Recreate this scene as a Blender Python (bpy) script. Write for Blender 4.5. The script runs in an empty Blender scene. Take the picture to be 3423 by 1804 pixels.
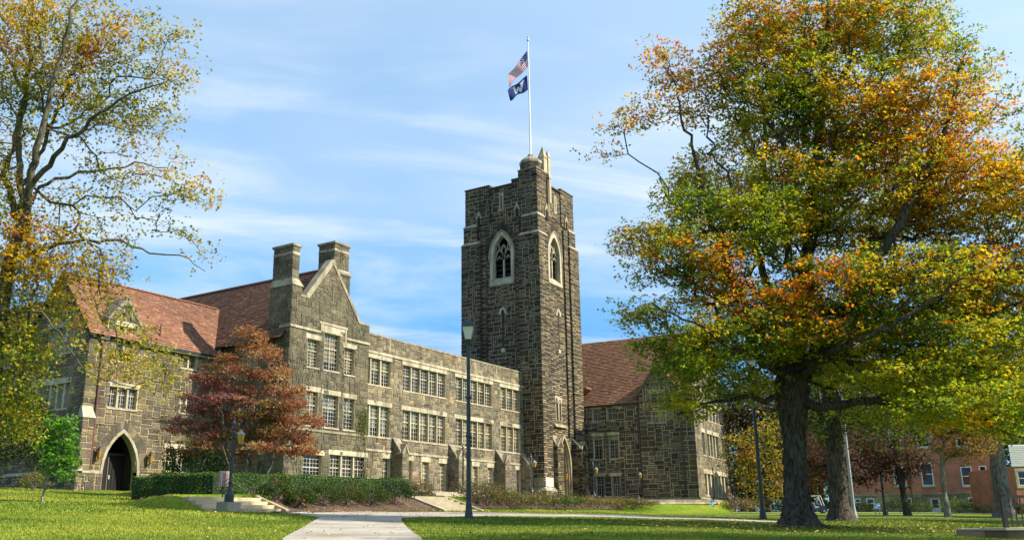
import bpy, math, random
import numpy as np
from mathutils import Vector, Matrix
from mathutils.kdtree import KDTree
SC = bpy.context.scene
COL = SC.collection
R = math.radians
# ------------------------------------------------------------------ camera frame
YAW, PITCH, ROLL, FPX, CYP = R(58.8097), R(15.7467), R(-.91686), 3076.97, 902.
def cam_axes():
    c, s = math.cos(YAW), math.sin(YAW); cp, sp = math.cos(PITCH), math.sin(PITCH)
    F = np.array([s*cp, c*cp, sp]); r = np.array([c, -s, 0.]); u = np.cross(r, F)
    cr, sr = math.cos(ROLL), math.sin(ROLL)
    return np.array([cr*r+sr*u, -sr*r+cr*u, F])
CM = cam_axes()
FW = np.array([math.sin(YAW), math.cos(YAW)]); RT = np.array([math.cos(YAW), -math.sin(YAW)])
def ray(px, py):
    return CM.T @ np.array([(px-1711.5)/FPX, -(py-CYP)/FPX, 1.])
def at(px, py, D):                      # point on a sight line at horizontal distance D ahead
    d = ray(px, py); return d*(D/(d[0]*FW[0]+d[1]*FW[1]))
def wpt(D, lat, z=0.):                  # distance ahead, lateral offset -> world
    p = D*FW+lat*RT; return np.array([p[0], p[1], z])
camd = bpy.data.cameras.new('camera'); cam = bpy.data.objects.new('camera', camd); COL.objects.link(cam)
camd.sensor_width = 36.; camd.lens = FPX*36/3423; camd.clip_end = 9000; camd.clip_start = .1
M3 = Matrix([[CM[0][i], CM[1][i], -CM[2][i]] for i in range(3)])
cam.matrix_world = M3.to_4x4(); SC.camera = cam
# ------------------------------------------------------------------ mesh builder
def lerp(a, b, t): return a+(b-a)*t
class Fr:
    def __init__(s, O, U, N):
        s.O = np.array(O, float); s.U = np.array(U, float); s.N = np.array(N, float)
    def P(s, u, z, n=0.):
        q = s.O+s.U*u+s.N*n; return (q[0], q[1], q[2]+z)
class MB:
    def __init__(s): s.v = []; s.f = []; s.c = []; s.m = []
    def poly(s, pts, col=(.4, .4, .4), mat=0):
        k = len(s.v); s.v.extend([tuple(p) for p in pts]); s.f.append(tuple(range(k, k+len(pts)))); s.c.append(col); s.m.append(mat)
    def hexa(s, p, col=(.4, .4, .4), mat=0):     # p: 4 bottom, 4 top
        k = len(s.v); s.v.extend([tuple(q) for q in p])
        for f in ((3, 2, 1, 0), (4, 5, 6, 7), (0, 1, 5, 4), (1, 2, 6, 5), (2, 3, 7, 6), (3, 0, 4, 7)):
            s.f.append(tuple(k+i for i in f)); s.c.append(col); s.m.append(mat)
    def box(s, fr, u0, u1, z0, z1, n0, n1, col=(.4, .4, .4), mat=0):
        P = fr.P
        s.hexa([P(u0, z0, n0), P(u1, z0, n0), P(u1, z0, n1), P(u0, z0, n1), P(u0, z1, n0), P(u1, z1, n0), P(u1, z1, n1), P(u0, z1, n1)], col, mat)
    def prism(s, fr, pts, n0, n1, col=(.4, .4, .4), mat=0):   # (u,z) outline pushed from n0 to n1
        k = len(s.v); N = len(pts)
        s.v.extend([fr.P(u, z, n0) for u, z in pts]); s.v.extend([fr.P(u, z, n1) for u, z in pts])
        fs = [tuple(range(k, k+N)), tuple(range(k+2*N-1, k+N-1, -1))]+[(k+i, k+(i+1) % N, k+N+(i+1) % N, k+N+i) for i in range(N)]
        s.f += fs; s.c += [col]*len(fs); s.m += [mat]*len(fs)
    def band(s, fr, inner, outer, n0, n1, col=(.4, .4, .4), mat=0):   # strip between two (u,z) polylines
        for i in range(len(inner)-1):
            s.prism(fr, [inner[i], inner[i+1], outer[i+1], outer[i]], n0, n1, col, mat)
    def tube(s, pts, rad, seg=6, col=(.4, .4, .4), mat=0, cap=True):
        pts = [np.array(p, float) for p in pts]; k0 = len(s.v); n = len(pts)
        if not hasattr(rad, '__len__'): rad = [rad]*n
        ref = np.array([.13, .31, .94])
        for i, p in enumerate(pts):
            t = pts[min(i+1, n-1)]-pts[max(i-1, 0)]; L = np.linalg.norm(t); t = t/L if L > 1e-9 else np.array([0, 0, 1.])
            r_ = ref if abs(t @ ref) < .95 else np.array([1., 0, 0])
            a = np.cross(t, r_); a /= np.linalg.norm(a); b = np.cross(t, a)
            for j in range(seg):
                w = 2*math.pi*j/seg; q = p+(a*math.cos(w)+b*math.sin(w))*rad[i]; s.v.append((q[0], q[1], q[2]))
        for i in range(n-1):
            for j in range(seg):
                A = k0+i*seg+j; B = k0+i*seg+(j+1) % seg
                s.f.append((A, B, B+seg, A+seg)); s.c.append(col); s.m.append(mat)
        if cap:
            s.f.append(tuple(k0+(n-1)*seg+j for j in range(seg))); s.c.append(col); s.m.append(mat)
            s.f.append(tuple(k0+seg-1-j for j in range(seg))); s.c.append(col); s.m.append(mat)
    def lathe(s, c, prof, seg=12, col=(.4, .4, .4), mat=0, rot=0.):
        k0 = len(s.v)
        for r_, z in prof:
            for j in range(seg):
                w = 2*math.pi*j/seg+rot; s.v.append((c[0]+r_*math.cos(w), c[1]+r_*math.sin(w), c[2]+z))
        for i in range(len(prof)-1):
            for j in range(seg):
                A = k0+i*seg+j; B = k0+i*seg+(j+1) % seg
                s.f.append((A, B, B+seg, A+seg)); s.c.append(col); s.m.append(mat)
        for i in (0, len(prof)-1):
            s.f.append(tuple(k0+i*seg+j for j in range(seg))); s.c.append(col); s.m.append(mat)
    def build(s, name, mats, parent=None, org=None, smooth=False):
        o_ = np.array(org if org is not None else (0, 0, 0), float)
        me = bpy.data.meshes.new(name)
        v = np.array(s.v, float).reshape(-1, 3)-o_
        me.from_pydata(v.tolist(), [], s.f)
        mats = mats if isinstance(mats, (list, tuple)) else [mats]
        for m in mats: me.materials.append(m)
        if len(mats) > 1: me.polygons.foreach_set('material_index', s.m)
        a = me.attributes.new('Col', 'FLOAT_COLOR', 'FACE')
        c = np.ones((len(s.c), 4), np.float32); c[:, :3] = np.array(s.c, float).reshape(-1, 3); a.data.foreach_set('color', c.ravel())
        if smooth: me.polygons.foreach_set('use_smooth', [True]*len(s.f))
        me.update()
        ob = bpy.data.objects.new(name, me); COL.objects.link(ob)
        if parent is not None: ob.parent = parent
        elif org is not None: ob.location = org
        return ob
def tag(o, label=None, cat=None, group=None, kind=None):
    if label: o['label'] = label
    if cat: o['category'] = cat
    if group: o['group'] = group
    if kind: o['kind'] = kind
    return o
def thing(name, loc, label, cat, group=None, rz=0.):
    o = bpy.data.objects.new(name, None); COL.objects.link(o); o.location = tuple(loc); o.rotation_euler = (0, 0, rz)
    o.empty_display_size = .3
    return tag(o, label, cat, group)
def copy_thing(o, loc, label, rz=None):
    c = o.copy(); COL.objects.link(c); c.location = tuple(loc); c['label'] = label
    if rz is not None: c.rotation_euler = (0, 0, rz)
    for ch in list(o.children):
        d = ch.copy(); COL.objects.link(d); d.parent = c
        for g in list(ch.children):
            e = g.copy(); COL.objects.link(e); e.parent = d
    return c
# ------------------------------------------------------------------ materials
def newmat(name):
    m = bpy.data.materials.new(name); m.use_nodes = True
    nt = m.node_tree; return m, nt, nt.nodes['Principled BSDF'], nt.nodes['Material Output']
def texco(nt, scale, kind='Object'):
    tc = nt.nodes.new('ShaderNodeTexCoord'); mp = nt.nodes.new('ShaderNodeMapping')
    mp.inputs['Scale'].default_value = scale if hasattr(scale, '__len__') else (scale,)*3
    nt.links.new(tc.outputs[kind], mp.inputs['Vector']); return mp.outputs['Vector']
def noise(nt, vec, sc=1., det=4., rough=.6):
    n = nt.nodes.new('ShaderNodeTexNoise'); n.inputs['Scale'].default_value = sc; n.inputs['Detail'].default_value = det; n.inputs['Roughness'].default_value = rough
    nt.links.new(vec, n.inputs['Vector']); return n.outputs['Fac']
def ramp(nt, fac, stops):
    r_ = nt.nodes.new('ShaderNodeValToRGB'); e = r_.color_ramp.elements
    while len(e) < len(stops): e.new(.5)
    for i, (p, c) in enumerate(stops):
        e[i].position = p; e[i].color = (c[0], c[1], c[2], 1) if hasattr(c, '__len__') else (c, c, c, 1)
    nt.links.new(fac, r_.inputs['Fac']); return r_.outputs['Color']
def mix(nt, a, b, fac=1., mode='MULTIPLY'):
    n = nt.nodes.new('ShaderNodeMix'); n.data_type = 'RGBA'; n.blend_type = mode
    for s_, v in ((n.inputs[0], fac), (n.inputs[6], a), (n.inputs[7], b)):
        if isinstance(v, bpy.types.NodeSocket): nt.links.new(v, s_)
        elif hasattr(v, '__len__'): s_.default_value = (v[0], v[1], v[2], 1)
        else: s_.default_value = v
    return n.outputs[2]
def bump(nt, b, h, strength=.5, dist=.02):
    n = nt.nodes.new('ShaderNodeBump'); n.inputs['Strength'].default_value = strength; n.inputs['Distance'].default_value = dist
    nt.links.new(h, n.inputs['Height']); nt.links.new(n.outputs['Normal'], b.inputs['Normal'])
def attr_mat(name, nscale, lo, hi, rough=.9, bsc=20., bst=.5, bd=.02, big=None, spec=.3, streak=None):
    m, nt, b, _ = newmat(name)
    a = nt.nodes.new('ShaderNodeAttribute'); a.attribute_name = 'Col'
    v = texco(nt, 1.)
    c = mix(nt, a.outputs['Color'], ramp(nt, noise(nt, v, nscale), [(.3, lo), (.7, hi)]))
    if big: c = mix(nt, c, ramp(nt, noise(nt, v, big[0], 3.), [(.35, big[1]), (.65, big[2])]))
    if streak: c = mix(nt, c, ramp(nt, noise(nt, texco(nt, (1.1, 1.1, .13)), 1.3, 6., .65), [(.36, streak[0]), (.56, (1, 1, 1)), (.72, streak[1])]))
    nt.links.new(c, b.inputs['Base Color']); b.inputs['Roughness'].default_value = rough; b.inputs['Specular IOR Level'].default_value = spec
    bump(nt, b, noise(nt, v, bsc, 5.), bst, bd); return m
M_STONE = attr_mat('rubble_stone', 7., (.62, .6, .56), (1.35, 1.3, 1.2), .92, 14., .9, .05, (.3, (.74, .75, .72), (1.2, 1.14, 1.02)), streak=((.70, .70, .68), (1.12, 1.1, 1.05)))
M_LIME = attr_mat('limestone', 2.5, (.72, .7, .64), (1.1, 1.08, 1.02), .85, 22., .3, .01, (.6, (.85, .84, .8), (1.08, 1.07, 1.05)), streak=((.6, .58, .54), (1.05, 1.05, 1.05)))
M_TILE = attr_mat('clay_tile', 5., (.75, .75, .75), (1.2, 1.15, 1.1), .8, 30., .4, .01, (.25, (.85, .85, .85), (1.12, 1.1, 1.05)))
M_PAINT = attr_mat('painted_frame', 8., (.85, .85, .85), (1.08, 1.08, 1.08), .6, 30., .1, .004)
M_METAL = attr_mat('dark_metal', 6., (.8, .8, .8), (1.2, 1.2, 1.2), .42, 40., .15, .003, spec=.5)
M_CLOTH = attr_mat('curtain_cloth', 3., (.7, .7, .7), (1.1, 1.1, 1.1), .95, 12., .3, .02)
M_WOOD = attr_mat('weathered_wood', 9., (.7, .7, .7), (1.2, 1.2, 1.2), .75, 25., .4, .01)
M_BRICK = attr_mat('house_brick', 10., (.75, .75, .75), (1.2, 1.2, 1.2), .9, 25., .4, .01, (.3, (.88, .88, .88), (1.1, 1.1, 1.1)))
M_CONC = attr_mat('concrete', 1.4, (.78, .76, .72), (1.12, 1.1, 1.06), .9, 30., .3, .006, (.18, (.82, .82, .82), (1.1, 1.08, 1.05)))
def mat_glass():
    m, nt, b, out = newmat('window_glass')
    nt.nodes.remove(b)
    g = nt.nodes.new('ShaderNodeBsdfGlossy'); g.inputs['Roughness'].default_value = .03; g.inputs['Color'].default_value = (.9, .95, 1, 1)
    t = nt.nodes.new('ShaderNodeBsdfTransparent'); t.inputs['Color'].default_value = (.88, .9, .86, 1)
    fr = nt.nodes.new('ShaderNodeFresnel'); fr.inputs['IOR'].default_value = 1.48
    v = texco(nt, 1.); bn = nt.nodes.new('ShaderNodeBump'); bn.inputs['Strength'].default_value = .12; bn.inputs['Distance'].default_value = .03
    nt.links.new(noise(nt, v, 3., 2.), bn.inputs['Height']); nt.links.new(bn.outputs['Normal'], g.inputs['Normal'])
    mx = nt.nodes.new('ShaderNodeMixShader')
    ad = nt.nodes.new('ShaderNodeMath'); ad.operation = 'ADD'; ad.inputs[1].default_value = .01
    nt.links.new(fr.outputs[0], ad.inputs[0]); nt.links.new(ad.outputs[0], mx.inputs[0])
    nt.links.new(t.outputs[0], mx.inputs[1]); nt.links.new(g.outputs[0], mx.inputs[2]); nt.links.new(mx.outputs[0], out.inputs['Surface']); return m
M_GLASS = mat_glass()
def mat_emit(name, col, st):
    m, nt, b, _ = newmat(name); b.inputs['Base Color'].default_value = (*col, 1); b.inputs['Emission Color'].default_value = (*col, 1)
    b.inputs['Emission Strength'].default_value = st; return m
M_AMBER = attr_mat('amber_glass', 6., (.85, .85, .85), (1.1, 1.1, 1.1), .2, 20., .1, .003, spec=.5)
M_FROST = attr_mat('frosted_glass', 6., (.9, .9, .9), (1.05, 1.05, 1.05), .3, 20., .1, .003, spec=.5)
# ------------------------------------------------------------------ palettes
CREAM = (.42, .375, .27); LIME = (.47, .43, .335); DARK = (.012, .012, .012); LEAD = (.10, .10, .10)
PAL_HALL = [((.145, .13, .105), 4), ((.195, .175, .135), 4), ((.115, .107, .093), 3), ((.24, .21, .16), 2.2), ((.17, .16, .14), 3), ((.14, .11, .082), 2), ((.28, .235, .155), .8)]
PAL_GABLE = [((.105, .098, .074), 4), ((.135, .125, .092), 3), ((.085, .08, .062), 3), ((.155, .14, .10), 2), ((.12, .115, .095), 2)]
MORT_GABLE = (.24, .22, .16)
PAL_WING = [((.125, .108, .09), 4), ((.16, .14, .11), 3), ((.09, .082, .075), 4), ((.19, .16, .11), 2), ((.12, .10, .085), 3), ((.23, .19, .11), 1)]
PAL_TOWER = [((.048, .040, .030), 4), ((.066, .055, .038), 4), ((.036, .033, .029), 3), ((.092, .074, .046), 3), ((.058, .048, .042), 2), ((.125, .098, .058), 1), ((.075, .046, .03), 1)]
PAL_EAST = [((.085, .066, .048), 4), ((.11, .085, .06), 4), ((.065, .055, .046), 3), ((.14, .11, .075), 2), ((.10, .088, .07), 3), ((.17, .14, .09), 1)]
MORT_HALL = (.36, .31, .205); MORT_TOWER = (.48, .42, .30); MORT_WING = (.42, .36, .22)
def pick(rng, pal):
    t = sum(w for _, w in pal); x = rng.random()*t
    for c, w in pal:
        x -= w
        if x <= 0: break
    k = .86+.28*rng.random(); return (c[0]*k, c[1]*k, c[2]*k)
# ------------------------------------------------------------------ masonry wall with openings
def arch_z(u, u0, u1, zs, zt):
    hw = (u1-u0)/2; t = min(1., abs(u-(u0+u1)/2)/hw); return zs+(zt-zs)*math.sqrt(max(0., 4-(1+t)**2))/math.sqrt(3)
class Op:                                 # opening: rectangle, or pointed arch when spring is given
    def __init__(s, u0, u1, z0, z1, spring=None): s.u0, s.u1, s.z0, s.z1, s.sp = u0, u1, z0, z1, spring
    def top(s, u): return s.z1 if s.sp is None else arch_z(u, s.u0, s.u1, s.sp, s.z1)
def masonry(mb, fr, outline, zb, ops=(), pal=PAL_HALL, mortar=MORT_HALL, unit=.195, gap=.036, h=.032, seed=1, reveal=.35, zcut=None, rev_col=None, rot=0.):
    rng = random.Random(seed)
    us = [p[0] for p in outline]; zs = [p[1] for p in outline]
    def zt(u): return float(np.interp(u, us, zs))
    br = set(us)
    for o in ops:
        br.add(o.u0); br.add(o.u1)
        if o.sp is not None:
            for k in range(1, 12): br.add(o.u0+(o.u1-o.u0)*k/12)
    br = sorted(b for b in br if us[0]-1e-6 <= b <= us[-1]+1e-6)
    P = fr.P
    for a, b in zip(br[:-1], br[1:]):
        if b-a < 1e-5: continue
        m = (a+b)/2; cov = sorted([o for o in ops if o.u0 < m < o.u1], key=lambda o: o.z0)
        la, lb = zb, zb
        for o in cov:
            mb.poly([P(a, la), P(b, lb), P(b, o.z0), P(a, o.z0)], mortar)
            la, lb = o.top(a+1e-6), o.top(b-1e-6)
            if reveal: mb.poly([P(a, la), P(b, lb), P(b, lb, -reveal), P(a, la, -reveal)], rev_col or LIME)
            if reveal: mb.poly([P(a, o.z0), P(b, o.z0), P(b, o.z0, -reveal), P(a, o.z0, -reveal)], rev_col or LIME)
        # tops need exact values either side of steps in the outline
        ta, tb = np.interp(a+1e-5, us, zs), np.interp(b-1e-5, us, zs)
        mb.poly([P(a, la), P(b, lb), P(b, tb), P(a, ta)], mortar)
    if reveal:
        for o in ops:
            t = o.z1 if o.sp is None else o.sp
            for u in (o.u0, o.u1): mb.poly([P(u, o.z0), P(u, t), P(u, t, -reveal), P(u, o.z0, -reveal)], rev_col or LIME)
    W = us[-1]-us[0]; Hh = max(zs)-zb
    nu = max(2, int(round(W/unit))); nz = max(2, int(round(Hh/(unit*.9)))); cu = W/nu; cz = Hh/nz
    free = np.ones((nz, nu), bool)
    for i in range(nz):
        zc = zb+(i+.5)*cz
        for j in range(nu):
            uc = us[0]+(j+.5)*cu
            if zc > zt(uc): free[i, j] = False; continue
            for o in ops:
                if o.u0 < uc < o.u1 and o.z0 < zc < o.top(uc): free[i, j] = False; break
    ws = [1, 2, 2, 3, 3, 3, 4, 4, 5]; hs = [1, 1, 2, 2, 2, 2, 3]
    for i in range(nz):
        for j in range(nu):
            if not free[i, j]: continue
            w, hh = rng.choice(ws), rng.choice(hs)
            if hh == 3: w = min(w, 3)
            if hh == 1: w = max(w, 2)
            ww = 1
            while ww < w and j+ww < nu and free[i, j+ww]: ww += 1
            h2 = 1
            while h2 < hh and i+h2 < nz and free[i+h2, j:j+ww].all(): h2 += 1
            if j+ww == nu-1 and free[i:i+h2, nu-1].all(): ww += 1
            free[i:i+h2, j:j+ww] = False
            a, b = us[0]+j*cu, us[0]+(j+ww)*cu; c, d = zb+i*cz, zb+(i+h2)*cz
            d = min(d, max(zt(a+.01), zt(b-.01)))
            for o in ops:
                if o.sp is None and o.u0 < b and o.u1 > a and o.z0 < d and o.z1 > c:
                    cand = []
                    if a < o.u0: cand.append((b-o.u0, 'b', o.u0))
                    if b > o.u1: cand.append((o.u1-a, 'a', o.u1))
                    if c < o.z0: cand.append((d-o.z0, 'd', o.z0))
                    if d > o.z1: cand.append((o.z1-c, 'c', o.z1))
                    if cand:
                        _, w_, val = min(cand)
                        if w_ == 'b': b = val
                        elif w_ == 'a': a = val
                        elif w_ == 'd': d = val
                        else: c = val
            if b-a < .1 or d-c < .08: continue
            g = gap/2
            J = lambda s_=.012: (rng.random()-.5)*2*s_
            sk = .035 if (ww >= 2 and rng.random() < .3) else .0
            s1, s2 = J(sk), J(sk)
            q = [(a+g+J()-s1, c+g+J()), (b-g+J()-s2, c+g+J()), (b-g+J()+s2, d-g+J()), (a+g+J()+s1, d-g+J())]
            if a < us[0]+1e-3: q[0] = (a, q[0][1]); q[3] = (a, q[3][1])
            if b > us[-1]-1e-3: q[1] = (b, q[1][1]); q[2] = (b, q[2][1])
            hh_ = h*(.55+.9*rng.random()); bv = .014
            col = pick(rng, pal)
            k = len(mb.v)
            mb.v.extend([P(u, z, .001) for u, z in q])
            ia = 0 if a < us[0]+1e-3 else bv; ib = 0 if b > us[-1]-1e-3 else bv
            tq = [(q[0][0]+ia, q[0][1]+bv), (q[1][0]-ib, q[1][1]+bv), (q[2][0]-ib, q[2][1]-bv), (q[3][0]+ia, q[3][1]-bv)]
            mb.v.extend([P(u, z, hh_+J(.006)) for u, z in tq])
            for f in ((4, 5, 6, 7), (0, 1, 5, 4), (1, 2, 6, 5), (2, 3, 7, 6), (3, 0, 4, 7)):
                mb.f.append(tuple(k+x for x in f)); mb.c.append(col); mb.m.append(0)
def coping(mb, fr, pts, n0, n1, th=.14, ov=.05, col=LIME):
    for (a, b) in zip(pts[:-1], pts[1:]):
        d = math.hypot(b[0]-a[0], b[1]-a[1]); 
        mb.hexa([fr.P(a[0], a[1], n1+ov), fr.P(b[0], b[1], n1+ov), fr.P(b[0], b[1], n0-ov), fr.P(a[0], a[1], n0-ov),
                 fr.P(a[0], a[1]+th, n1+ov), fr.P(b[0], b[1]+th, n1+ov), fr.P(b[0], b[1]+th, n0-ov), fr.P(a[0], a[1]+th, n0-ov)], col)
PAL_TILE_RED = [((.235, .108, .068), 4), ((.20, .092, .06), 4), ((.27, .138, .09), 3), ((.17, .082, .056), 2), ((.35, .22, .145), 1.4), ((.145, .08, .056), 1)]
PAL_TILE_BROWN = [((.16, .075, .042), 4), ((.125, .06, .038), 3), ((.20, .10, .055), 3), ((.09, .048, .034), 2), ((.26, .15, .085), 1)]
PAL_TILE_MOSS = [((.22, .095, .052), 3), ((.17, .078, .046), 3), ((.28, .15, .08), 2), ((.20, .13, .075), 2), ((.33, .20, .11), 1), ((.12, .065, .045), 1)]
def tiles(mb, e0, e1, r0, r1, pal, seed=3, course=.24, tw=.3, th=.055):
    rng = random.Random(seed); e0, e1, r0, r1 = [np.array(p, float) for p in (e0, e1, r0, r1)]
    L = np.linalg.norm(r0-e0); nc = max(2, int(L/course)); n = np.cross(e1-e0, r0-e0); n /= np.linalg.norm(n)
    if n[2] < 0: n = -n
    avg = tuple(sum(c[i]*w for c, w in pal)/sum(w for _, w in pal) for i in range(3))
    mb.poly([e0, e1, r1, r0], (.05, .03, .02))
    for j in range(nc):
        t0, t1 = j/nc-.002, (j+1.15)/nc
        a0, b0 = lerp(e0, r0, t0), lerp(e1, r1, t0); a1, b1 = lerp(e0, r0, min(1, t1)), lerp(e1, r1, min(1, t1))
        nt_ = max(1, int(np.linalg.norm(b0-a0)/tw)); off = .5*(j % 2)
        for i in range(-1, nt_+1):
            s0, s1 = max(0, (i+off+.015)/nt_), min(1, (i+off+.985)/nt_)
            if s1-s0 < .002: continue
            k = th*(.8+.5*rng.random())
            p = [lerp(a0, b0, s0)+n*k, lerp(a0, b0, s1)+n*k, lerp(a1, b1, s1)+n*.006, lerp(a1, b1, s0)+n*.006]
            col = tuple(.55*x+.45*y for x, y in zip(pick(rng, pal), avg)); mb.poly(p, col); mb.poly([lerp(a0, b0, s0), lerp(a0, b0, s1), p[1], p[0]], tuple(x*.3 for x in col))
# ------------------------------------------------------------------ windows
BL_WHITE = (.68, .65, .52); BL_YEL = (.80, .60, .18); BL_CREAM = (.74, .60, .31)
def window(root, org, fr, u0, u1, z0, z1, n=1, mull=.13, depth=.24, rows=(3, 4), cols=2, split=.6, blinds=None, lintel=.34, lov=.18, sill=True, seed=0, frame_col=CREAM, bar=.022, name='window'):
    rng = random.Random(seed*7+int(u0*10)+int(z0*31))
    w = MB(); W = (u1-u0-mull*(n-1))/n
    pane = MB(); bls = []
    for k in range(n):
        a = u0+k*(W+mull); b = a+W
        if k < n-1: w.prism(fr, [(b, z0), (b+mull, z0), (b+mull, z1), (b, z1)], -depth-.12, -.05, LIME, 0)
        f = .05; d0, d1 = -depth-.05, -depth+.02
        w.box(fr, a, a+f, z0, z1, d0, d1, frame_col, 1); w.box(fr, b-f, b, z0, z1, d0, d1, frame_col, 1)
        w.box(fr, a+f, b-f, z0, z0+f, d0, d1, frame_col, 1); w.box(fr, a+f, b-f, z1-f, z1, d0, d1, frame_col, 1)
        zt = z0+(z1-z0)*split
        if rows[0]: w.box(fr, a+f, b-f, zt-.035, zt+.035, d0, d1-.003, frame_col, 1)
        for c in range(1, cols*2):
            u = a+(b-a)*c/(cols*2); t = .028 if c == cols else bar/2
            w.box(fr, u-t, u+t, z0+f, z1-f, d0+.015, d1-.012 if c != cols else d1-.006, frame_col, 1)
        for (q0, q1, nr) in ((z0, zt, rows[1]), (zt, z1, rows[0])):
            for r_ in range(1, nr):
                z = q0+(q1-q0)*r_/nr; w.box(fr, a+f, b-f, z-bar/2, z+bar/2, d0+.018, d1-.016, frame_col, 1)
        pane.poly([fr.P(a, z0, -depth-.02), fr.P(b, z0, -depth-.02), fr.P(b, z1, -depth-.02), fr.P(a, z1, -depth-.02)])
        kind = blinds[k % len(blinds)] if blinds else None
        nb = -depth-.14; bl = MB(); bls.append(bl)
        if kind is not None:
            col, frac = kind
            frac = max(.1, min(1, frac+rng.uniform(-.08, .08)))
            zz = z1-(z1-z0)*frac; m_ = 6; col = tuple(x*rng.uniform(.85, 1.05) for x in col)
            for q in range(m_):
                ua, ub = lerp(a, b, q/m_), lerp(a, b, (q+1)/m_); o1, o2 = (.03 if q % 2 else -.01), (.03 if (q+1) % 2 else -.01)
                bl.poly([fr.P(ua, zz, nb+o1), fr.P(ub, zz, nb+o2), fr.P(ub, z1, nb+o2), fr.P(ua, z1, nb+o1)], col)
        elif rng.random() < .6:
            cw = (b-a)*rng.uniform(.12, .3); col = rng.choice([(.25, .22, .17), (.16, .12, .10), (.3, .3, .28)])
            for s_ in (rng.randint(0, 1),):
                q0, q1 = (a, a+cw) if s_ == 0 else (b-cw, b)
                bl.poly([fr.P(q0, z0, nb), fr.P(q1, z0, nb), fr.P(q1, z1, nb), fr.P(q0, z1, nb)], col)
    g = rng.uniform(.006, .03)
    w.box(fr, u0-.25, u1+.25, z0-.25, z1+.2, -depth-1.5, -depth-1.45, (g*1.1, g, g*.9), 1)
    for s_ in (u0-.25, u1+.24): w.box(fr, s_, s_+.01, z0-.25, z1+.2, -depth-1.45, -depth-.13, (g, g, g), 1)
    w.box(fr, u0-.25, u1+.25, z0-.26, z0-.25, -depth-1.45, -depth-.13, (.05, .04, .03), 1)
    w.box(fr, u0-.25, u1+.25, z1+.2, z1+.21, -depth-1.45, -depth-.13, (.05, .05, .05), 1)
    ob = w.build(name, [M_LIME, M_PAINT], root, org)
    pane.build('pane', M_GLASS, ob, None if False else org)
    for bl in bls:
        if bl.f: bl.build('curtain', M_CLOTH, ob, org)
    if lintel:
        l = MB(); nl = max(1, int(round((u1-u0+2*lov)/1.2)))
        for k in range(nl):
            a, b = lerp(u0-lov, u1+lov, k/nl), lerp(u0-lov, u1+lov, (k+1)/nl); t = rng.uniform(.9, 1.12)
            l.box(fr, a+.006, b-.006, z1, z1+lintel, -.1, .045, (LIME[0]*t, LIME[1]*t, LIME[2]*t))
        l.build('lintel', M_LIME, ob, org)
    if sill:
        l = MB(); l.hexa([fr.P(u0-.08, z0-.13, -depth), fr.P(u1+.08, z0-.13, -depth), fr.P(u1+.08, z0-.13, .07), fr.P(u0-.08, z0-.13, .07),
                          fr.P(u0-.08, z0+.01, -depth), fr.P(u1+.08, z0+.01, -depth), fr.P(u1+.08, z0-.04, .07), fr.P(u0-.08, z0-.04, .07)], LIME)
        l.build('sill', M_LIME, ob, org)
    return ob
# ================================================================== STONE HALL (arched wing, gabled block, classroom range)
ORG_H = (50., 46., 2.2)
hall = thing('stone_hall', ORG_H, 'long grey stone college hall with red tile roofs, twin chimneys and rows of leaded windows', 'building')
FG = Fr((0, 45.3, 0), (1, 0, 0), (0, -1, 0)); FF = Fr((0, 46., 0), (1, 0, 0), (0, -1, 0)); FL = Fr((0, 51.9, 0), (1, 0, 0), (0, -1, 0))
def part(mb, name, mats, root=None, org=None, **k): return mb.build(name, mats, root or hall, org or ORG_H, **k)
# --- classroom range, plane y = 46
W, Wm, Wl = [], [], []
top = [(53.55, 57.06, 3), (58.7, 64.6, 5), (66.15, 72.0, 5), (73.5, 77.0, 3)]
low = [(56.33, 57.25), (59.0, 59.98), (61.4, 62.3), (63.82, 64.7), (66.7, 67.5), (68.8, 69.6), (71.24, 72.05), (74.0, 74.8), (76.15, 77.0)]
ops = [Op(a, b, 11., 13.03) for a, b, _ in top]+[Op(a, b, 7.07, 9.4) for a, b, _ in top]+[Op(a, b, 3.15, 5.46) for a, b in low]
for x_, z_ in ((61.9, 10.), (69.5, 10.), (61.9, 6.35), (69.5, 6.35)): ops.append(Op(x_-.42, x_+.42, z_-.13, z_+.13))
wl = MB(); masonry(wl, FF, [(53.3, 14.85), (77.7, 14.85)], 1.5, ops, seed=11)
part(wl, 'wall', M_STONE)
bw = MB(); bw.poly([(53.3, 56, 14.6), (77.7, 56, 14.6), (77.7, 46.4, 14.6), (53.3, 46.4, 14.6)], (.08, .08, .08)); part(bw, 'flat_roof', M_CONC)
c = MB(); coping(c, FF, [(53.45, 14.83), (77.8, 14.83)], -.4, 0, .13, .06, (.30, .27, .20)); part(c, 'parapet_coping', M_LIME)
c = MB()
for k in range(20):
    a, b = lerp(53.45, 77.7, k/20), lerp(53.45, 77.7, (k+1)/20); t = .85+.25*((k*37 % 11)/11)
    c.box(FF, a+.005, b-.005, 13.39, 13.60, -.1, .10, tuple(x*t for x in LIME))
part(c, 'cornice', M_LIME)
c = MB()
for a, b in ((53.45, 57.45), (58.3, 65.1), (66.0, 72.5), (73.4, 77.7)): c.box(FF, a, b, 5.9, 6.08, -.1, .10, tuple(x*.85 for x in LIME))
part(c, 'string_course', M_LIME)
for x_ in (56.9, 72.8):
    c = MB(); c.box(FF, x_-.09, x_+.09, 13.75, 14.83, -.05, .05, (.32, .28, .2)); part(c, 'drain_spout', M_LIME)
B_top = {0: [(BL_CREAM, .5), (BL_CREAM, .55), (BL_YEL, .5)], 1: [None, (BL_CREAM, .3), None, None, (BL_WHITE, .35)], 2: [(BL_CREAM, .35), None, (BL_CREAM, .3), (BL_CREAM, .3), None], 3: [(BL_CREAM, .6), (BL_CREAM, .5), None]}
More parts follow.
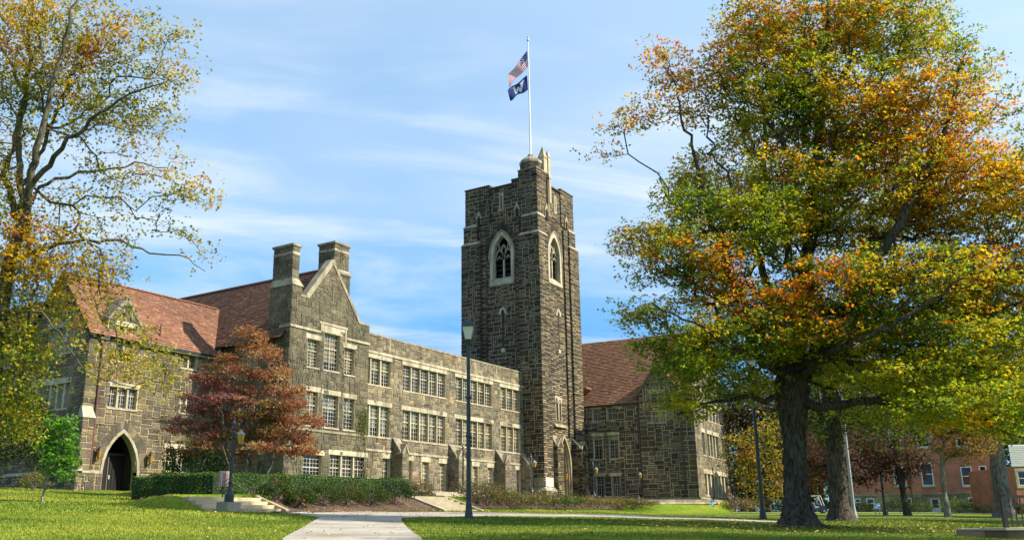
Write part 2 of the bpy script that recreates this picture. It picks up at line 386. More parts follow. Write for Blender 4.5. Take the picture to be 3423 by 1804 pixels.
B_mid = {0: [(BL_WHITE, .8), (BL_WHITE, .7), (BL_WHITE, .95)], 1: [(BL_WHITE, .5), (BL_WHITE, .65), (BL_WHITE, .75), (BL_WHITE, .8), (BL_WHITE, .7)],
         2: [None, (BL_WHITE, .9), (BL_CREAM, .5), (BL_YEL, .8), (BL_YEL, .6)], 3: [(BL_YEL, .5), (BL_YEL, .8), (BL_YEL, .55)]}
for i, (a, b, n) in enumerate(top):
    window(hall, ORG_H, FF, a, b, 11., 13.03, n, blinds=B_top[i], seed=i, lintel=.33)
    window(hall, ORG_H, FF, a, b, 7.07, 9.4, n, blinds=B_mid[i], seed=i+9, lintel=.36, lov=.22)
for i, (a, b) in enumerate(low):
    window(hall, ORG_H, FF, a, b, 3.15, 5.46, 1, blinds=[(BL_WHITE, [.3, .8, .6, .7, .5, .85, .6, .5, .7][i])], seed=i+20, lintel=.4, lov=.2)
for x_, z_ in ((61.9, 10.), (69.5, 10.), (61.9, 6.35), (69.5, 6.35)):
    c = MB()
    for k in range(5): c.box(FF, x_-.42, x_+.42, z_-.13+k*.054, z_-.10+k*.054, -.12, -.02, (.12, .10, .08))
    c.box(FF, x_-.42, x_+.42, z_-.13, z_+.13, -.3, -.2, DARK); part(c, 'wall_vent', M_METAL)
def buttress(x0, x1, yw, yf, zb_, zf, zw, root, org, pal, mort, seed, gab=True):
    # body from the wall yw out to the front yf; slope from zf at the front up to zw at the wall
    b = MB(); fl = Fr((x0, yw, 0), (0, -1, 0), (-1, 0, 0)); fr_ = Fr((x1, yw, 0), (0, -1, 0), (1, 0, 0)); L = yw-yf
    for f_, s_ in ((fl, 1), (fr_, 2)): masonry(b, f_, [(0, zw), (L*.75, zf), (L, zf-.02)], zb_, (), pal, mort, seed=seed+s_, reveal=0)
    masonry(b, Fr((0, yf, 0), (1, 0, 0), (0, -1, 0)), [(x0, zf-.1), ((x0+x1)/2, zf+.55 if gab else zf-.1), (x1, zf-.1)], zb_, (), pal, mort, seed=seed+5, reveal=0)
    ob = b.build('buttress', M_STONE, root, org)
    c = MB(); s0, s1 = (yw+.0, zw+.12), (yf+L*.22, zf+.1); n = 4
    for k in range(n):
        ya, yb = lerp(s0[0], s1[0], k/n), lerp(s0[0], s1[0], (k+1)/n); za, zb2 = lerp(s0[1], s1[1], k/n), lerp(s0[1], s1[1], (k+1)/n)
        o_ = .04
        c.hexa([(x0-.05, ya, za-.2), (x1+.05, ya, za-.2), (x1+.05, yb-.02, zb2-.2), (x0-.05, yb-.02, zb2-.2), (x0-.05, ya, za), (x1+.05, ya, za), (x1+.05, yb-.02, zb2+.03), (x0-.05, yb-.02, zb2+.03)], (.27, .245, .2))
    if gab:
        xm = (x0+x1)/2
        c.hexa([(x0-.06, yf-.06, zf-.1), (x0+.04, yf-.06, zf-.2), (x0+.04, yf+.5, zf-.2), (x0-.06, yf+.5, zf-.1), (xm-.0, yf-.06, zf+.68), (xm, yf-.06, zf+.5), (xm, yf+.5, zf+.5), (xm, yf+.5, zf+.68)], (.36, .32, .24))
        c.hexa([(x1+.06, yf-.06, zf-.1), (x1-.04, yf-.06, zf-.2), (x1-.04, yf+.5, zf-.2), (x1+.06, yf+.5, zf-.1), (xm+.0, yf-.06, zf+.68), (xm, yf-.06, zf+.5), (xm, yf+.5, zf+.5), (xm, yf+.5, zf+.68)], (.36, .32, .24))
    c.build('weathering', M_LIME, ob, org); return ob
for k, x_ in enumerate((57.45, 65.1, 72.5, 77.0)):
    buttress(x_, x_+.78, 45.97, 44.95, 1.4, 5.95, 7.0, hall, ORG_H, PAL_HALL, MORT_HALL, 60+k*7)
# --- gabled block, plane y = 45.3
gops = [Op(46.93, 48.1, 11.25, 13.2), Op(48.62, 50.25, 11.25, 13.9), Op(50.8, 51.92, 11.2, 13.15), Op(47.1, 48.22, 7.2, 9.52), Op(48.7, 50.34, 7.2, 9.48), Op(50.88, 52.1, 7.2, 9.45),
        Op(46.95, 48.85, 3.1, 5.2), Op(49.65, 53.5, 3.1, 5.32), Op(49.22, 49.37, 16.3, 17.5)]
g = MB(); gout = [(45.2, 16.12), (46.75, 16.12), (49.2, 19.25), (52.35, 15.25), (53.5, 15.2)]
masonry(g, FG, gout, 1.4, gops, PAL_GABLE, MORT_GABLE, seed=21)
masonry(g, Fr((45.2, 45.3, 0), (0, 1, 0), (-1, 0, 0)), [(0, 16.9), (2.1, 16.9), (2.11, 12.9), (6.7, 12.9)], 1.4, [Op(3., 4.8, 8., 9.4), Op(3., 4.6, 11.1, 12.2)], PAL_GABLE, MORT_GABLE, seed=22)
masonry(g, Fr((53.5, 45.3, 0), (0, 1, 0), (1, 0, 0)), [(0, 15.2), (.7, 15.2)], 1.4, (), PAL_GABLE, MORT_GABLE, seed=23, reveal=0)
masonry(g, Fr((53.5, 46, 0), (0, 1, 0), (1, 0, 0)), [(0, 15.2), (.5, 15.2), (.51, 13.), (14., 13.)], 13., (), seed=24, reveal=0)
part(g, 'gable_wall', M_STONE)
for (a, b, z0, z1, n, bl) in ((46.93, 48.1, 11.25, 13.2, 1, [(BL_CREAM, .95)]), (48.62, 50.25, 11.25, 13.9, 1, [(BL_CREAM, .8)]), (50.8, 51.92, 11.2, 13.15, 1, [(BL_YEL, .9)]),
                              (47.1, 48.22, 7.2, 9.52, 1, [(BL_WHITE, .9)]), (48.7, 50.34, 7.2, 9.48, 1, [(BL_WHITE, .55)]), (50.88, 52.1, 7.2, 9.45, 1, [(BL_WHITE, .5)]),
                              (46.95, 48.85, 3.1, 5.2, 1, [None]), (49.65, 53.5, 3.1, 5.32, 3, [((.16, .07, .06), .9)])):
    window(hall, ORG_H, FG, a, b, z0, z1, n, blinds=bl, seed=int(a*3), lintel=.34, lov=.2, cols=3 if b-a < 1.9 and b-a > 1.5 and n == 1 else 2, rows=(3, 5))
window(hall, ORG_H, Fr((45.2, 45.3, 0), (0, 1, 0), (-1, 0, 0)), 3., 4.8, 8., 9.4, 2, seed=4); window(hall, ORG_H, Fr((45.2, 45.3, 0), (0, 1, 0), (-1, 0, 0)), 3., 4.6, 11.1, 12.2, 2, seed=5)
c = MB(); c.box(FG, 49.2, 49.4, 16.25, 17.55, -.6, -.3, DARK); part(c, 'slit_window', M_METAL)
c = MB(); CO = (.34, .31, .24)
def rake(mb, fr, a, b, n0, n1, th=.22, drop=.12, ov=.07, col=CO):   # coping along a slope
    d = math.hypot(b[0]-a[0], b[1]-a[1]); nx, nz = -(b[1]-a[1])/d, (b[0]-a[0])/d
    if nz < 0: nx, nz = -nx, -nz
    lo = [(a[0]-nx*drop, a[1]-nz*drop), (b[0]-nx*drop, b[1]-nz*drop)]; hi = [(a[0]+nx*(th-drop), a[1]+nz*(th-drop)), (b[0]+nx*(th-drop), b[1]+nz*(th-drop))]
    mb.hexa([fr.P(*lo[0], n1+ov), fr.P(*lo[1], n1+ov), fr.P(*lo[1], n0-ov), fr.P(*lo[0], n0-ov), fr.P(*hi[0], n1+ov), fr.P(*hi[1], n1+ov), fr.P(*hi[1], n0-ov), fr.P(*hi[0], n0-ov)], col)
rake(c, FG, (46.7, 16.1), (49.2, 19.3), -.5, .0, .36); rake(c, FG, (49.2, 19.3), (52.4, 15.25), -.5, 0, .22)
c.box(FG, 46.05, 46.8, 16.05, 16.2, -.5, .06, CO); c.box(FG, 52.35, 53.6, 15.2, 15.32, -.5, .06, CO)
c.prism(FG, [(49.0, 19.15), (49.4, 19.15), (49.32, 19.5), (49.08, 19.5)], -.5, .09, CO)
part(c, 'gable_coping', M_LIME)
c = MB()
for a, b, z in ((45.12, 48.15, 13.75), (47.95, 51.0, 14.45), (50.85, 53.58, 13.72)):
    c.box(FG, a, b, z, z+.17, -.1, .10, (.42, .38, .29))
c.box(FG, 48.12, 48.4, 13.9, 14.45, -.1, .09, LIME); c.box(FG, 50.75, 50.9, 13.3, 14.45, -.1, .09, LIME); c.box(FG, 48.25, 50.75, 14.22, 14.47, -.1, .05, LIME)
c.box(Fr((45.2, 45.3, 0), (0, 1, 0), (-1, 0, 0)), 0, 1., 13.75, 13.92, -.1, .10, (.35, .32, .25))
part(c, 'string_course', M_LIME)
c = MB(); c.box(FG, 45.25, 53.6, 6.78, 6.93, -.1, .08, (.28, .25, .18)); part(c, 'string_course', M_LIME)
# wall vent
c = MB()
for k in range(4): c.box(FG, 49.1, 50.0, 10.1+k*.07, 10.14+k*.07, -.05, .02, (.08, .07, .06))
part(c, 'wall_vent', M_METAL)
# roofs of the transept
r = MB(); sl = 1.31
def rx(z): return 49.2-(18.85-z)/sl
tiles(r, (44.72, 45.7, 12.98), (44.72, 66., 12.98), (49.2, 45.7, 18.85), (49.2, 66., 18.85), PAL_TILE_BROWN, 5)
tiles(r, (53.7, 45.7, 12.98), (53.7, 66., 12.98), (49.2, 45.7, 18.85), (49.2, 66., 18.85), PAL_TILE_BROWN, 6)
for k in range(58):
    y_ = 45.75+k*.35; r.hexa([(49.05, y_, 18.83), (49.35, y_, 18.83), (49.35, y_+.33, 18.83), (49.05, y_+.33, 18.83), (49.15, y_, 18.97), (49.25, y_, 18.97), (49.25, y_+.33, 18.94), (49.15, y_+.33, 18.94)], (.13, .07, .045))
part(r, 'roof', M_TILE)
c = MB(); c.box(Fr((44.7, 47.4, 0), (0, 1, 0), (-1, 0, 0)), 0, 4.6, 12.85, 12.98, -.02, .12, (.03, .03, .03)); part(c, 'gutter', M_METAL)
# chimneys
def chimney(x0, x1, y0, y1, zb_, zt_, seed, base=None, band=True):
    b = MB(); fs = [(Fr((0, y0, 0), (1, 0, 0), (0, -1, 0)), x0, x1), (Fr((x0, 0, 0), (0, 1, 0), (-1, 0, 0)), y0, y1), (Fr((x1, 0, 0), (0, 1, 0), (1, 0, 0)), y0, y1), (Fr((0, y1, 0), (1, 0, 0), (0, 1, 0)), x0, x1)]
    for k, (f_, a, c_) in enumerate(fs): masonry(b, f_, [(a, zt_), (c_, zt_)], zb_, (), PAL_GABLE, MORT_GABLE, seed=seed+k, reveal=0)
    ob = b.build('chimney', M_STONE, hall, ORG_H)
    c = MB(); Z = Fr((0, 0, 0), (1, 0, 0), (0, 1, 0))
    c.box(Z, x0-.12, x1+.12, zt_, zt_+.14, y0-.12, y1+.12, (.30, .27, .22)); c.box(Z, x0-.07, x1+.07, zt_-.06, zt_, y0-.07, y1+.07, (.2, .18, .15))
    if band: c.box(Z, x0-.035, x1+.035, zt_-.62, zt_-.42, y0-.035, y1+.035, (.38, .34, .26))
    c.build('chimney_cap', M_LIME, ob, ORG_H)
    if base:
        bx0, bx1, by0, by1, bz0, bz1 = base; s = MB()
        s.hexa([(bx0, by0, bz0), (bx1, by0, bz0), (bx1, by1, bz0), (bx0, by1, bz0), (x0, y0, bz1), (x1, y0, bz1), (x1, y1, bz1), (x0, y1, bz1)], (.37, .34, .26)); s.build('chimney_shoulder', M_LIME, ob, ORG_H)
chimney(45.28, 45.93, 45.5, 47.35, 16.9, 19.65, 31, (45.12, 46.25, 45.22, 47.5, 16.75, 17.35))
b = MB()
masonry(b, FG, [(45.2, 16.8), (46.15, 16.8)], 16.1, (), PAL_GABLE, MORT_GABLE, seed=37, reveal=0); masonry(b, Fr((46.15, 45.3, 0), (0, 1, 0), (1, 0, 0)), [(0, 16.8), (2.1, 16.8)], 14., (), PAL_GABLE, MORT_GABLE, seed=38, reveal=0)
part(b, 'chimney_base', M_STONE)
chimney(50.65, 52.25, 46.5, 48.1, 19.3, 21.4, 41, (50.45, 52.45, 46.3, 48.3, 19.0, 19.5), True)
chimney(50.55, 52.35, 46.4, 48.2, 13., 19.05, 45, None, False)
# --- arched wing, plane y = 51.9
ARCH = Op(36.42, 38.88, 2.2, 6.32, 3.9)
lops = [ARCH, Op(36.35, 38.4, 7.85, 9.15), Op(41.6, 42.95, 11.1, 12.05), Op(41.8, 42.95, 8.05, 9.15), Op(36.45, 37.75, 10.85, 13.1), Op(41., 43., 4.1, 5.6)]
g = MB(); masonry(g, FL, [(34.6, 12.2), (35.75, 12.2), (35.76, 13.4), (37.0, 14.95), (38.2, 13.4), (38.21, 12.2), (45.25, 12.2)], 1.6, lops, PAL_WING, MORT_WING, .205, .042, seed=51)
XG = Fr((34.6, 0, 0), (0, 1, 0), (-1, 0, 0))
gl = [Op(53.4, 56.1, 7.75, 9.3), Op(53.6, 56.3, 11.3, 13.0), Op(56.9, 58.6, 7.75, 9.3)]
masonry(g, XG, [(51.9, 12.3), (55.3, 16.45), (58.7, 12.3), (58.71, 12.2), (72., 12.2)], 1.6, gl+[Op(60., 63., 7.75, 9.3), Op(60., 63., 11., 12.)], PAL_WING, MORT_WING, .205, .042, seed=52)
masonry(g, Fr((35.76, 51.9, 0), (0, 1, 0), (-1, 0, 0)), [(0, 13.4), (1.2, 13.4)], 12.2, (), PAL_WING, MORT_WING, seed=53, reveal=0)
masonry(g, Fr((38.2, 51.9, 0), (0, 1, 0), (1, 0, 0)), [(0, 13.4), (1.2, 13.4)], 12.2, (), PAL_WING, MORT_WING, seed=54, reveal=0)
part(g, 'wing_wall', M_STONE)
window(hall, ORG_H, FL, 36.35, 38.4, 7.85, 9.15, 3, seed=61, lintel=.3, frame_col=(.3, .27, .22), split=.66, rows=(2, 3))
window(hall, ORG_H, FL, 41.6, 42.95, 11.1, 12.05, 2, seed=62, lintel=0, rows=(0, 3), frame_col=(.3, .27, .22)); window(hall, ORG_H, FL, 41.8, 42.95, 8.05, 9.15, 2, seed=63, lintel=.28, rows=(2, 2))
window(hall, ORG_H, FL, 36.45, 37.75, 10.85, 13.1, 2, seed=64, lintel=.3, rows=(3, 3), split=.5); window(hall, ORG_H, FL, 41., 43., 4.1, 5.6, 2, seed=65, lintel=.3)
window(hall, ORG_H, XG, 53.4, 56.1, 7.75, 9.3, 4, seed=66, lintel=.35, mull=.2, rows=(0, 3)); window(hall, ORG_H, XG, 53.6, 56.3, 11.3, 13.0, 3, seed=67, lintel=.35, mull=.2)
window(hall, ORG_H, XG, 56.9, 58.6, 7.75, 9.3, 2, seed=68, lintel=.35); window(hall, ORG_H, XG, 60., 63., 7.75, 9.3, 4, seed=69, lintel=.35); window(hall, ORG_H, XG, 60., 63., 11., 12., 4, seed=70, lintel=.35)
def arch_pts(u0, u1, zb_, zs, zt_, n=10, leg=True):
    p = [(lerp(u0, u1, .5-.5*math.cos(math.pi*k/n)),) for k in range(n+1)]; p = [(u, arch_z(u, u0, u1, zs, zt_)) for (u,) in p]
    return ([(u0, zb_)] if leg else [])+p+([(u1, zb_)] if leg else [])
c = MB(); c.band(FL, arch_pts(36.42, 38.88, 2.2, 3.9, 6.32), arch_pts(36.24, 39.06, 2.2, 3.9, 6.57), -.5, .06, (.40, .37, .29)); part(c, 'arch_surround', M_LIME)
c = MB(); rng = random.Random(8)
ip, op_ = arch_pts(36.2, 39.1, 2.2, 3.9, 6.62, 18, False), arch_pts(35.55, 39.75, 2.2, 3.7, 7.35, 18, False)
for k in range(1, 17, 1):
    o_ = rng.uniform(.6, 1.05); q = [lerp(np.array(ip[k]), np.array(ip[k+1]), .05), lerp(np.array(ip[k]), np.array(ip[k+1]), .95)]
    w_ = [lerp(q[0], np.array(op_[k]), o_), lerp(q[1], np.array(op_[k+1]), o_)]
    c.prism(FL, [tuple(q[0]), tuple(q[1]), tuple(w_[1]), tuple(w_[0])], .0, .045, pick(rng, PAL_WING))
part(c, 'arch_voussoirs', M_STONE)
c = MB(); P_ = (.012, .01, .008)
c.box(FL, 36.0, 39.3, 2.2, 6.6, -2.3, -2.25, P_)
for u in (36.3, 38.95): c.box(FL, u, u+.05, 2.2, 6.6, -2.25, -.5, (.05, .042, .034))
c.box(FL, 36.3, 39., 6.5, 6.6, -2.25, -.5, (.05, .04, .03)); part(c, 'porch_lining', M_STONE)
d = MB()
for a, b in ((36.55, 37.63), (37.67, 38.75)):
    d.box(FL, a, b, 2.4, 5.0, -1.35, -1.25, (.006, .005, .004))
    for k in range(4): d.box(FL, a+.1+k*.23, a+.28+k*.23, 2.6, 4.8, -1.25, -1.22, (.009, .007, .006))
d.box(FL, 37.62, 37.68, 2.4, 5., -1.26, -1.2, (.12, .12, .11)); d.box(FL, 36.42, 38.9, 5.0, 5.14, -1.4, -1.2, (.05, .04, .03))
dd = part(d, 'double_door', M_WOOD)
d = MB(); d.box(FL, 37.72, 37.80, 3.5, 3.75, -1.25, -1.16, (.4, .38, .3)); d.build('handle', M_METAL, dd, ORG_H)
# corner buttress, plinth, downspout, dormer coping
b = MB(); masonry(b, Fr((34.45, 51.45, 0), (1, 0, 0), (0, -1, 0)), [(0, 7.0), (.75, 7.)], 1.6, (), PAL_WING, MORT_WING, .205, .042, seed=71, reveal=0)
masonry(b, Fr((34.45, 51.45, 0), (0, 1, 0), (-1, 0, 0)), [(0, 7.), (1., 7.)], 1.6, (), PAL_WING, MORT_WING, .205, .042, seed=72, reveal=0); masonry(b, Fr((35.2, 51.45, 0), (0, 1, 0), (1, 0, 0)), [(0, 7.), (.45, 7.)], 1.6, (), PAL_WING, MORT_WING, .205, .042, seed=73, reveal=0)
bb = part(b, 'buttress', M_STONE); c = MB()
c.hexa([(34.38, 51.38, 7.), (35.27, 51.38, 7.), (35.27, 51.95, 7.), (34.38, 51.95, 7.), (34.5, 51.8, 7.75), (35.2, 51.8, 7.75), (35.2, 51.95, 7.75), (34.5, 51.95, 7.75)], (.5, .47, .38)); c.build('weathering', M_LIME, bb, ORG_H)
c = MB(); masonry(c, Fr((34.25, 51.25, 0), (1, 0, 0), (0, -1, 0)), [(0, 3.75), (1.15, 3.75)], 1.6, (), PAL_WING, MORT_WING, .205, .042, seed=74, reveal=0)
masonry(c, Fr((35.4, 51.6, 0), (1, 0, 0), (0, -1, 0)), [(0, 3.75), (.8, 3.75)], 1.6, (), PAL_WING, MORT_WING, .205, .042, seed=75, reveal=0); masonry(c, Fr((34.25, 51.25, 0), (0, 1, 0), (-1, 0, 0)), [(0, 3.75), (8., 3.75)], 1.6, (), PAL_WING, MORT_WING, .205, .042, seed=76, reveal=0)
masonry(c, Fr((39.1, 51.6, 0), (1, 0, 0), (0, -1, 0)), [(0, 3.4), (6., 3.4)], 1.6, (), PAL_WING, MORT_WING, .205, .042, seed=77, reveal=0)
part(c, 'plinth', M_STONE)
c = MB(); PL = (.42, .39, .31)
for a, b_, y_, z_ in ((34.2, 35.42, 51.2, 3.75), (35.4, 36.2, 51.55, 3.75), (39.1, 45.2, 51.55, 3.4)):
    c.hexa([(a, y_, z_-.05), (b_, y_, z_-.05), (b_, 51.95, z_-.05), (a, 51.95, z_-.05), (a, y_, z_+.04), (b_, y_, z_+.04), (b_, 51.92, z_+.2), (a, 51.92, z_+.2)], PL)
c.hexa([(34.2, 51.2, 3.7), (34.6, 51.2, 3.7), (34.6, 59.3, 3.7), (34.2, 59.3, 3.7), (34.2, 51.2, 3.79), (34.6, 51.2, 3.95), (34.6, 59.3, 3.95), (34.2, 59.3, 3.79)], PL)
part(c, 'water_table', M_LIME)
c = MB(); c.tube([(35.5, 51.8, 3.4), (35.5, 51.8, 12.1)], .075, 8, (.13, .055, .04))
for z_ in (4., 6., 8., 10.): c.tube([(35.5, 51.8, z_), (35.5, 51.8, z_+.08)], .10, 8, (.10, .05, .04))
part(c, 'downspout', M_METAL)
c = MB(); rake(c, FL, (35.7, 13.35), (37.0, 15.0), -1.2, 0, .2, col=(.25, .23, .17)); rake(c, FL, (37.0, 15.0), (38.26, 13.35), -1.2, 0, .2, col=(.25, .23, .17)); part(c, 'dormer_coping', M_LIME)
r = MB(); zt_ = 16.7; ye = 51.55
tiles(r, (34.35, ye, 12.22), (47.9, ye, 12.22), (34.35, 55.3, zt_), (47.9, 55.3, zt_), PAL_TILE_RED, 7, .22, .3)
tiles(r, (34.35, 59.05, 12.22), (47.9, 59.05, 12.22), (34.35, 55.3, zt_), (47.9, 55.3, zt_), PAL_TILE_RED, 8, .22, .3)
for k in range(36):
    x_ = 34.35+k*.36; r.hexa([(x_, 55.15, zt_), (x_+.34, 55.15, zt_), (x_+.34, 55.45, zt_), (x_, 55.45, zt_), (x_, 55.25, zt_+.12), (x_+.34, 55.25, zt_+.09), (x_+.34, 55.35, zt_+.09), (x_, 55.35, zt_+.12)], (.22, .10, .06))
for s_ in (-1, 1):   # little dormer roof
    tiles(r, (37.0+s_*1.28, 51.95, 13.45), (37.0+s_*1.28, 53.2, 13.45), (37.0, 51.95, 15.0), (37.0, 54.4, 15.0), PAL_TILE_RED, 9)
part(r, 'roof', M_TILE)
c = MB()
for a, b_ in ((35.3, 35.75), (38.3, 44.7)): c.box(Fr((0, 51.55, 0), (1, 0, 0), (0, -1, 0)), a, b_, 12.08, 12.24, -.1, .06, (.02, .02, .02)); c.box(Fr((0, 51.55, 0), (1, 0, 0), (0, -1, 0)), a, b_, 12.0, 12.09, -.3, -.02, (.35, .33, .28))
part(c, 'gutter', M_METAL)
for s_ in (1, -1):
    c = MB(); XR = Fr((34.35, 0, 0), (0, 1, 0), (-1, 0, 0)); rake(c, XR, (55.3-3.8, 12.15), (55.3, 16.68) if s_ == 1 else (55.3, 16.68), -.35, 0, .2, .2, .02, (.025, .02, .018)) if s_ == 1 else rake(c, XR, (55.3, 16.68), (59.1, 12.15), -.35, 0, .2, .2, .02, (.025, .02, .018)); part(c, 'bargeboard', M_WOOD)
c = MB(); c.hexa([(44.55, 51.5, 12.25), (44.7, 51.5, 12.3), (47.75, 55.3, 16.8), (47.6, 55.3, 16.72), (44.55, 51.5, 12.32), (44.7, 51.5, 12.36), (47.75, 55.3, 16.86), (47.6, 55.3, 16.8)], (.25, .27, .27)); part(c, 'valley_flashing', M_METAL)
c = MB(); c.tube([(39.95, 52.15, 12.9), (39.95, 52.15, 13.8)], .06, 8, (.12, .05, .035)); part(c, 'vent_pipe', M_METAL)
# hidden rear volumes so that light cannot leak in
c = MB(); Z = Fr((0, 0, 0), (1, 0, 0), (0, 1, 0)); c.box(Z, 35., 45., 1.6, 12., 58.6, 58.7, (.1, .09, .08)); c.box(Z, 53.6, 77.6, 1.6, 14.6, 56., 56.1, (.1, .09, .08)); c.box(Z, 45.3, 53.4, 1.6, 13., 66., 66.1, (.1, .09, .08)); c.box(Z, 34.6, 60, 1.6, 12., 72, 72.1, (.1, .09, .08)); part(c, 'rear_wall', M_STONE)
r = MB(); tiles(r, (34.4, 59.2, 12.3), (34.4, 72., 12.3), (39., 59.2, 17.), (39., 72., 17.), PAL_TILE_RED, 19); tiles(r, (43.6, 59.2, 12.3), (43.6, 72., 12.3), (39., 59.2, 17.), (39., 72., 17.), PAL_TILE_RED, 20); part(r, 'roof', M_TILE)
def wall_lantern(x, y, z, root, org, s=1.):
    c = MB(); c.tube([(x, y, z-.35*s), (x, y-.12, z-.45*s), (x, y-.3*s, z-.3*s)], .03, 6, (.02, .02, .02)); c.lathe((x, y-.32*s, z), [(.08*s, -.3*s), (.1*s, -.27*s)], 6, (.02, .02, .02)); c.lathe((x, y-.32*s, z), [(.2*s, .2*s), (.16*s, .28*s), (.05*s, .42*s), (.02*s, .5*s)], 6, (.02, .02, .02))
    ob = c.build('wall_lantern', M_METAL, root, org); c = MB(); c.lathe((x, y-.32*s, z), [(.1*s, -.27*s), (.18*s, .2*s)], 6, (.3, .16, .03)); c.build('lamp_glass', M_AMBER, ob, org)
wall_lantern(35.85, 51.88, 4.9, hall, ORG_H); wall_lantern(39.6, 51.88, 4.8, hall, ORG_H)
# ================================================================== STONE TOWER
ORG_T = (82., 48.5, 2.2)
tower = thing('stone_tower', ORG_T, 'tall square dark stone bell tower with pale traceried belfry windows and flagpole turret', 'tower')
def tp(mb, name, mats=None, **k): return mb.build(name, mats or M_STONE, tower, ORG_T, **k)
TX0, TX1, TY0, TY1 = 78.15, 85.95, 44.2, 52.95; ZT = 35.35
TD = Fr((TX0, 0, 0), (0, 1, 0), (-1, 0, 0))      # dark face, u = y
TS = Fr((0, TY0, 0), (1, 0, 0), (0, -1, 0))      # sunlit face, u = x
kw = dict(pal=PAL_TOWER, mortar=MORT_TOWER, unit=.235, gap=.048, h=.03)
WD = Op(47.05, 49.95, 24.4, 30.15, 27.6); WS = Op(80.2, 83.1, 24.4, 30.15, 27.6)
t = MB()
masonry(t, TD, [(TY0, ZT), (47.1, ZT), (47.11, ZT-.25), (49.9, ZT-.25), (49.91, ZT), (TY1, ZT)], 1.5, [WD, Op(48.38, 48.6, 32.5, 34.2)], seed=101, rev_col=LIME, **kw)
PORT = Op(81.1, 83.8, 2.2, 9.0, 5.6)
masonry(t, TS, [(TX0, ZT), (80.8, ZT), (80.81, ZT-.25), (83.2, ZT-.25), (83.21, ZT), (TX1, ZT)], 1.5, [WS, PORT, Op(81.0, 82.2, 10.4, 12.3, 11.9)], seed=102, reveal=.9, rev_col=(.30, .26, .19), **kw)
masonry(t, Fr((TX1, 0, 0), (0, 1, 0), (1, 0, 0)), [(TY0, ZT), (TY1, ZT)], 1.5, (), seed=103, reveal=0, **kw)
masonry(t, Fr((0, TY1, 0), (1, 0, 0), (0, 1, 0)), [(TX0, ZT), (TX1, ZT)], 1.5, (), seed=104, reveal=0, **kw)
tp(t, 'wall')
c = MB(); Z = Fr((0, 0, 0), (1, 0, 0), (0, 1, 0)); c.box(Z, TX0+.3, TX1-.3, 34., 34.2, TY0+.3, TY1-.3, (.08, .08, .08)); tp(c, 'flat_roof', M_CONC)
def pier(x0, x1, y0, y1, z0, z1, seed, faces='DS'):
    b = MB()
    if 'D' in faces: masonry(b, Fr((x0, 0, 0), (0, 1, 0), (-1, 0, 0)), [(y0, z1), (y1, z1)], z0, (), seed=seed, reveal=0, **kw)
    if 'S' in faces: masonry(b, Fr((0, y0, 0), (1, 0, 0), (0, -1, 0)), [(x0, z1), (x1, z1)], z0, (), seed=seed+1, reveal=0, **kw)
    if 'R' in faces: masonry(b, Fr((x1, 0, 0), (0, 1, 0), (1, 0, 0)), [(y0, z1), (y1, z1)], z0, (), seed=seed+2, reveal=0, **kw)
    if 'B' in faces: masonry(b, Fr((0, y1, 0), (1, 0, 0), (0, 1, 0)), [(x0, z1), (x1, z1)], z0, (), seed=seed+3, reveal=0, **kw)
    return tp(b, 'pier')
def ledge(par, x0, x1, y0, y1, z, X0, X1, Y0, Y1, hgt=.28):   # weathered offset from the lower outline to the upper one
    c = MB(); c.hexa([(x0-.06, y0-.06, z-.06), (x1+.06, y0-.06, z-.06), (x1+.06, y1+.06, z-.06), (x0-.06, y1+.06, z-.06), (x0-.06, y0-.06, z+.02), (x1+.06, y0-.06, z+.02), (x1+.06, y1+.06, z+.02), (x0-.06, y1+.06, z+.02)], (.42, .38, .29))
    c.hexa([(x0-.05, y0-.05, z+.02), (x1+.05, y0-.05, z+.02), (x1+.05, y1+.05, z+.02), (x0-.05, y1+.05, z+.02), (X0-.01, Y0-.01, z+hgt), (X1+.01, Y0-.01, z+hgt), (X1+.01, Y1+.01, z+hgt), (X0-.01, Y1+.01, z+hgt)], (.40, .36, .28))
    c.build('ledge', M_LIME, par, ORG_T)
# near corner
p = pier(77.7, 79.5, 43.8, 46.25, 1.5, 29.2, 111, 'DSRB'); ledge(p, 77.7, 79.5, 43.8, 46.25, 29.2, 77.87, 79.3, 43.97, 46.0)
p = pier(77.87, 79.3, 43.97, 45.85, 29.3, 31.2, 115, 'DSRB'); ledge(p, 77.87, 79.3, 43.97, 45.85, 31.2, 78.0, 79.2, 44.05, 45.7)
p = pier(78.0, 80.6, 44.05, 47.1, 31.3, 35.55, 119, 'DSRB')
# far left corner
p = pier(77.7, 79.6, 51.0, 53.3, 1.5, 29.2, 123, 'DSB'); ledge(p, 77.7, 79.6, 51.0, 53.3, 29.2, 77.87, 79.4, 51.3, 53.1)
p = pier(77.87, 79.4, 51.45, 53.12, 29.3, 31.2, 127, 'DSB'); ledge(p, 77.87, 79.4, 51.45, 53.12, 31.2, 78.0, 79.3, 51.6, 53.0)
p = pier(78.02, 80.4, 49.92, 53.0, 31.3, 35.5, 131, 'DSB')
# right corner on the sunlit face
p = pier(84.45, 86.4, 43.8, 46.2, 1.5, 29.2, 135, 'DSRB'); ledge(p, 84.45, 86.4, 43.8, 46.2, 29.2, 84.65, 86.1, 43.97, 46.)
p = pier(84.65, 86.1, 43.97, 45.8, 29.3, 31.1, 139, 'DSRB'); ledge(p, 84.65, 86.1, 43.97, 45.8, 31.1, 84.8, 86., 44.05, 45.7)
p = pier(83.2, 86.0, 44.07, 46.8, 31.3, 35.5, 143, 'DSRB')
# intermediate ribs
pier(77.97, 78.5, 46.25, 46.75, 2., 31., 147, 'DSB'); pier(77.97, 78.5, 50.4, 51.0, 2., 31., 151, 'DSB'); pier(83.55, 84.45, 44.02, 44.5, 9., 31., 155, 'DS')
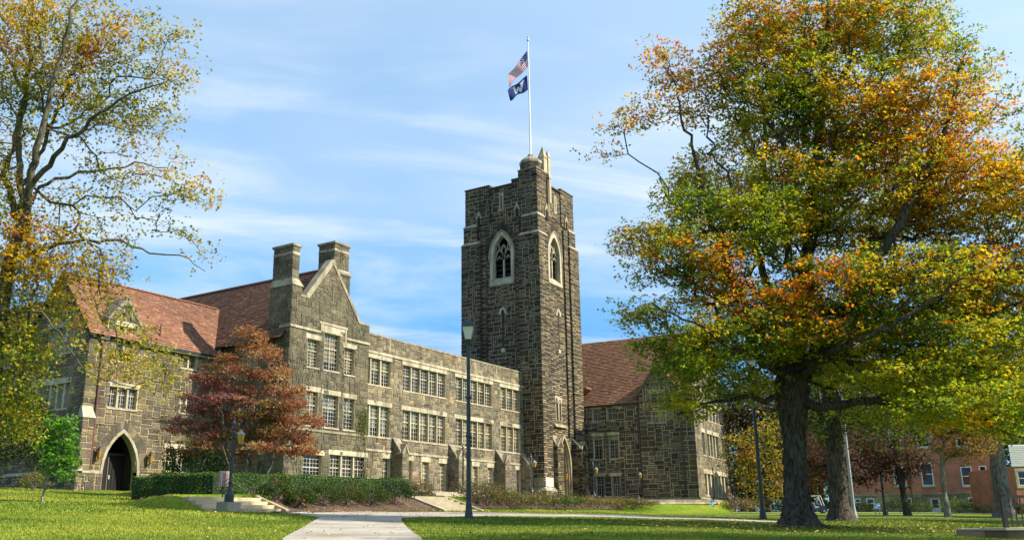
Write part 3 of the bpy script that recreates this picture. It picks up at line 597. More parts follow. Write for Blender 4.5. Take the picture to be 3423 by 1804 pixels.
# pier gablets
def gablet(fr, u, z, w, par=None):
    c = MB(); c.prism(fr, [(u-w/2-.04, z-.1), (u+w/2+.04, z-.1), (u, z+.8)], -.2, .3, (.38, .34, .25)); c.prism(fr, [(u-w/2, z-.8), (u+w/2, z-.8), (u+w/2, z-.1), (u-w/2, z-.1)], -.1, .24, (.2, .17, .12)); c.prism(fr, [(u-.14, z-.75), (u+.14, z-.75), (u+.14, z+.05), (u, z+.25), (u-.14, z+.05)], .24, .31, (.02, .02, .02)); tp(c, 'gablet', M_LIME)
gablet(TD, 51.2, 32.1, .75); gablet(TD, 46.45, 32.15, .75); gablet(TS, 79.75, 32.1, .7); gablet(TS, 84.15, 32., .7)
# slits
for fr, u in ((TD, 48.49), (TS, 82.1)):
    c = MB(); c.prism(fr, [(u-.27, 32.4), (u+.27, 32.4), (u+.27, 34.45), (u-.27, 34.45)], -.1, .05, (.40, .36, .28)); c.box(fr, u-.06, u+.06, 32.65, 34.2, .05, .055, (.02, .02, .02)); tp(c, 'slit_window', M_LIME)
    z_ = 21.2; c = MB(); c.band(fr, arch_pts(u-.26, u+.26, z_, z_+.05, z_+.55, 6, False), arch_pts(u-.5, u+.5, z_, z_+.0, z_+.85, 6, False), 0, .07, (.5, .46, .37)); c.box(fr, u-.08, u+.08, z_-3.4, z_+.3, 0, .045, (.03, .03, .03)); c.box(fr, u-.22, u+.22, z_-3.9, z_-3.5, 0, .08, (.5, .46, .37)); tp(c, 'slit_window', M_LIME)
# coping
c = MB(); CC = (.10, .09, .075)
for fr, segs in ((TD, ((43.95, 47.15, 35.52), (47.1, 49.95, 35.1), (49.88, 53.08, 35.47))), (TS, ((77.95, 80.65, 35.52), (80.6, 83.25, 35.1), (83.15, 86.1, 35.47)))):
    for a, b, z in segs: c.box(fr, a, b, z, z+.13, -.45, .2, CC)
tp(c, 'parapet_coping', M_LIME)
# belfry windows
def belfry(fr, o):
    u0, u1, z0, zs, z1 = o.u0, o.u1, o.z0, o.sp, o.z1; um = (u0+u1)/2; L1 = (.46, .42, .33)
    c = MB(); n = 14
    c.band(fr, arch_pts(u0+.36, u1-.36, z0+.7, zs-.1, z1-.5, n), arch_pts(u0, u1, z0, zs, z1, n), -.55, .06, L1)
    c.band(fr, arch_pts(u0-.06, u1+.06, zs-.4, zs, z1+.1, n), arch_pts(u0-.13, u1+.13, zs-.4, zs, z1+.2, n), -.1, .12, L1)
    c.hexa([fr.P(u0, z0, -.5), fr.P(u1, z0, -.5), fr.P(u1, z0, .1), fr.P(u0, z0, .1), fr.P(u0, z0+.9, -.5), fr.P(u1, z0+.9, -.5), fr.P(u1, z0+.35, .08), fr.P(u0, z0+.35, .08)], L1)
    ob = tp(c, 'belfry_window', M_LIME)
    c = MB(); a, b = u0+.36, u1-.36; zs2, zt2 = zs-.1, z1-.5; d0, d1 = -.5, -.3
    c.box(fr, um-.08, um+.08, z0+.6, zs2+.15, d0, d1, L1)
    def arc(pts, w=.055):
        for p, q in zip(pts[:-1], pts[1:]):
            dx, dz = q[0]-p[0], q[1]-p[1]; L = math.hypot(dx, dz)+1e-9; nx, nz = -dz/L*w, dx/L*w
            c.prism(fr, [(p[0]-nx, p[1]-nz), (q[0]-nx, q[1]-nz), (q[0]+nx, q[1]+nz), (p[0]+nx, p[1]+nz)], d0, d1, L1)
    h1 = (zt2-zs2)*.52
    for x0, x1 in ((a, um), (um, b)):
        arc([(u, arch_z(u, x0, x1, zs2-.35, zs2-.35+h1)) for u in [lerp(x0, x1, k/8) for k in range(9)]])
        xm = (x0+x1)/2; s = 1 if xm < um else -1
        arc([(xm-s*.0, zs2-.35+h1), (xm+s*.05, zs2+h1), (xm-s*.12, zs2+h1+.3)]); arc([(um, zs2-.1), (um-s*.16, zs2+.35), (um-s*.3, zs2+.75), (um-s*.16, zs2+1.05), (um, zs2+1.3)], .05)
        arc([(xm-s*.28, zs2-.2), (xm-s*.1, zs2-.1), (xm, zs2+.1), (xm+s*.1, zs2-.1), (xm+s*.28, zs2-.2)], .035)
    c.build('tracery', M_LIME, ob, ORG_T)
    c = MB()
    for k in range(7):
        z = z0+.8+k*.55; c.hexa([fr.P(a, z, -.9), fr.P(b, z, -.9), fr.P(b, z-.25, -.6), fr.P(a, z-.25, -.6), fr.P(a, z+.05, -.9), fr.P(b, z+.05, -.9), fr.P(b, z-.2, -.6), fr.P(a, z-.2, -.6)], (.03, .026, .022))
    c.box(fr, u0, u1, z0+.3, z1, -1.3, -1.25, (.008, .008, .008)); c.build('louvres', M_WOOD, ob, ORG_T)
    c = MB(); rng = random.Random(5); ip, oq = arch_pts(u0-.2, u1+.2, 0, zs-.1, z1+.3, 22, False), arch_pts(u0-.85, u1+.85, 0, zs-.3, z1+1.05, 22, False)
    for k in range(1, 21):
        q0, q1 = lerp(np.array(ip[k]), np.array(ip[k+1]), .08), lerp(np.array(ip[k]), np.array(ip[k+1]), .92); o_ = rng.uniform(.75, 1)
        c.prism(fr, [tuple(q0), tuple(q1), tuple(lerp(q1, np.array(oq[k+1]), o_)), tuple(lerp(q0, np.array(oq[k]), o_))], 0, .05, pick(rng, PAL_TOWER))
    c.build('voussoirs', M_STONE, ob, ORG_T)
belfry(TD, WD); belfry(TS, WS)
# twin lancet
c = MB(); L1 = (.46, .42, .33)
for a, b in ((81.0, 81.56), (81.64, 82.2)): c.band(TS, arch_pts(a+.06, b-.06, 10.4, 12., 12.45, 6), arch_pts(a-.04, b+.04, 10.4, 12., 12.6, 6), -.35, .03, L1)
c.box(TS, 80.85, 82.35, 12.3, 12.85, -.05, .03, L1); c.hexa([TS.P(80.5, 9.75, -.3), TS.P(83.1, 9.75, -.3), TS.P(83.1, 9.75, .25), TS.P(80.5, 9.75, .25), TS.P(80.5, 10.4, -.3), TS.P(83.1, 10.4, -.3), TS.P(83.1, 9.9, .22), TS.P(80.5, 9.9, .22)], (.36, .31, .22))
ob = tp(c, 'lancet_window', M_LIME); c = MB(); c.box(TS, 81., 82.2, 10.4, 12.7, -.42, -.4, (.02, .02, .025)); c.build('pane', M_GLASS, ob, ORG_T); 
c = MB(); c.box(TS, 80.9, 82.3, 10.3, 12.8, -.95, -.9, DARK); c.build('backing', M_PAINT, ob, ORG_T)
# portal
c = MB(); L2 = (.33, .28, .19)
for k, (g_, d_) in enumerate(((0., .14), (.16, -.04), (.32, -.26), (.46, -.5))):
    c.band(TS, arch_pts(81.1+g_*.8+.16, 83.8-g_*.8-.16, 2.2, 5.6-g_*.3, 9.-g_*1.2-.2, 12), arch_pts(81.1+g_*.8-.06, 83.8-g_*.8+.06, 2.2, 5.6-g_*.3, 9.-g_*1.2+.08, 12), d_-.35, d_, tuple(x*(1.05-.06*k) for x in L2))
pt = tp(c, 'portal_arch', M_LIME)
c = MB(); c.box(TS, 81.3, 83.6, 4.3, 8.7, -1.02, -.92, (.34, .27, .17)); 
for u in (81.9, 82.55): c.box(TS, u, u+.5, 4.9, 7.3, -.92, -.90, (.02, .02, .02))
for z_ in (5.55, 6.3): c.box(TS, 81.7, 83.2, z_, z_+.1, -.95, -.8, (.5, .46, .36))
c.build('portal_tympanum', M_LIME, pt, ORG_T)
c = MB(); c.box(TS, 81.5, 83.4, 2.2, 4.3, -1.0, -.9, (.11, .028, .015))
for k in range(8): c.box(TS, 81.6+k*.22, 81.78+k*.22, 2.4, 4.2, -.9, -.885, (.13, .035, .018))
d = tp(c, 'door', M_WOOD); c = MB(); c.box(TS, 82.5, 82.58, 3.1, 3.5, -.9, -.84, (.3, .25, .1)); c.build('handle', M_METAL, d, ORG_T)
for (x0, x1, yf_, s_) in ((79.7, 80.85, 43.4, 161), (84.2, 85.5, 43.1, 171)): buttress(x0, x1, 44.2, yf_, 1.4, 7.9, 8.8, tower, ORG_T, PAL_TOWER+[((.2, .165, .1), 5)], (.42, .36, .24), s_)
# plinth and corner stones
b = MB(); pk = dict(pal=PAL_HALL, mortar=(.36, .31, .21), unit=.2)
for f_, a_, b_ in ((Fr((77.45, 0, 0), (0, 1, 0), (-1, 0, 0)), 43.5, 53.5), (Fr((0, 43.5, 0), (1, 0, 0), (0, -1, 0)), 77.45, 80.0), (Fr((80.0, 0, 0), (0, 1, 0), (1, 0, 0)), 43.5, 44.2), (Fr((0, 43.5, 0), (1, 0, 0), (0, -1, 0)), 85.1, 86.65), (Fr((85.1, 0, 0), (0, 1, 0), (-1, 0, 0)), 43.5, 44.2)):
    masonry(b, f_, [(a_, 3.55), (b_, 3.55)], 1.4, (), seed=int(a_*10), reveal=0, **pk)
tp(b, 'plinth')
for (x0, x1, y0, y1, X0, Y0) in ((77.4, 80.02, 43.45, 53.5, 77.7, 43.8), (85.05, 86.7, 43.45, 46., 85.1, 43.8)):
    c = MB(); c.hexa([(x0, y0, 3.5), (x1, y0, 3.5), (x1, y1, 3.5), (x0, y1, 3.5), (X0, Y0, 3.9), (x1-.25, Y0, 3.9), (x1-.25, y1, 3.9), (X0, y1, 3.9)], (.36, .33, .26)); tp(c, 'water_table', M_LIME)
c = MB(); c.box(Fr((77.7, 0, 0), (0, 1, 0), (-1, 0, 0)), 43.85, 44.9, 3.9, 4.75, 0, .06, (.30, .27, .21)); tp(c, 'plain_stone_block', M_LIME)
c = MB(); SP = Fr((0, 43.8, 0), (1, 0, 0), (0, -1, 0)); c.box(SP, 77.85, 79.3, 3.92, 4.75, 0, .07, (.72, .71, .66))
rng = random.Random(4)
for z_, a_, b_ in ((4.52, 78.1, 79.05), (4.38, 78.25, 78.95)):
    u = a_
    while u < b_: w_ = rng.uniform(.04, .08); c.box(SP, u, u+w_, z_, z_+.07, .07, .074, (.25, .23, .2)); u += w_+.025
c.box(SP, 78.52, 78.64, 4.08, 4.2, .07, .074, (.3, .28, .25)); tag(tp(c, 'name_plaque', M_LIME), 'white carved stone plaque at the tower corner')
wall_lantern(81.15, 43.75, 4.95, tower, ORG_T, 1.2)
# turret with octagonal cap
TURC = (79.3, 45.45)
def octwall(mb, cx, cy_, r, z0, z1, seed, **q):
    for k in range(8):
        a = math.pi/8+k*math.pi/4; b = a+math.pi/4; p = np.array([cx+r*math.cos(a), cy_+r*math.sin(a)]); q_ = np.array([cx+r*math.cos(b), cy_+r*math.sin(b)])
        d = q_-p; L = np.linalg.norm(d); d /= L; masonry(mb, Fr((p[0], p[1], 0), (d[0], d[1], 0), (d[1], -d[0], 0)), [(0, z1), (L, z1)], z0, (), seed=seed+k, reveal=0, **kw)
b = MB(); octwall(b, TURC[0], TURC[1], 1.15, 35.4, 37.35, 181); tr = tp(b, 'turret')
c = MB(); L3 = (.36, .33, .26)
c.lathe((TURC[0], TURC[1], 0), [(1.18, 37.3), (1.24, 37.36), (1.24, 37.62), (.8, 38.02), (.42, 38.16), (.34, 38.45)], 8, L3, rot=math.pi/8); c.build('turret_cap', M_LIME, tr, ORG_T)
b = MB(); masonry(b, Fr((0, 44.1, 0), (1, 0, 0), (0, -1, 0)), [(78.0, 36.35), (80.5, 36.35)], 35.5, (), seed=191, reveal=0, **kw); masonry(b, Fr((78.02, 0, 0), (0, 1, 0), (-1, 0, 0)), [(44.1, 36.35), (46.3, 36.35)], 35.5, (), seed=192, reveal=0, **kw)
tp(b, 'turret_base'); c = MB(); c.box(Z, 77.95, 80.55, 36.35, 36.47, 44.05, 46.35, (.3, .27, .2)); tp(c, 'turret_base_coping', M_LIME)
def finial(x, y, z0, z1, w, col=(.44, .38, .28)):
    c = MB(); c.box(Z, x-w/2, x+w/2, z0, z1-.9*w*2, y-w/2, y+w/2, col); zt = z1-.9*w*2
    c.hexa([(x-w/2-.06, y-w/2-.06, zt-.1), (x+w/2+.06, y-w/2-.06, zt-.1), (x+w/2+.06, y+w/2+.06, zt-.1), (x-w/2-.06, y+w/2+.06, zt-.1), (x-.02, y-.02, z1), (x+.02, y-.02, z1), (x+.02, y+.02, z1), (x-.02, y+.02, z1)], col); tp(c, 'finial', M_LIME)
finial(80.1, 44.45, 36.4, 39.5, .7); finial(80.72, 44.2, 34.6, 39.2, .42); finial(80.35, 43.95, 33.0, 36.6, .42)
c = MB(); c.box(Fr((0, 44.0, 0), (1, 0, 0), (0, -1, 0)), 80.0, 80.25, 31.5, 35.5, 0, .16, (.33, .28, .2)); tp(c, 'pilaster', M_LIME)
# ================================================================== STONE WING beyond the tower (turned five degrees)
QX, QY = 87.92, 32.41; th5 = R(5); UA = np.array([math.cos(th5), math.sin(th5), 0]); UB = np.array([-math.sin(th5), math.cos(th5), 0])
ORG_W = (QX, QY, 2.2)
wing = thing('stone_wing', ORG_W, 'brown stone gabled wing beyond the tower with steep mottled tile roof', 'building')
def wp(mb, name, mats=None, **k): return mb.build(name, mats or M_STONE, wing, ORG_W, **k)
Q3 = np.array([QX, QY, 0.])
WDK = Fr(Q3, UB, -UA); WDR = Fr(Q3+UA*.3, UB, -UA); WSU = Fr(Q3, UA, -UB)
kw2 = dict(pal=PAL_EAST, mortar=(.50, .43, .30), unit=.25, gap=.052)
dops = [Op(9.97, 10.85, 10.8, 12.05), Op(8.32, 9.2, 10.8, 12.05), Op(9.9, 10.87, 6.9, 9.23), Op(8.15, 9.15, 6.9, 9.25), Op(9.85, 10.75, 3.05, 5.15), Op(8.1, 9.0, 3.05, 5.12), Op(11.6, 12.4, 10.8, 12.05)]
g = MB(); masonry(g, WDR, [(5.6, 12.4), (15., 12.4)], 1.3, dops, seed=201, **kw2)
masonry(g, WDK, [(0., 11.9), (1.6, 13.5), (3.55, 16.1), (5.62, 13.4)], 1.3, [Op(2.9, 4.3, 11.9, 13.1), Op(2.9, 4.3, 10.2, 11.3)], seed=202, **kw2)
masonry(g, Fr(Q3+UB*5.62, UA, UB), [(0, 13.), (.3, 13.)], 1.3, (), seed=203, reveal=0, **kw2)
sops = [Op(2.55, 12.0, 3.05, 5.15), Op(2.55, 3.6, 7.0, 9.25), Op(4.6, 9.2, 7., 9.25), Op(10.6, 11.7, 7., 9.25), Op(3.4, 11.6, 10.7, 12.3)]
masonry(g, WSU, [(0, 11.9), (.1, 12.4), (6.85, 20.4), (13.7, 12.4)], 1.3, sops, PAL_HALL, (.36, .32, .22), .2, .04, seed=204)
masonry(g, Fr(Q3+UA*13.7, UB, UA), [(0, 12.4), (14, 12.4)], 1.3, (), seed=205, reveal=0, **kw2)
wp(g, 'wall')
for i, o in enumerate(dops): window(wing, ORG_W, WDR, o.u0, o.u1, o.z0, o.z1, 1, seed=i+80, lintel=.33 if o.z0 < 10 else .16, lov=.2, blinds=[(BL_CREAM, .2)] if i in (2, 3) else [None], frame_col=(.34, .31, .25))
window(wing, ORG_W, WDK, 2.9, 4.3, 11.9, 13.1, 2, seed=90, lintel=.4); window(wing, ORG_W, WDK, 2.9, 4.3, 10.2, 11.3, 2, seed=91, lintel=.1)
window(wing, ORG_W, WSU, 2.55, 12.0, 3.05, 5.15, 7, seed=92, lintel=.45, mull=.4, blinds=[((.2, .2, .18), .9)]); window(wing, ORG_W, WSU, 2.55, 3.6, 7.0, 9.25, 1, seed=93, lintel=.4)
window(wing, ORG_W, WSU, 4.6, 9.2, 7., 9.25, 4, seed=94, lintel=.4, mull=.2); window(wing, ORG_W, WSU, 10.6, 11.7, 7., 9.25, 1, seed=95, lintel=.4); window(wing, ORG_W, WSU, 3.4, 11.6, 10.7, 12.3, 6, seed=96, lintel=.35, mull=.2)
def wl(a, b, z): q = Q3+UA*a+UB*b; return (q[0], q[1], z)
r = MB()
tiles(r, wl(-.05, .3, 12.35), wl(-.05, 16., 12.35), wl(6.85, .3, 20.5), wl(6.85, 16., 20.5), PAL_TILE_MOSS, 12, .24, .34)
tiles(r, wl(13.9, .3, 12.35), wl(13.9, 16., 12.35), wl(6.85, .3, 20.5), wl(6.85, 16., 20.5), PAL_TILE_MOSS, 13, .24, .34)
tiles(r, wl(-.15, .9, 12.6), wl(2.6, .9, 12.6), wl(-.15, 3.55, 16.2), wl(2.6, 3.55, 16.2), PAL_TILE_MOSS, 14); tiles(r, wl(-.15, 5.9, 13.0), wl(.6, 5.9, 13.0), wl(-.15, 3.55, 16.2), wl(3.2, 3.55, 16.2), PAL_TILE_MOSS, 15)
wp(r, 'roof', M_TILE)
c = MB(); rake(c, WDK, (5.85, 13.0), (3.55, 16.15), -.2, .1, .22, .1, .05, (.16, .09, .05)); rake(c, WDK, (3.55, 16.15), (.9, 12.7), -.2, .1, .22, .1, .05, (.16, .09, .05)); wp(c, 'bargeboard', M_WOOD)
c = MB(); c.box(WDR, 5.8, 15., 12.2, 12.36, -.1, .14, (.05, .04, .035)); wp(c, 'gutter', M_METAL)
for pts in ([wl(.2, 5.78, 2.), wl(.2, 5.78, 12.3)], [wl(-.08, 1.3, 2.), wl(-.08, 1.3, 12.)], [wl(.22, 11.9, 9.9), wl(.22, 5.85, 9.45)]):
    c = MB(); c.tube(pts, .075, 6, (.055, .04, .03)); wp(c, 'downspout', M_METAL)
c = MB()
for f_, a_, b_ in ((WDK, -.2, 5.62), (WDR, 5.6, 13.), (WSU, -.2, 13.9)): c.box(f_, a_, b_, 1.3, 2.62, -.1, .2, (.20, .175, .13)); c.box(f_, a_, b_, 2.62, 2.78, -.1, .26, (.33, .3, .23))
wp(c, 'plinth', M_LIME)
c = MB(); rake(c, WSU, (-.2, 12.2), (6.85, 20.65), -.3, 0, .3, .12); rake(c, WSU, (6.85, 20.65), (13.9, 12.2), -.3, 0, .3, .12); wp(c, 'gable_coping', M_LIME)
c = MB(); c.hexa([wl(-.3, 11.2, 14.2), wl(1.2, 11.2, 14.2), wl(1.2, 12.6, 13.2), wl(-.3, 12.6, 13.2), wl(-.3, 11.2, 14.4), wl(1.2, 11.2, 14.4), wl(1.2, 12.6, 13.4), wl(-.3, 12.6, 13.4)], (.18, .1, .06)); wp(c, 'link_roof', M_TILE)
# ================================================================== sky and sun
SUN_AZ, SUN_EL = R(159.), R(37.5)           # heading clockwise from +Y
wd = bpy.data.worlds.new('World'); SC.world = wd; wd.use_nodes = True; nt = wd.node_tree; bg = nt.nodes['Background']
sky = nt.nodes.new('ShaderNodeTexSky'); sky.sky_type = 'NISHITA'; sky.sun_disc = False; sky.sun_elevation = SUN_EL; sky.sun_rotation = SUN_AZ
sky.air_density = 1.0; sky.dust_density = .4; sky.ozone_density = 2.2; sky.altitude = 200
tc = nt.nodes.new('ShaderNodeTexCoord'); sep = nt.nodes.new('ShaderNodeSeparateXYZ'); nt.links.new(tc.outputs['Generated'], sep.inputs[0])
def mth(op, a, b=None, c=None):
    n = nt.nodes.new('ShaderNodeMath'); n.operation = op
    for i, v in enumerate((a, b, c)):
        if v is None: continue
        if isinstance(v, bpy.types.NodeSocket): nt.links.new(v, n.inputs[i])
        else: n.inputs[i].default_value = v
    return n.outputs[0]
zc = mth('ADD', mth('MAXIMUM', sep.outputs[2], 0.), .16)
def dotc(ang):      # direction component along a heading turned from the view heading
    h = YAW+ang; return mth('ADD', mth('MULTIPLY', sep.outputs[0], math.sin(h)), mth('MULTIPLY', sep.outputs[1], math.cos(h)))
cb = nt.nodes.new('ShaderNodeCombineXYZ'); nt.links.new(mth('DIVIDE', dotc(R(78)), zc), cb.inputs[0]); nt.links.new(mth('DIVIDE', dotc(R(-12)), zc), cb.inputs[1])
def cloud(rz, sc, nsc, lo, hi, det=7., dist=.6, loc=(0, 0, 0)):
    mp = nt.nodes.new('ShaderNodeMapping'); mp.inputs['Rotation'].default_value = (0, 0, rz); mp.inputs['Scale'].default_value = sc; mp.inputs['Location'].default_value = loc
    nt.links.new(cb.outputs[0], mp.inputs['Vector']); n = nt.nodes.new('ShaderNodeTexNoise'); n.inputs['Scale'].default_value = nsc; n.inputs['Detail'].default_value = det; n.inputs['Distortion'].default_value = dist; n.inputs['Roughness'].default_value = .55
    nt.links.new(mp.outputs[0], n.inputs['Vector']); mr = nt.nodes.new('ShaderNodeMapRange'); mr.interpolation_type = 'SMOOTHSTEP'
    mr.inputs[1].default_value = lo; mr.inputs[2].default_value = hi; nt.links.new(n.outputs['Fac'], mr.inputs[0]); return mr.outputs[0]
veil = cloud(0, (.45, 1., 1.), .8, .30, .72, 4., .3, (3.1, 1.7, 0))
wisp = cloud(0, (.6, 1.7, 1.), 2.1, .44, .76, 10., .5, (1.3, 5.2, 0))
puff = cloud(0, (.6, 1.3, 1.), 2.0, .48, .76, 9., .35, (7.7, 2.2, 0))
def smooth(a_, b_):
    n = nt.nodes.new('ShaderNodeMapRange'); n.interpolation_type = 'SMOOTHSTEP'; n.inputs[1].default_value = a_; n.inputs[2].default_value = b_; nt.links.new(sep.outputs[2], n.inputs[0]); return n.outputs[0]
band = mth('MULTIPLY', smooth(.17, .31), mth('SUBTRACT', 1., mth('MULTIPLY', smooth(.38, .52), .72)))
low = mth('MULTIPLY', smooth(.10, .15), mth('SUBTRACT', 1., smooth(.2, .26)))
cf = mth('ADD', mth('MULTIPLY', veil, mth('ADD', mth('MULTIPLY', band, .45), .10)), mth('MULTIPLY', mth('MAXIMUM', wisp, puff), mth('ADD', mth('MULTIPLY', band, .68), .14)))
cf = mth('ADD', cf, mth('MULTIPLY', mth('MULTIPLY', low, wisp), .5)); cf = mth('MINIMUM', cf, .94)
grad = nt.nodes.new('ShaderNodeMix'); grad.data_type = 'RGBA'; grad.blend_type = 'MULTIPLY'; grad.inputs[0].default_value = 1.; nt.links.new(sky.outputs[0], grad.inputs[6])
gr = nt.nodes.new('ShaderNodeValToRGB'); e = gr.color_ramp.elements; e[0].position = .0; e[0].color = (.35, .6, .95, 1); e[1].position = .53; e[1].color = (2.3, 2.15, 1.75, 1)
for p_, c_ in ((.165, (.30, .66, 1.02)), (.23, (.62, 1.0, 1.2)), (.32, (1.25, 1.42, 1.38))): q_ = e.new(p_); q_.color = (*c_, 1)
nt.links.new(sep.outputs[2], gr.inputs[0]); nt.links.new(gr.outputs[0], grad.inputs[7])
mxs = nt.nodes.new('ShaderNodeMix'); mxs.data_type = 'RGBA'; nt.links.new(cf, mxs.inputs[0]); nt.links.new(grad.outputs[2], mxs.inputs[6]); mxs.inputs[7].default_value = (4.7, 5.3, 6.0, 1)
nt.links.new(mxs.outputs[2], bg.inputs['Color']); bg.inputs['Strength'].default_value = .10
sl = bpy.data.lights.new('sun', 'SUN'); sl.energy = 5.; sl.angle = R(.5); sl.color = (1., .91, .74)
so = bpy.data.objects.new('sun', sl); COL.objects.link(so)
sd = Vector((math.sin(SUN_AZ)*math.cos(SUN_EL), math.cos(SUN_AZ)*math.cos(SUN_EL), math.sin(SUN_EL))); so.rotation_euler = sd.to_track_quat('Z', 'Y').to_euler(); so.location = sd*60
SC.view_settings.view_transform = 'Standard'; SC.view_settings.look = 'None'; SC.view_settings.exposure = .9
SC.cycles.max_bounces = 8; SC.cycles.transparent_max_bounces = 8; SC.cycles.diffuse_bounces = 3; SC.cycles.glossy_bounces = 3; SC.cycles.transmission_bounces = 4; SC.cycles.caustics_reflective = False; SC.cycles.caustics_refractive = False
SC.cycles.use_denoising = True
# ================================================================== terrain
GD = np.array([20, 27, 33, 38, 44, 52, 60, 80, 100.])
GT = [(-600, [1830, 1757, 1717, 1690, 1668, 1652, 1647, 1655, 1675]), (0, [1802, 1725, 1685, 1663, 1645, 1633, 1630, 1640, 1660]), (330, [1804, 1735, 1696, 1675, 1658, 1645, 1636, 1640, 1655]),
      (560, [1804, 1745, 1706, 1684, 1670, 1660, 1652, 1655, 1665]), (700, [1804, 1750, 1713, 1697, 1685, 1680, 1676, 1680, 1690]), (900, [1804, 1758, 1722, 1712, 1704, 1697, 1692, 1690, 1700]),
      (1100, [1804, 1763, 1733, 1720, 1708, 1698, 1694, 1690, 1700]), (1350, [1804, 1766, 1737, 1725, 1714, 1704, 1699, 1694, 1700]), (1567, [1804, 1766, 1736, 1727, 1716, 1709, 1703, 1697, 1700]),
      (1900, [1806, 1768, 1742, 1730, 1722, 1714, 1709, 1703, 1700]), (2300, [1808, 1772, 1748, 1740, 1732, 1725, 1720, 1712, 1706]), (2650, [1812, 1780, 1757, 1748, 1740, 1732, 1726, 1715, 1708]),
      (3000, [1815, 1785, 1765, 1755, 1745, 1735, 1727, 1714, 1706]), (3423, [1820, 1792, 1776, 1764, 1752, 1742, 1733, 1718, 1710]), (4200, [1825, 1797, 1780, 1767, 1755, 1742, 1733, 1718, 1710])]
def s_of(px): d = ray(px, 1745.); return (d[0]*RT[0]+d[1]*RT[1])/(d[0]*FW[0]+d[1]*FW[1])
DS = np.concatenate([[0, 8, 14], GD, [140, 250, 600, 9000]])
SS = np.array([s_of(p) for p, _ in GT])
ZT_ = []
for px, ys in GT:
    zz = [at(px, y, D)[2] for y, D in zip(ys, GD)]
    zf = zz[0]; ZT_.append([-1.62, lerp(-1.62, zf, .42), lerp(-1.62, zf, .72)]+zz+[zz[-1]+.6, zz[-1]+1.5, zz[-1]+3, zz[-1]+8])
ZT_ = np.array(ZT_)
TP = [(560, [(36, 1.45), (44, 1.9), (52, 2.4), (60, 2.6), (80, 2.75), (120, 3)]), (1100, [(36, 1.4), (44, 1.7), (52, 2.0), (60, 2.3), (80, 2.65), (120, 3)]), (1567, [(36, 1.6), (52, 1.85), (60, 2.05), (80, 2.55), (120, 3)]),
      (1985, [(36, 1.6), (60, 1.9), (80, 2.1), (92, 2.45), (120, 2.9)]), (2450, [(36, 1.6), (80, 2.05), (92, 2.35), (120, 2.7)])]
TS_ = np.array([s_of(p) for p, _ in TP]); TZ_ = np.array([np.interp(DS, [a for a, _ in q], [b for _, b in q]) for _, q in TP])
EP = [(200, 60.), (450, 46), (560, 39.), (700, 38.5), (820, 40.), (1000, 44.5), (1100, 47.5), (1350, 53), (1500, 56.5), (1567, 58.5), (1700, 63), (1900, 71), (2060, 81.), (2400, 85.5), (2440, 86.), (2470, 400), (4000, 400)]
ES = np.array([s_of(p) for p, _ in EP]); EE = np.array([e for _, e in EP])
WSL = [s_of(300), s_of(880), s_of(1100), s_of(4000)]; STAIRS = []
def bil(tab, Sg, s, D):
    i = np.clip(np.searchsorted(Sg, s)-1, 0, len(Sg)-2); t = np.clip((s-Sg[i])/(Sg[i+1]-Sg[i]), 0, 1); t = t*t*(3-2*t)*.5+t*.5
    j = np.clip(np.searchsorted(DS, D)-1, 0, len(DS)-2); w = np.clip((D-DS[j])/(DS[j+1]-DS[j]), 0, 1)
    a = tab[i, j]*(1-w)+tab[i, j+1]*w; b = tab[i+1, j]*(1-w)+tab[i+1, j+1]*w
    return a*(1-t)+b*t
def Hn(x, y):                      # vectorised ground height
    x = np.atleast_1d(np.asarray(x, float)); y = np.atleast_1d(np.asarray(y, float))
    D = x*FW[0]+y*FW[1]; lat = x*RT[0]+y*RT[1]; s = np.clip(lat/np.maximum(D, 4.), -1.2, 1.2)
    L = bil(ZT_, SS, s, np.maximum(D, 0)); T = bil(TZ_, TS_, s, np.maximum(D, 0))
    E = np.interp(s, ES, EE); wd__ = np.interp(s, WSL, [2.6, 2.6, 5.6, 5.6]); w = np.clip((D-(E-wd__))/wd__, 0, 1); w = w*w*(3-2*w); w = w*np.interp(s, [s_of(250), s_of(480)], [0, 1])
    z = L*(1-w)+np.maximum(L, T)*w
    for (p, d, u, hw, n, rise, tread, z0) in STAIRS:
        qx, qy = x-p[0], y-p[1]; a = np.abs(qx*u[0]+qy*u[1]); b = qx*d[0]+qy*d[1]; pl = z0+rise*np.clip(b/tread, 0, n)+.03; t_ = np.clip((a-hw-.25)/1.6, 0, 1); f_ = (1-t_*t_*(3-2*t_))*np.clip((b+.6)/.6, 0, 1)*np.clip((n*tread+2.2-b)/1., 0, 1); z = z+np.maximum(pl-z, 0)*f_; k_ = (a < hw) & (b > -.3) & (b < n*tread+1.2); z = np.where(k_, np.minimum(z, z0+rise*np.clip(b/tread, -.2, n)-.12), z)
    return z
def H(x, y): return float(Hn(x, y)[0])
def ground(px, py, d0=12., d1=130.):     # where a sight line meets the lawn
    d = ray(px, py); d = d/(d[0]*FW[0]+d[1]*FW[1]); Ds = np.linspace(d0, d1, 1200); P = Ds[:, None]*d[None]
    hit = np.nonzero(P[:, 2]-Hn(P[:, 0], P[:, 1]) <= 0)[0]
    k = hit[0] if len(hit) else len(Ds)-1; return P[k]
def atD(px, D):                          # ground point under picture column px at distance D
    s = s_of(px); p = wpt(D, s*D); p[2] = H(p[0], p[1]); return p
def pxD(px, D, py=1600.): q = at(px, py, D); return np.array([q[0], q[1], H(q[0], q[1])])
def add_stair(px, D, rz, wide, n, rise, tread):
    p = atD(px, D); d = (math.sin(rz), math.cos(rz)); STAIRS.append((p, d, (d[1], -d[0]), wide/2+.05, n, rise, tread, p[2]-.03))
add_stair(822, 36.9, R(4), 3.6, 4, .155, .42); add_stair(1540, 52.2, R(1), 3.5, 6, .15, .42)
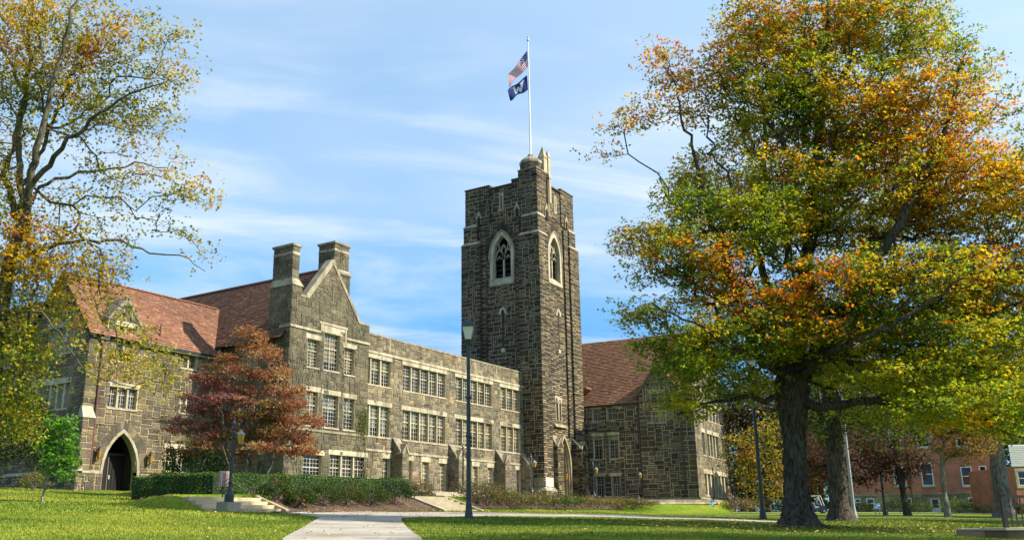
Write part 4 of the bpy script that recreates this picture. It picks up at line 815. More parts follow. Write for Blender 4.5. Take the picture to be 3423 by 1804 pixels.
# terrain sheet
Ls = np.concatenate([np.linspace(-1.25, -.75, 25)[:-1], np.linspace(-.75, .75, 320), np.linspace(.75, 1.25, 25)[1:]])
Dg = np.concatenate([np.linspace(-60, 6, 12), np.linspace(8, 18, 26)[0:], np.arange(18.3, 62, .3), np.arange(62.5, 100, .7), np.geomspace(101, 9000, 60)])
LL, DD = np.meshgrid(Ls, Dg); lat = LL*np.maximum(DD, 12.)*1.0; lat = np.where(DD < 12, LL*60*np.clip((12-DD)/30, .2, 1), lat)
X = DD*FW[0]+lat*RT[0]; Y = DD*FW[1]+lat*RT[1]; Z_ = Hn(X.ravel(), Y.ravel()).reshape(X.shape)
def grid_mesh(name, X, Y, Z, mats, kind=None):
    n, m = X.shape; me = bpy.data.meshes.new(name); co = np.stack([X, Y, Z], -1).reshape(-1, 3).astype(np.float32)
    i, j = np.meshgrid(np.arange(n-1), np.arange(m-1), indexing='ij'); a = (i*m+j).ravel(); f = np.stack([a, a+1, a+m+1, a+m], 1).astype(np.int32)
    me.vertices.add(len(co)); me.vertices.foreach_set('co', co.ravel()); me.loops.add(f.size); me.loops.foreach_set('vertex_index', f.ravel())
    me.polygons.add(len(f)); me.polygons.foreach_set('loop_start', np.arange(len(f), dtype=np.int32)*4); me.polygons.foreach_set('loop_total', np.full(len(f), 4, np.int32))
    me.polygons.foreach_set('use_smooth', [True]*len(f)); me.update(); me.validate(); me.materials.append(mats)
    o = bpy.data.objects.new(name, me); COL.objects.link(o)
    if kind: o['kind'] = kind
    return o
m, nt, b, _ = newmat('lawn_turf'); v = texco(nt, 1.)
c1 = ramp(nt, noise(nt, v, .22, 4.), [(.32, (.085, .155, .012)), (.5, (.14, .22, .016)), (.68, (.23, .27, .03))])
c2 = mix(nt, c1, ramp(nt, noise(nt, v, 9., 5.), [(.3, (.55, .6, .5)), (.7, (1.35, 1.3, 1.2))]))
c3 = mix(nt, c2, ramp(nt, noise(nt, v, 1.6, 4.), [(.4, (.85, .88, .8)), (.66, (1.25, 1.12, 1.1))]))
nt.links.new(c3, b.inputs['Base Color']); b.inputs['Roughness'].default_value = .95; b.inputs['Specular IOR Level'].default_value = .1; bump(nt, b, noise(nt, v, 22., 5.), 1., .06)
M_LAWN = m
grid_mesh('ground', X, Y, Z_, M_LAWN, 'structure')
# paths, road and planting beds: sheets draped a little above the turf
m, nt, b, _ = newmat('path_concrete'); v = texco(nt, 1.)
cc = mix(nt, ramp(nt, noise(nt, v, .5, 5.), [(.3, (.30, .27, .22)), (.7, (.44, .40, .33))]), ramp(nt, noise(nt, v, 14., 5.), [(.3, .8), (.7, 1.15)]))
stn = ramp(nt, noise(nt, texco(nt, (.4, .4, .4)), 1.1, 6., .7), [(.46, (1, 1, 1)), (.62, (.72, .68, .62))]); cc = mix(nt, cc, stn)
tcj = nt.nodes.new('ShaderNodeTexCoord'); dj = nt.nodes.new('ShaderNodeVectorMath'); dj.operation = 'DOT_PRODUCT'; dj.inputs[1].default_value = (FW[0]*.97-RT[0]*.2, FW[1]*.97-RT[1]*.2, 0); nt.links.new(tcj.outputs['Object'], dj.inputs[0])
mj = nt.nodes.new('ShaderNodeMath'); mj.operation = 'PINGPONG'; mj.inputs[1].default_value = .9; nt.links.new(dj.outputs['Value'], mj.inputs[0]); cc = mix(nt, cc, ramp(nt, mj.outputs[0], [(.02, .45), (.05, 1.)]))
nt.links.new(cc, b.inputs['Base Color']); b.inputs['Roughness'].default_value = .9; bump(nt, b, noise(nt, v, 40., 4.), .3, .006); M_PATH = m
m, nt, b, _ = newmat('drive_asphalt'); v = texco(nt, 1.)
cc = mix(nt, ramp(nt, noise(nt, v, .4, 5.), [(.3, (.14, .135, .125)), (.7, (.21, .20, .18))]), ramp(nt, noise(nt, v, 18., 5.), [(.3, .75), (.7, 1.2)]))
nt.links.new(cc, b.inputs['Base Color']); b.inputs['Roughness'].default_value = .9; bump(nt, b, noise(nt, v, 50., 4.), .4, .008); M_ROAD = m
m, nt, b, _ = newmat('bark_mulch'); v = texco(nt, 1.)
cc = mix(nt, ramp(nt, noise(nt, v, .7, 5.), [(.3, (.07, .042, .028)), (.7, (.125, .08, .05))]), ramp(nt, noise(nt, v, 11., 6., .75), [(.38, (.45, .4, .4)), (.6, (1.3, 1.2, 1.1)), (.72, (2.4, 1.9, 1.3))]))
nt.links.new(cc, b.inputs['Base Color']); b.inputs['Roughness'].default_value = .95; bump(nt, b, noise(nt, v, 16., 5.), 1., .06); M_MULCH = m
def strip(name, left, right, mat, up=.035, nu=14, step=.35, kind='structure', loft=None):
    # left/right: ground points (world xy) down the two sides
    def dens(P):
        P = np.array([p[:2] for p in P], float); seg = np.r_[0, np.cumsum(np.linalg.norm(np.diff(P, axis=0), axis=1))]; return P, seg
    Lp, Ls_ = dens(left); Rp, Rs_ = dens(right); n = max(8, int(max(Ls_[-1], Rs_[-1])/step)); t = np.linspace(0, 1, n)
    lp = np.stack([np.interp(t*Ls_[-1], Ls_, Lp[:, k]) for k in (0, 1)], 1); rp = np.stack([np.interp(t*Rs_[-1], Rs_, Rp[:, k]) for k in (0, 1)], 1)
    w = np.linspace(0, 1, nu); X = lp[:, None, 0]*(1-w)+rp[:, None, 0]*w; Y = lp[:, None, 1]*(1-w)+rp[:, None, 1]*w
    Z = Hn(X.ravel(), Y.ravel()).reshape(X.shape)+up
    if loft is not None: Z += loft(X, Y)
    return grid_mesh(name, X, Y, Z, mat, kind)
g = ground
pathL = [wpt(8, -2.55), wpt(14, -3.45), g(945, 1803), g(985, 1781), g(1028, 1755), g(1058, 1738), g(1072, 1730)]
pathR = [wpt(8, -.2), wpt(14, -1.15), g(1408, 1803), g(1378, 1779), g(1352, 1755), g(1341, 1741), g(1345, 1731)]
strip('path', pathL, pathR, M_PATH, .040)
roadU = [pxD(760, 37.4), g(880, 1700), g(1000, 1704), g(1200, 1708.5), g(1350, 1711), g(1560, 1713), g(1800, 1717), g(2100, 1722), g(2300, 1729), g(2600, 1742)]
roadL = [pxD(752, 36.0), g(880, 1708), g(1000, 1720), g(1072, 1731), g(1345, 1732), g(1560, 1727), g(1800, 1727), g(2100, 1731), g(2300, 1736), g(2600, 1747)]
strip('road', roadU, roadL, M_PATH, .030, 16, .4)
strip('path', [pxD(1500, 44.2), pxD(2300, 52), pxD(2850, 57), pxD(3700, 60)], [pxD(1500, 42.5), pxD(2300, 50.4), pxD(2850, 55.4), pxD(3700, 58.2)], M_ROAD, .035, 6, .6)
strip('path', [pxD(2440, 82), pxD(2620, 84), pxD(2830, 84), pxD(3500, 82)], [pxD(2440, 79), pxD(2620, 81), pxD(2830, 81), pxD(3500, 79)], M_PATH, .05, 6, .8)
def edge_strip(name, pxs, d0, d1, mat, up, **k):
    A = []; B_ = []
    for p in pxs:
        e = float(np.interp(s_of(p), ES, EE)); A.append(atD(p, e+d0)); B_.append(atD(p, e+d1))
    return strip(name, A, B_, mat, up, **k)
edge_strip('mulch_bed', list(range(905, 1500, 26)), -5.6, 1.5, M_MULCH, .05, nu=24)
edge_strip('mulch_bed', list(range(1566, 2090, 26)), -4.4, 1.4, M_MULCH, .05, nu=24)
0 and strip('mulch_bed', [pxD(520, 36.4), pxD(590, 36.2), pxD(660, 36.0), pxD(688, 36.4)], [pxD(520, 38.4), pxD(590, 38.4), pxD(660, 38.2), pxD(690, 38.2)], M_MULCH, .05)
# terrace paving in front of the hall
strip('terrace', [(56., 41.5), (66., 41.5), (76., 41.5), (86, 36.)], [(56., 46), (66., 46), (76., 46), (88., 42.)], M_PATH, .04, 10, .8)
# ------------------------------------------------------------------ grass blades and fallen leaves (uncountable)
M_GRASS = attr_mat('grass_blade', 2., (.85, .85, .85), (1.12, 1.12, 1.12), .8, 5., .05, .002, (.22, (.62, .72, .55), (1.3, 1.15, 1.1)))
def fast_mesh(name, verts, k, cols, mat, parent=None, org=None, kind=None):
    # verts: (N*k,3) polygons of k corners each
    n = len(verts)//k; me = bpy.data.meshes.new(name); v = np.asarray(verts, np.float32)
    if org is not None: v = v-np.array(org, np.float32)
    me.vertices.add(len(v)); me.vertices.foreach_set('co', v.ravel()); me.loops.add(len(v)); me.loops.foreach_set('vertex_index', np.arange(len(v), dtype=np.int32))
    me.polygons.add(n); me.polygons.foreach_set('loop_start', np.arange(n, dtype=np.int32)*k); me.polygons.foreach_set('loop_total', np.full(n, k, np.int32)); me.update()
    a = me.attributes.new('Col', 'FLOAT_COLOR', 'FACE'); c = np.ones((n, 4), np.float32); c[:, :3] = cols; a.data.foreach_set('color', c.ravel())
    me.materials.append(mat); o = bpy.data.objects.new(name, me); COL.objects.link(o)
    if parent is not None: o.parent = parent
    elif org is not None: o.location = org
    if kind: o['kind'] = kind
    return o
nr = np.random.default_rng(5)
def poly_mask(x, y, L, Rr):
    P = np.array([p[:2] for p in L]+[p[:2] for p in Rr][::-1]); ins = np.zeros(len(x), bool); j = len(P)-1
    for i in range(len(P)):
        c_ = ((P[i, 1] > y) != (P[j, 1] > y)) & (x < (P[j, 0]-P[i, 0])*(y-P[i, 1])/(P[j, 1]-P[i, 1]+1e-12)+P[i, 0]); ins ^= c_; j = i
    return ins
def grass(n, D0, D1, hgt, wid):
    D = np.sqrt(nr.uniform(D0**2, D1**2, n)); s = nr.uniform(-.62, .64, n); x = D*FW[0]+s*D*RT[0]; y = D*FW[1]+s*D*RT[1]
    keep = ~(poly_mask(x, y, pathL, pathR) | poly_mask(x, y, roadU, roadL)); E = np.interp(s, ES, EE); keep &= (D < E-4.3) | (s < s_of(500)); keep &= ~((s < s_of(1560)) & (D > 44) & (s > s_of(880)) & (D > E-5))
    x, y, D = x[keep], y[keep], D[keep]; n = len(x); z = Hn(x, y)
    a = nr.uniform(0, 2*math.pi, n); h = hgt*nr.uniform(.5, 1.3, n); w = wid*nr.uniform(.7, 1.4, n); lx, ly = nr.normal(0, .45, n)*h, nr.normal(0, .45, n)*h
    dx, dy = np.cos(a)*w/2, np.sin(a)*w/2; V = np.empty((n, 3, 3)); V[:, 0] = np.stack([x-dx, y-dy, z-.01], 1); V[:, 1] = np.stack([x+dx, y+dy, z-.01], 1); V[:, 2] = np.stack([x+lx, y+ly, z+h], 1)
    base = np.array([[.16, .22, .018], [.20, .26, .022], [.13, .19, .016], [.27, .29, .045], [.33, .30, .10]]); c_ = base[nr.choice(5, n, p=[.34, .3, .2, .12, .04])]*nr.uniform(.8, 1.2, (n, 1))
    return V.reshape(-1, 3), c_
va, ca = grass(260000, 15, 30, .042, .018); vb, cb_ = grass(240000, 30, 58, .055, .04)
tag(fast_mesh('grass', np.concatenate([va, vb]), 3, np.concatenate([ca, cb_]), M_GRASS), 'short mown green grass covering the sloping campus lawn', 'grass', kind='stuff')
def leaf_litter(n, centres):
    cs = []; 
    for (px, D, rl, rd, k) in centres:
        p = atD(px, D); q = nr.normal(0, 1, (int(n*k), 2)); xy = p[:2]+q[:, :1]*rl*RT+q[:, 1:]*rd*FW; cs.append(xy)
    xy = np.concatenate(cs); m_ = len(xy); z = Hn(xy[:, 0], xy[:, 1])+nr.uniform(.05, .085, m_); a = nr.uniform(0, 6.28, m_); r_ = nr.uniform(.03, .07, m_); V = np.empty((m_, 4, 3))
    for k in range(4):
        t = a+k*math.pi/2; rr = r_*(1. if k % 2 == 0 else .6); V[:, k] = np.stack([xy[:, 0]+np.cos(t)*rr, xy[:, 1]+np.sin(t)*rr, z+nr.uniform(-.012, .03, m_)], 1)
    base = np.array([[.40, .26, .10], [.34, .18, .05], [.45, .34, .13], [.26, .13, .05], [.5, .36, .06]]); return V.reshape(-1, 3), base[nr.choice(5, m_)]*nr.uniform(.7, 1.2, (m_, 1))
v_, c_ = leaf_litter(1000, [(2650, 31, 3.0, 1.8, .8), (2300, 30, 8, 6, .15), (1000, 43, 3., 1.5, .5), (1250, 49, 4, 1.5, .7), (830, 37.5, 1., 1.2, .14), (3100, 36, 7, 7, .35), (100, 30, 5, 4, .12), (1700, 60, 6, 2, .4), (1300, 30, 10, 8, .14), (1180, 24, 2.5, 5, .05), (1250, 36, 5, 1.5, .1), (600, 37.2, 1.6, .6, .2), (400, 28, 7, 6, .05)])
tag(fast_mesh('fallen_leaves', v_, 4, c_, M_GRASS), 'tan and orange fallen leaves scattered over lawn and mulch', 'leaves', kind='stuff')
# ================================================================== trees and shrubs
def leaf_mat(name, trans=.35, sp=.25):
    m, nt, b, out = newmat(name); a = nt.nodes.new('ShaderNodeAttribute'); a.attribute_name = 'Col'
    c = a.outputs['Color']; nt.links.new(c, b.inputs['Base Color']); b.inputs['Roughness'].default_value = .55; b.inputs['Specular IOR Level'].default_value = sp
    t = nt.nodes.new('ShaderNodeBsdfTranslucent'); nt.links.new(mix(nt, c, (1.5, 1.35, .8)), t.inputs['Color'])
    mx = nt.nodes.new('ShaderNodeMixShader'); mx.inputs[0].default_value = trans; nt.links.new(b.outputs[0], mx.inputs[1]); nt.links.new(t.outputs[0], mx.inputs[2]); nt.links.new(mx.outputs[0], out.inputs['Surface']); return m
M_LEAF = leaf_mat('autumn_leaf', .48); M_EVER = leaf_mat('hedge_leaf', .15, .3)
def bark_mat(name, c0, c1, sc=(9, 9, 1.6), st=1.):
    m, nt, b, _ = newmat(name); v = texco(nt, sc); n = noise(nt, v, 1.6, 7., .65)
    cc = mix(nt, ramp(nt, n, [(.36, c0), (.62, c1)]), ramp(nt, noise(nt, texco(nt, 1.), .8, 4.), [(.35, .75), (.65, 1.2)]))
    nt.links.new(cc, b.inputs['Base Color']); b.inputs['Roughness'].default_value = .95; b.inputs['Specular IOR Level'].default_value = .1; bump(nt, b, n, st, .09); return m
M_BARK = bark_mat('maple_bark', (.022, .018, .013), (.125, .105, .08)); M_BARK2 = bark_mat('grey_bark', (.075, .068, .052), (.25, .23, .185), (5, 5, 2.), .5); M_BARK4 = bark_mat('olive_bark', (.04, .036, .024), (.15, .135, .085), (5, 5, 2.), .5); M_BARK3 = bark_mat('pale_bark', (.16, .14, .11), (.42, .39, .33), (5, 5, 2.), .4)
K = 1.32880
def leaves_mesh(P, cols, size, tmpl, rng, tilt=.6, up=(0, 0, 1)):
    n = len(P); nrm = rng.normal(0, tilt, (n, 3)); nrm += np.array(up); nrm /= np.linalg.norm(nrm, axis=1)[:, None]
    a = rng.normal(0, 1, (n, 3)); a -= (a*nrm).sum(1)[:, None]*nrm; a /= np.linalg.norm(a, axis=1)[:, None]+1e-9; b = np.cross(nrm, a)
    s = (size*rng.uniform(.6, 1.3, n))[:, None, None]; T = np.array(tmpl)   # (k,3)
    V = P[:, None, :]+s*(T[None, :, 0:1]*a[:, None]+T[None, :, 1:2]*b[:, None]+T[None, :, 2:3]*nrm[:, None]); return V.reshape(-1, 3)
T_LOBE = [(-.5, 0, 0), (-.18, .22, .05), (-.12, .52, -.05), (.12, .24, .06), (.55, .12, -.02), (.22, -.02, .08), (.3, -.42, -.05), (-.1, -.22, .05)]
T_OVAL = [(-.5, 0, -.04), (-.1, .26, .03), (.5, 0, -.05), (-.05, -.26, .03)]
class Tree:
    def __init__(s, seed): s.rng = np.random.default_rng(seed); s.p = []; s.par = []; s.minr = []
    def add(s, q, par, mr=0.): s.p.append(np.array(q, float)); s.par.append(par); s.minr.append(mr); return len(s.p)-1
    def limb(s, pts, r0, r1, at_=None, step=.35, wob=.05):
        pts = [np.array(q, float) for q in pts]; par = at_
        if par is None and s.p:
            d = np.linalg.norm(np.array(s.p)-pts[0], axis=1); par = int(d.argmin())
        if par is None: par = -1
        seg = [np.linalg.norm(b-a) for a, b in zip(pts[:-1], pts[1:])]; L = sum(seg); n = max(2, int(L/step)); cum = np.r_[0, np.cumsum(seg)]; A = np.array(pts)
        for k in range(0 if par == -1 else 1, n+1):
            t = L*k/n; q = np.array([np.interp(t, cum, A[:, i]) for i in range(3)])
            if 0 < k < n: q = q+s.rng.normal(0, wob, 3)
            par = s.add(q, par, lerp(r0, r1, k/n))
        return par
    def attach(s, C, centre, step=.45, droop=.0, k_=.35, skip=0):
        order = np.argsort(np.linalg.norm(C-centre, axis=1)); s.tips = []
        cap = len(s.p)+len(C)*14+10; A = np.empty((cap, 3)); n = len(s.p); A[:n] = np.array(s.p); dist = np.zeros(cap); A0 = skip
        dist[:n] = np.linalg.norm(A[:n]-centre, axis=1)*k_
        for ci in order:
            c = C[ci]; d = np.linalg.norm(A[A0:n]-c, axis=1)+dist[A0:n]; j = int(d.argmin())+A0; L = np.linalg.norm(c-A[j]); m_ = max(1, int(L/step)); par = j; a = A[j].copy()
            b_ = s.rng.normal(0, .10*L, 3); b_[2] += .10*L
            for k in range(1, m_+1):
                t = k/m_; q = a+(c-a)*t+b_*math.sin(math.pi*t)*(1 if m_ > 1 else 0)+(s.rng.normal(0, .06, 3) if k < m_ else 0); q[2] -= droop*t*t*L
                par = s.add(q, par); A[n] = q; dist[n] = dist[j]+k_*L*t*.8; n += 1
            s.tips.append(par)
    def wood(s, name, mat, parent, org, rtip=.008, ex=.44, maxr=None, thin=None):
        P = np.array(s.p); par = np.array(s.par); n = len(P); w = np.zeros(n); kids = [[] for _ in range(n)]
        for i in range(n):
            if par[i] >= 0: kids[par[i]].append(i)
        for i in s.tips: w[i] += 1
        for i in range(n-1, -1, -1):
            if par[i] >= 0: w[par[i]] += w[i]
        r = np.maximum(rtip*np.maximum(w, 1)**ex, np.array(s.minr))
        if maxr: r = np.where(np.array(s.minr) > 0, r, np.minimum(r, maxr))
        mb = MB(); starts = [i for i in range(n) if par[i] < 0]; stack = list(starts)
        while stack:
            i = stack.pop(); ch = [i]; 
            pts = ([P[par[i]]] if par[i] >= 0 else [])+[P[i]]; rr = ([min(r[par[i]], r[i]*1.15)] if par[i] >= 0 else [])+[r[i]]
            while kids[i]:
                nx = max(kids[i], key=lambda q: (r[q], w[q]))
                for q in kids[i]:
                    if q != nx: stack.append(q)
                i = nx; pts.append(P[i]); rr.append(r[i])
            if len(pts) < 2: continue
            R_ = max(rr); mb.tube(pts, rr, 14 if R_ > .25 else 8 if R_ > .1 else 5 if R_ > .03 else 3, cap=False)
        return mb.build(name, mat, parent, org, smooth=True)
def blob_pts(blobs, D0, per, rng, flat=1., shell=2.2, depth=None, scale=K):
    C = []; I = []
    for bi, b in enumerate(blobs):
        x, y, rx, ry, dn = b[:5]; dD = b[5] if len(b) > 5 else 0.; dep = b[6] if len(b) > 6 else None
        D = D0+dD; c = at(x*scale, y*scale, D); ppm = FPX/(np.linalg.norm(c)*.985); a, h = rx*scale/ppm, ry*scale/ppm; dr = dep if dep else (depth if depth else (a+h)/2*1.1)
        n = max(2, int(per*dn*(a*h*dr)**(.78))); u = rng.normal(0, 1, (n, 3)); u /= np.linalg.norm(u, axis=1)[:, None]; u *= rng.uniform(.12, 1, (n, 1))**(1/shell)
        q = c+u[:, :1]*a*np.array([RT[0], RT[1], 0])+u[:, 1:2]*dr*np.array([FW[0], FW[1], 0])+u[:, 2:]*h*np.array([0, 0, 1.])
        C.append(q); I += [bi]*n
    return np.concatenate(C), np.array(I)
def pal_cols(P, rng, zones, base, clump=1.6, mixn=.35, seed=0):
    # real leaf colour: patches of turned foliage around zone centres, plus clump and leaf variation
    n = len(P); base = np.array([b for b, _ in base]), np.array([w for _, w in base], float)
    ph = np.sin(P @ np.array([[1.3, .7, -1.1], [-.9, 1.7, .6], [.5, -1.2, 1.6]]).T/clump*1.7+seed).sum(1)/3+rng.normal(0, mixn, n)
    q = np.clip((ph+1.)/2, 0, .999); cw = np.cumsum(base[1]/base[1].sum()); col = base[0][np.clip(np.searchsorted(cw, q), 0, len(base[0])-1)]
    for (c, r_, colr, amt) in zones:
        d = np.linalg.norm((P-np.array(c))/np.array(r_), axis=1)+rng.normal(0, .22, n); m_ = (d < 1) & (rng.uniform(0, 1, n) < amt)
        cz = np.array(colr)[rng.integers(0, len(colr), n)]; col = np.where(m_[:, None], cz, col)
    return col*rng.uniform(.84, 1.16, (n, 1))
def foliage(tips, per, sig, size, tmpl, mat, cols_fn, rng, parent, org, tilt=.6, drop=0., name='crown', kind=None):
    T = np.asarray(tips); ns = 4; S = np.repeat(T, ns, 0)+rng.normal(0, 1, (len(T)*ns, 3))*np.array(sig)*1.05; k = max(1, int(round(per/ns))); P = np.repeat(S, k, 0); n = len(P); P = P+rng.normal(0, 1, (n, 3))*np.array(sig)*.42; P[:, 2] -= drop
    c = np.repeat(cols_fn(S), k, 0)*rng.uniform(.82, 1.18, (n, 1)); o_ = rng.uniform(0, 1, n) < .16; c[o_] = cols_fn(P[o_]); V = leaves_mesh(P, c, size, tmpl, rng, tilt); return fast_mesh(name, V, len(tmpl), c, mat, parent, org)
MG0 = 0
GREEN = [(.055, .105, .012), (.035, .075, .010), (.085, .13, .014), (.14, .16, .018)]
ORAN = [(.56, .21, .018), (.50, .14, .015), (.62, .30, .02), (.42, .12, .015)]
YELL = [(.56, .38, .022), (.50, .36, .025), (.62, .44, .03), (.40, .34, .03)]
def zb(px, py, D, rpx, rpy, rd):       # colour zone from picture centre
    c = at(px*K, py*K, D); ppm = FPX/np.linalg.norm(c); r_ = rpx*K/ppm; return c, (max(r_, .3), max(r_, .3) if rd is None else max(r_, rd), rpy*K/ppm)
# ------------------------------------------------------------------ big maple on the right
rng_ = np.random.default_rng(21)
DM = 32.; base = pxD(2652, DM); ORG_M = tuple(base)
maple = thing('maple_tree', ORG_M, 'large maple with furrowed dark trunk turning orange over green, nearest tree on the right lawn', 'tree')
def mp(x, y, dD=0.): return at(x*K, y*K, DM+dD)
T = Tree(3)
# trunk with flared roots as its own lofted surface
mb = MB(); seg = 28; lv = [(-.35, 1.0), (0, .74), (.18, .56), (.45, .46), (.9, .41), (1.6, .375), (2.6, .365), (3.4, .38), (4.0, .50), (4.5, .58), (4.9, .54), (5.3, .38), (5.7, .22)]
ctop = mp(1990, 960); lean = (ctop[:2]-base[:2])/(ctop[2]-base[2])
k0 = 0
for (z, r_) in lv:
    for j in range(seg):
        w = 2*math.pi*j/seg; fl = 1+max(0, .6-z)*.55*max(0, math.sin(w*2.5+.6))+.055*math.sin(5*w+z*.7)+.035*math.sin(9*w-z*1.3)+.02*math.sin(17*w+z)
        mb.v.append((base[0]+lean[0]*max(z, 0)+math.cos(w)*r_*fl, base[1]+lean[1]*max(z, 0)+math.sin(w)*r_*fl, base[2]+z))
for i in range(len(lv)-1):
    for j in range(seg):
        a = i*seg+j; b_ = i*seg+(j+1) % seg; mb.f.append((a, b_, b_+seg, a+seg)); mb.c.append((.1, .1, .1)); mb.m.append(0)
tr = mb.build('trunk', M_BARK, maple, ORG_M, smooth=True)
sub = tr.modifiers.new('sub', 'SUBSURF'); sub.levels = sub.render_levels = 3
tx = bpy.data.textures.new('bark_ridge', 'MUSGRAVE'); tx.noise_scale = .16
tx2 = tr.modifiers.new('ridge', 'DISPLACE'); tx2.texture = tx; tx2.strength = .05; tx2.mid_level = .5; tx2.texture_coords = 'OBJECT'
eo = None
tx2.texture_coords = 'LOCAL'
n0 = T.add(ctop+np.array([0, 0, -1.6]), -1, .42); n1 = T.add(ctop, n0, .4)
T.limb([ctop, mp(2010, 850), mp(2030, 700, .3), mp(2040, 520, .2), mp(2060, 330, 0), mp(2080, 120, -.3), mp(2090, -60, 0)], .32, .06, n1)
T.limb([ctop, mp(2080, 860, -1.2), mp(2180, 700, -1.8), mp(2290, 520, -2.2), mp(2380, 330, -2.), mp(2420, 150, -2.)], .24, .05, n1)
T.limb([ctop, mp(1930, 880, -1), mp(1860, 740, -1.8), mp(1790, 560, -1.5), mp(1740, 380, -1.), mp(1700, 220, -.8), mp(1668, 140, -.8)], .16, .015, n1)
T.limb([ctop, mp(1960, 830, 1.5), mp(1900, 600, 2.4), mp(1930, 350, 2.5), mp(1900, 120, 2.2)], .2, .04, n1)
T.limb([ctop, mp(2110, 800, 1.8), mp(2230, 600, 3.), mp(2300, 380, 3.2), mp(2260, 120, 3.)], .2, .04, n1)
T.limb([ctop+np.array([0, 0, -.3]), mp(2060, 1030, -.6), mp(2150, 1005, -1.4), mp(2230, 1012, -2), mp(2350, 1015, -2.4), mp(2500, 985, -2.8), mp(2700, 960, -3)], .17, .04, n0)
T.limb([ctop+np.array([0, 0, -.3]), mp(1930, 1000, -.4), mp(1850, 1000, -.8), mp(1760, 1015, -1.2), mp(1700, 1045, -1.4)], .13, .025, n0)
T.limb([ctop, mp(2100, 880, -2.6), mp(2250, 820, -4.2), mp(2420, 700, -5.)], .15, .03, n1)
T.limb([ctop, mp(1900, 900, -2.4), mp(1760, 820, -3.8), mp(1640, 760, -4.)], .13, .025, n1)
T.limb([ctop, mp(1900, 850, 3), mp(1760, 700, 4.5)], .12, .03, n1); T.limb([ctop, mp(2150, 880, 3.5), mp(2400, 800, 5.5)], .14, .03, n1)
mbl = [(1662, 160, 42, 95, .55, 0, 1.2), (1625, 275, 80, 42, .5, -.5, 1.2), (1560, 300, 50, 42, .35, -1, 1), (1535, 372, 55, 24, .3, -.5, .8), (1745, 230, 65, 110, .6, 0, 1.6), (1880, 90, 70, 120, .8), (2060, 60, 150, 110, 1., 0, 3), (2240, 70, 130, 110, .9, 0, 3), (2360, 130, 80, 80, .5, -1, 2),
       (1930, 280, 130, 130, .9, 0, 3.2), (2140, 290, 160, 140, 1., 0, 4), (2350, 310, 110, 130, .9, -1, 3.2), (2500, 250, 50, 60, .35, -1, 1.5), (1800, 420, 80, 60, .5, 0, 2.), (1770, 540, 100, 75, .9, -1, 3), (1660, 600, 85, 45, .8, -1, 2.2), (1580, 610, 45, 38, .55, -1, 1.2), (1610, 690, 50, 40, .4, -1, 1.5),
       (1640, 790, 85, 40, .8, -1.5, 2.2), (1570, 800, 35, 22, .5, -1.5, 1), (1790, 690, 110, 85, 1., -1, 4), (1960, 520, 150, 130, 1., 0, 4.5), (2200, 500, 170, 150, 1., 0, 5), (2430, 500, 130, 130, 1., -1, 4), (2560, 480, 60, 100, .7, -1, 3), (2600, 300, 60, 60, .3, -1, 2),
       (1850, 860, 150, 80, 1., -1.5, 4), (2080, 740, 160, 100, 1., -1, 5), (2320, 740, 170, 120, 1., -1, 5), (2530, 740, 130, 130, 1., -1, 4), (1740, 930, 95, 55, .95, -2, 3), (1740, 1010, 80, 38, .9, -2, 2), (1860, 975, 90, 40, .8, 0, 3), (2150, 930, 120, 45, .7, 0, 4), (2350, 950, 160, 60, .8, -2, 4), (2530, 960, 120, 60, .8, -2.5, 3), (2200, 1040, 110, 30, .4, 1, 3), (2420, 1050, 120, 26, .5, -2, 3), (2700, 700, 110, 200, .6, -1, 4), (2700, 450, 100, 150, .5, -1, 4)]
mbl += [(2430, 190, 50, 40, .5, -1), (2180, 850, 150, 50, .9, -2), (2400, 860, 140, 55, .9, -3), (2560, 850, 90, 60, .8, -3), (2010, 840, 110, 50, .8, -2), (1900, 770, 110, 55, .9, -2), (1725, 470, 70, 55, .8), (1700, 870, 110, 45, .8, -2), (2460, 1010, 120, 45, .8, -4), (2560, 1060, 90, 45, .8, -4), (2330, 1020, 90, 35, .6, -4), (2250, 950, 120, 40, .7, -3), (1900, 560, 110, 80, .8, -2), (1690, 640, 80, 60, .7, -2), (2000, 180, 80, 80, .8, -1), (1830, 180, 60, 90, .6)]
mbl = [tuple(b[:5])+((b[5] if len(b) > 5 else 0), (b[6] if len(b) > 6 else 2.5)*.68) for b in mbl]
C, I = blob_pts(mbl, DM, 66., rng_, shell=2.1)
print('maple clusters', len(C))
T.attach(C, ctop, .5, .04, .33)
T.wood('limbs', M_BARK, maple, ORG_M, .0075, .43, .3)
zon = [(*zb(1662, 150, DM, 90, 160, 3), ORAN[:3]+YELL[:2], .8), (*zb(1600, 330, DM, 130, 110, 3), ORAN[1:3]+YELL[:2], .75), (*zb(1900, 90, DM, 160, 130, 4), ORAN+YELL[:2], .42), (*zb(2080, 40, DM, 100, 90, 4), ORAN[:3]+YELL, .45),
       (*zb(2380, 330, DM-2, 150, 190, 5), ORAN+YELL, .75), (*zb(2480, 620, DM-2, 170, 230, 5), ORAN[:2]+YELL+YELL, .55), (*zb(2100, 400, DM-3, 80, 80, 3), ORAN+YELL, .4), (*zb(1950, 690, DM-4.5, 260, 85, 3.5), ORAN, .62), (*zb(1800, 640, DM-4, 60, 60, 3), ORAN, .8),
       (*zb(2180, 800, DM-5, 150, 60, 3), ORAN+YELL[:1], .7), (*zb(1600, 620, DM-1, 90, 60, 2.5), ORAN[:3]+YELL, .6), (*zb(1600, 800, DM-1, 90, 40, 2.5), YELL+ORAN[:1], .5), (*zb(1720, 420, DM, 130, 70, 4), YELL+ORAN[2:3], .5), (*zb(2400, 950, DM-3, 200, 80, 4), [(.30, .36, .025), (.22, .30, .02), (.40, .38, .02), (.50, .42, .02)], .7)]
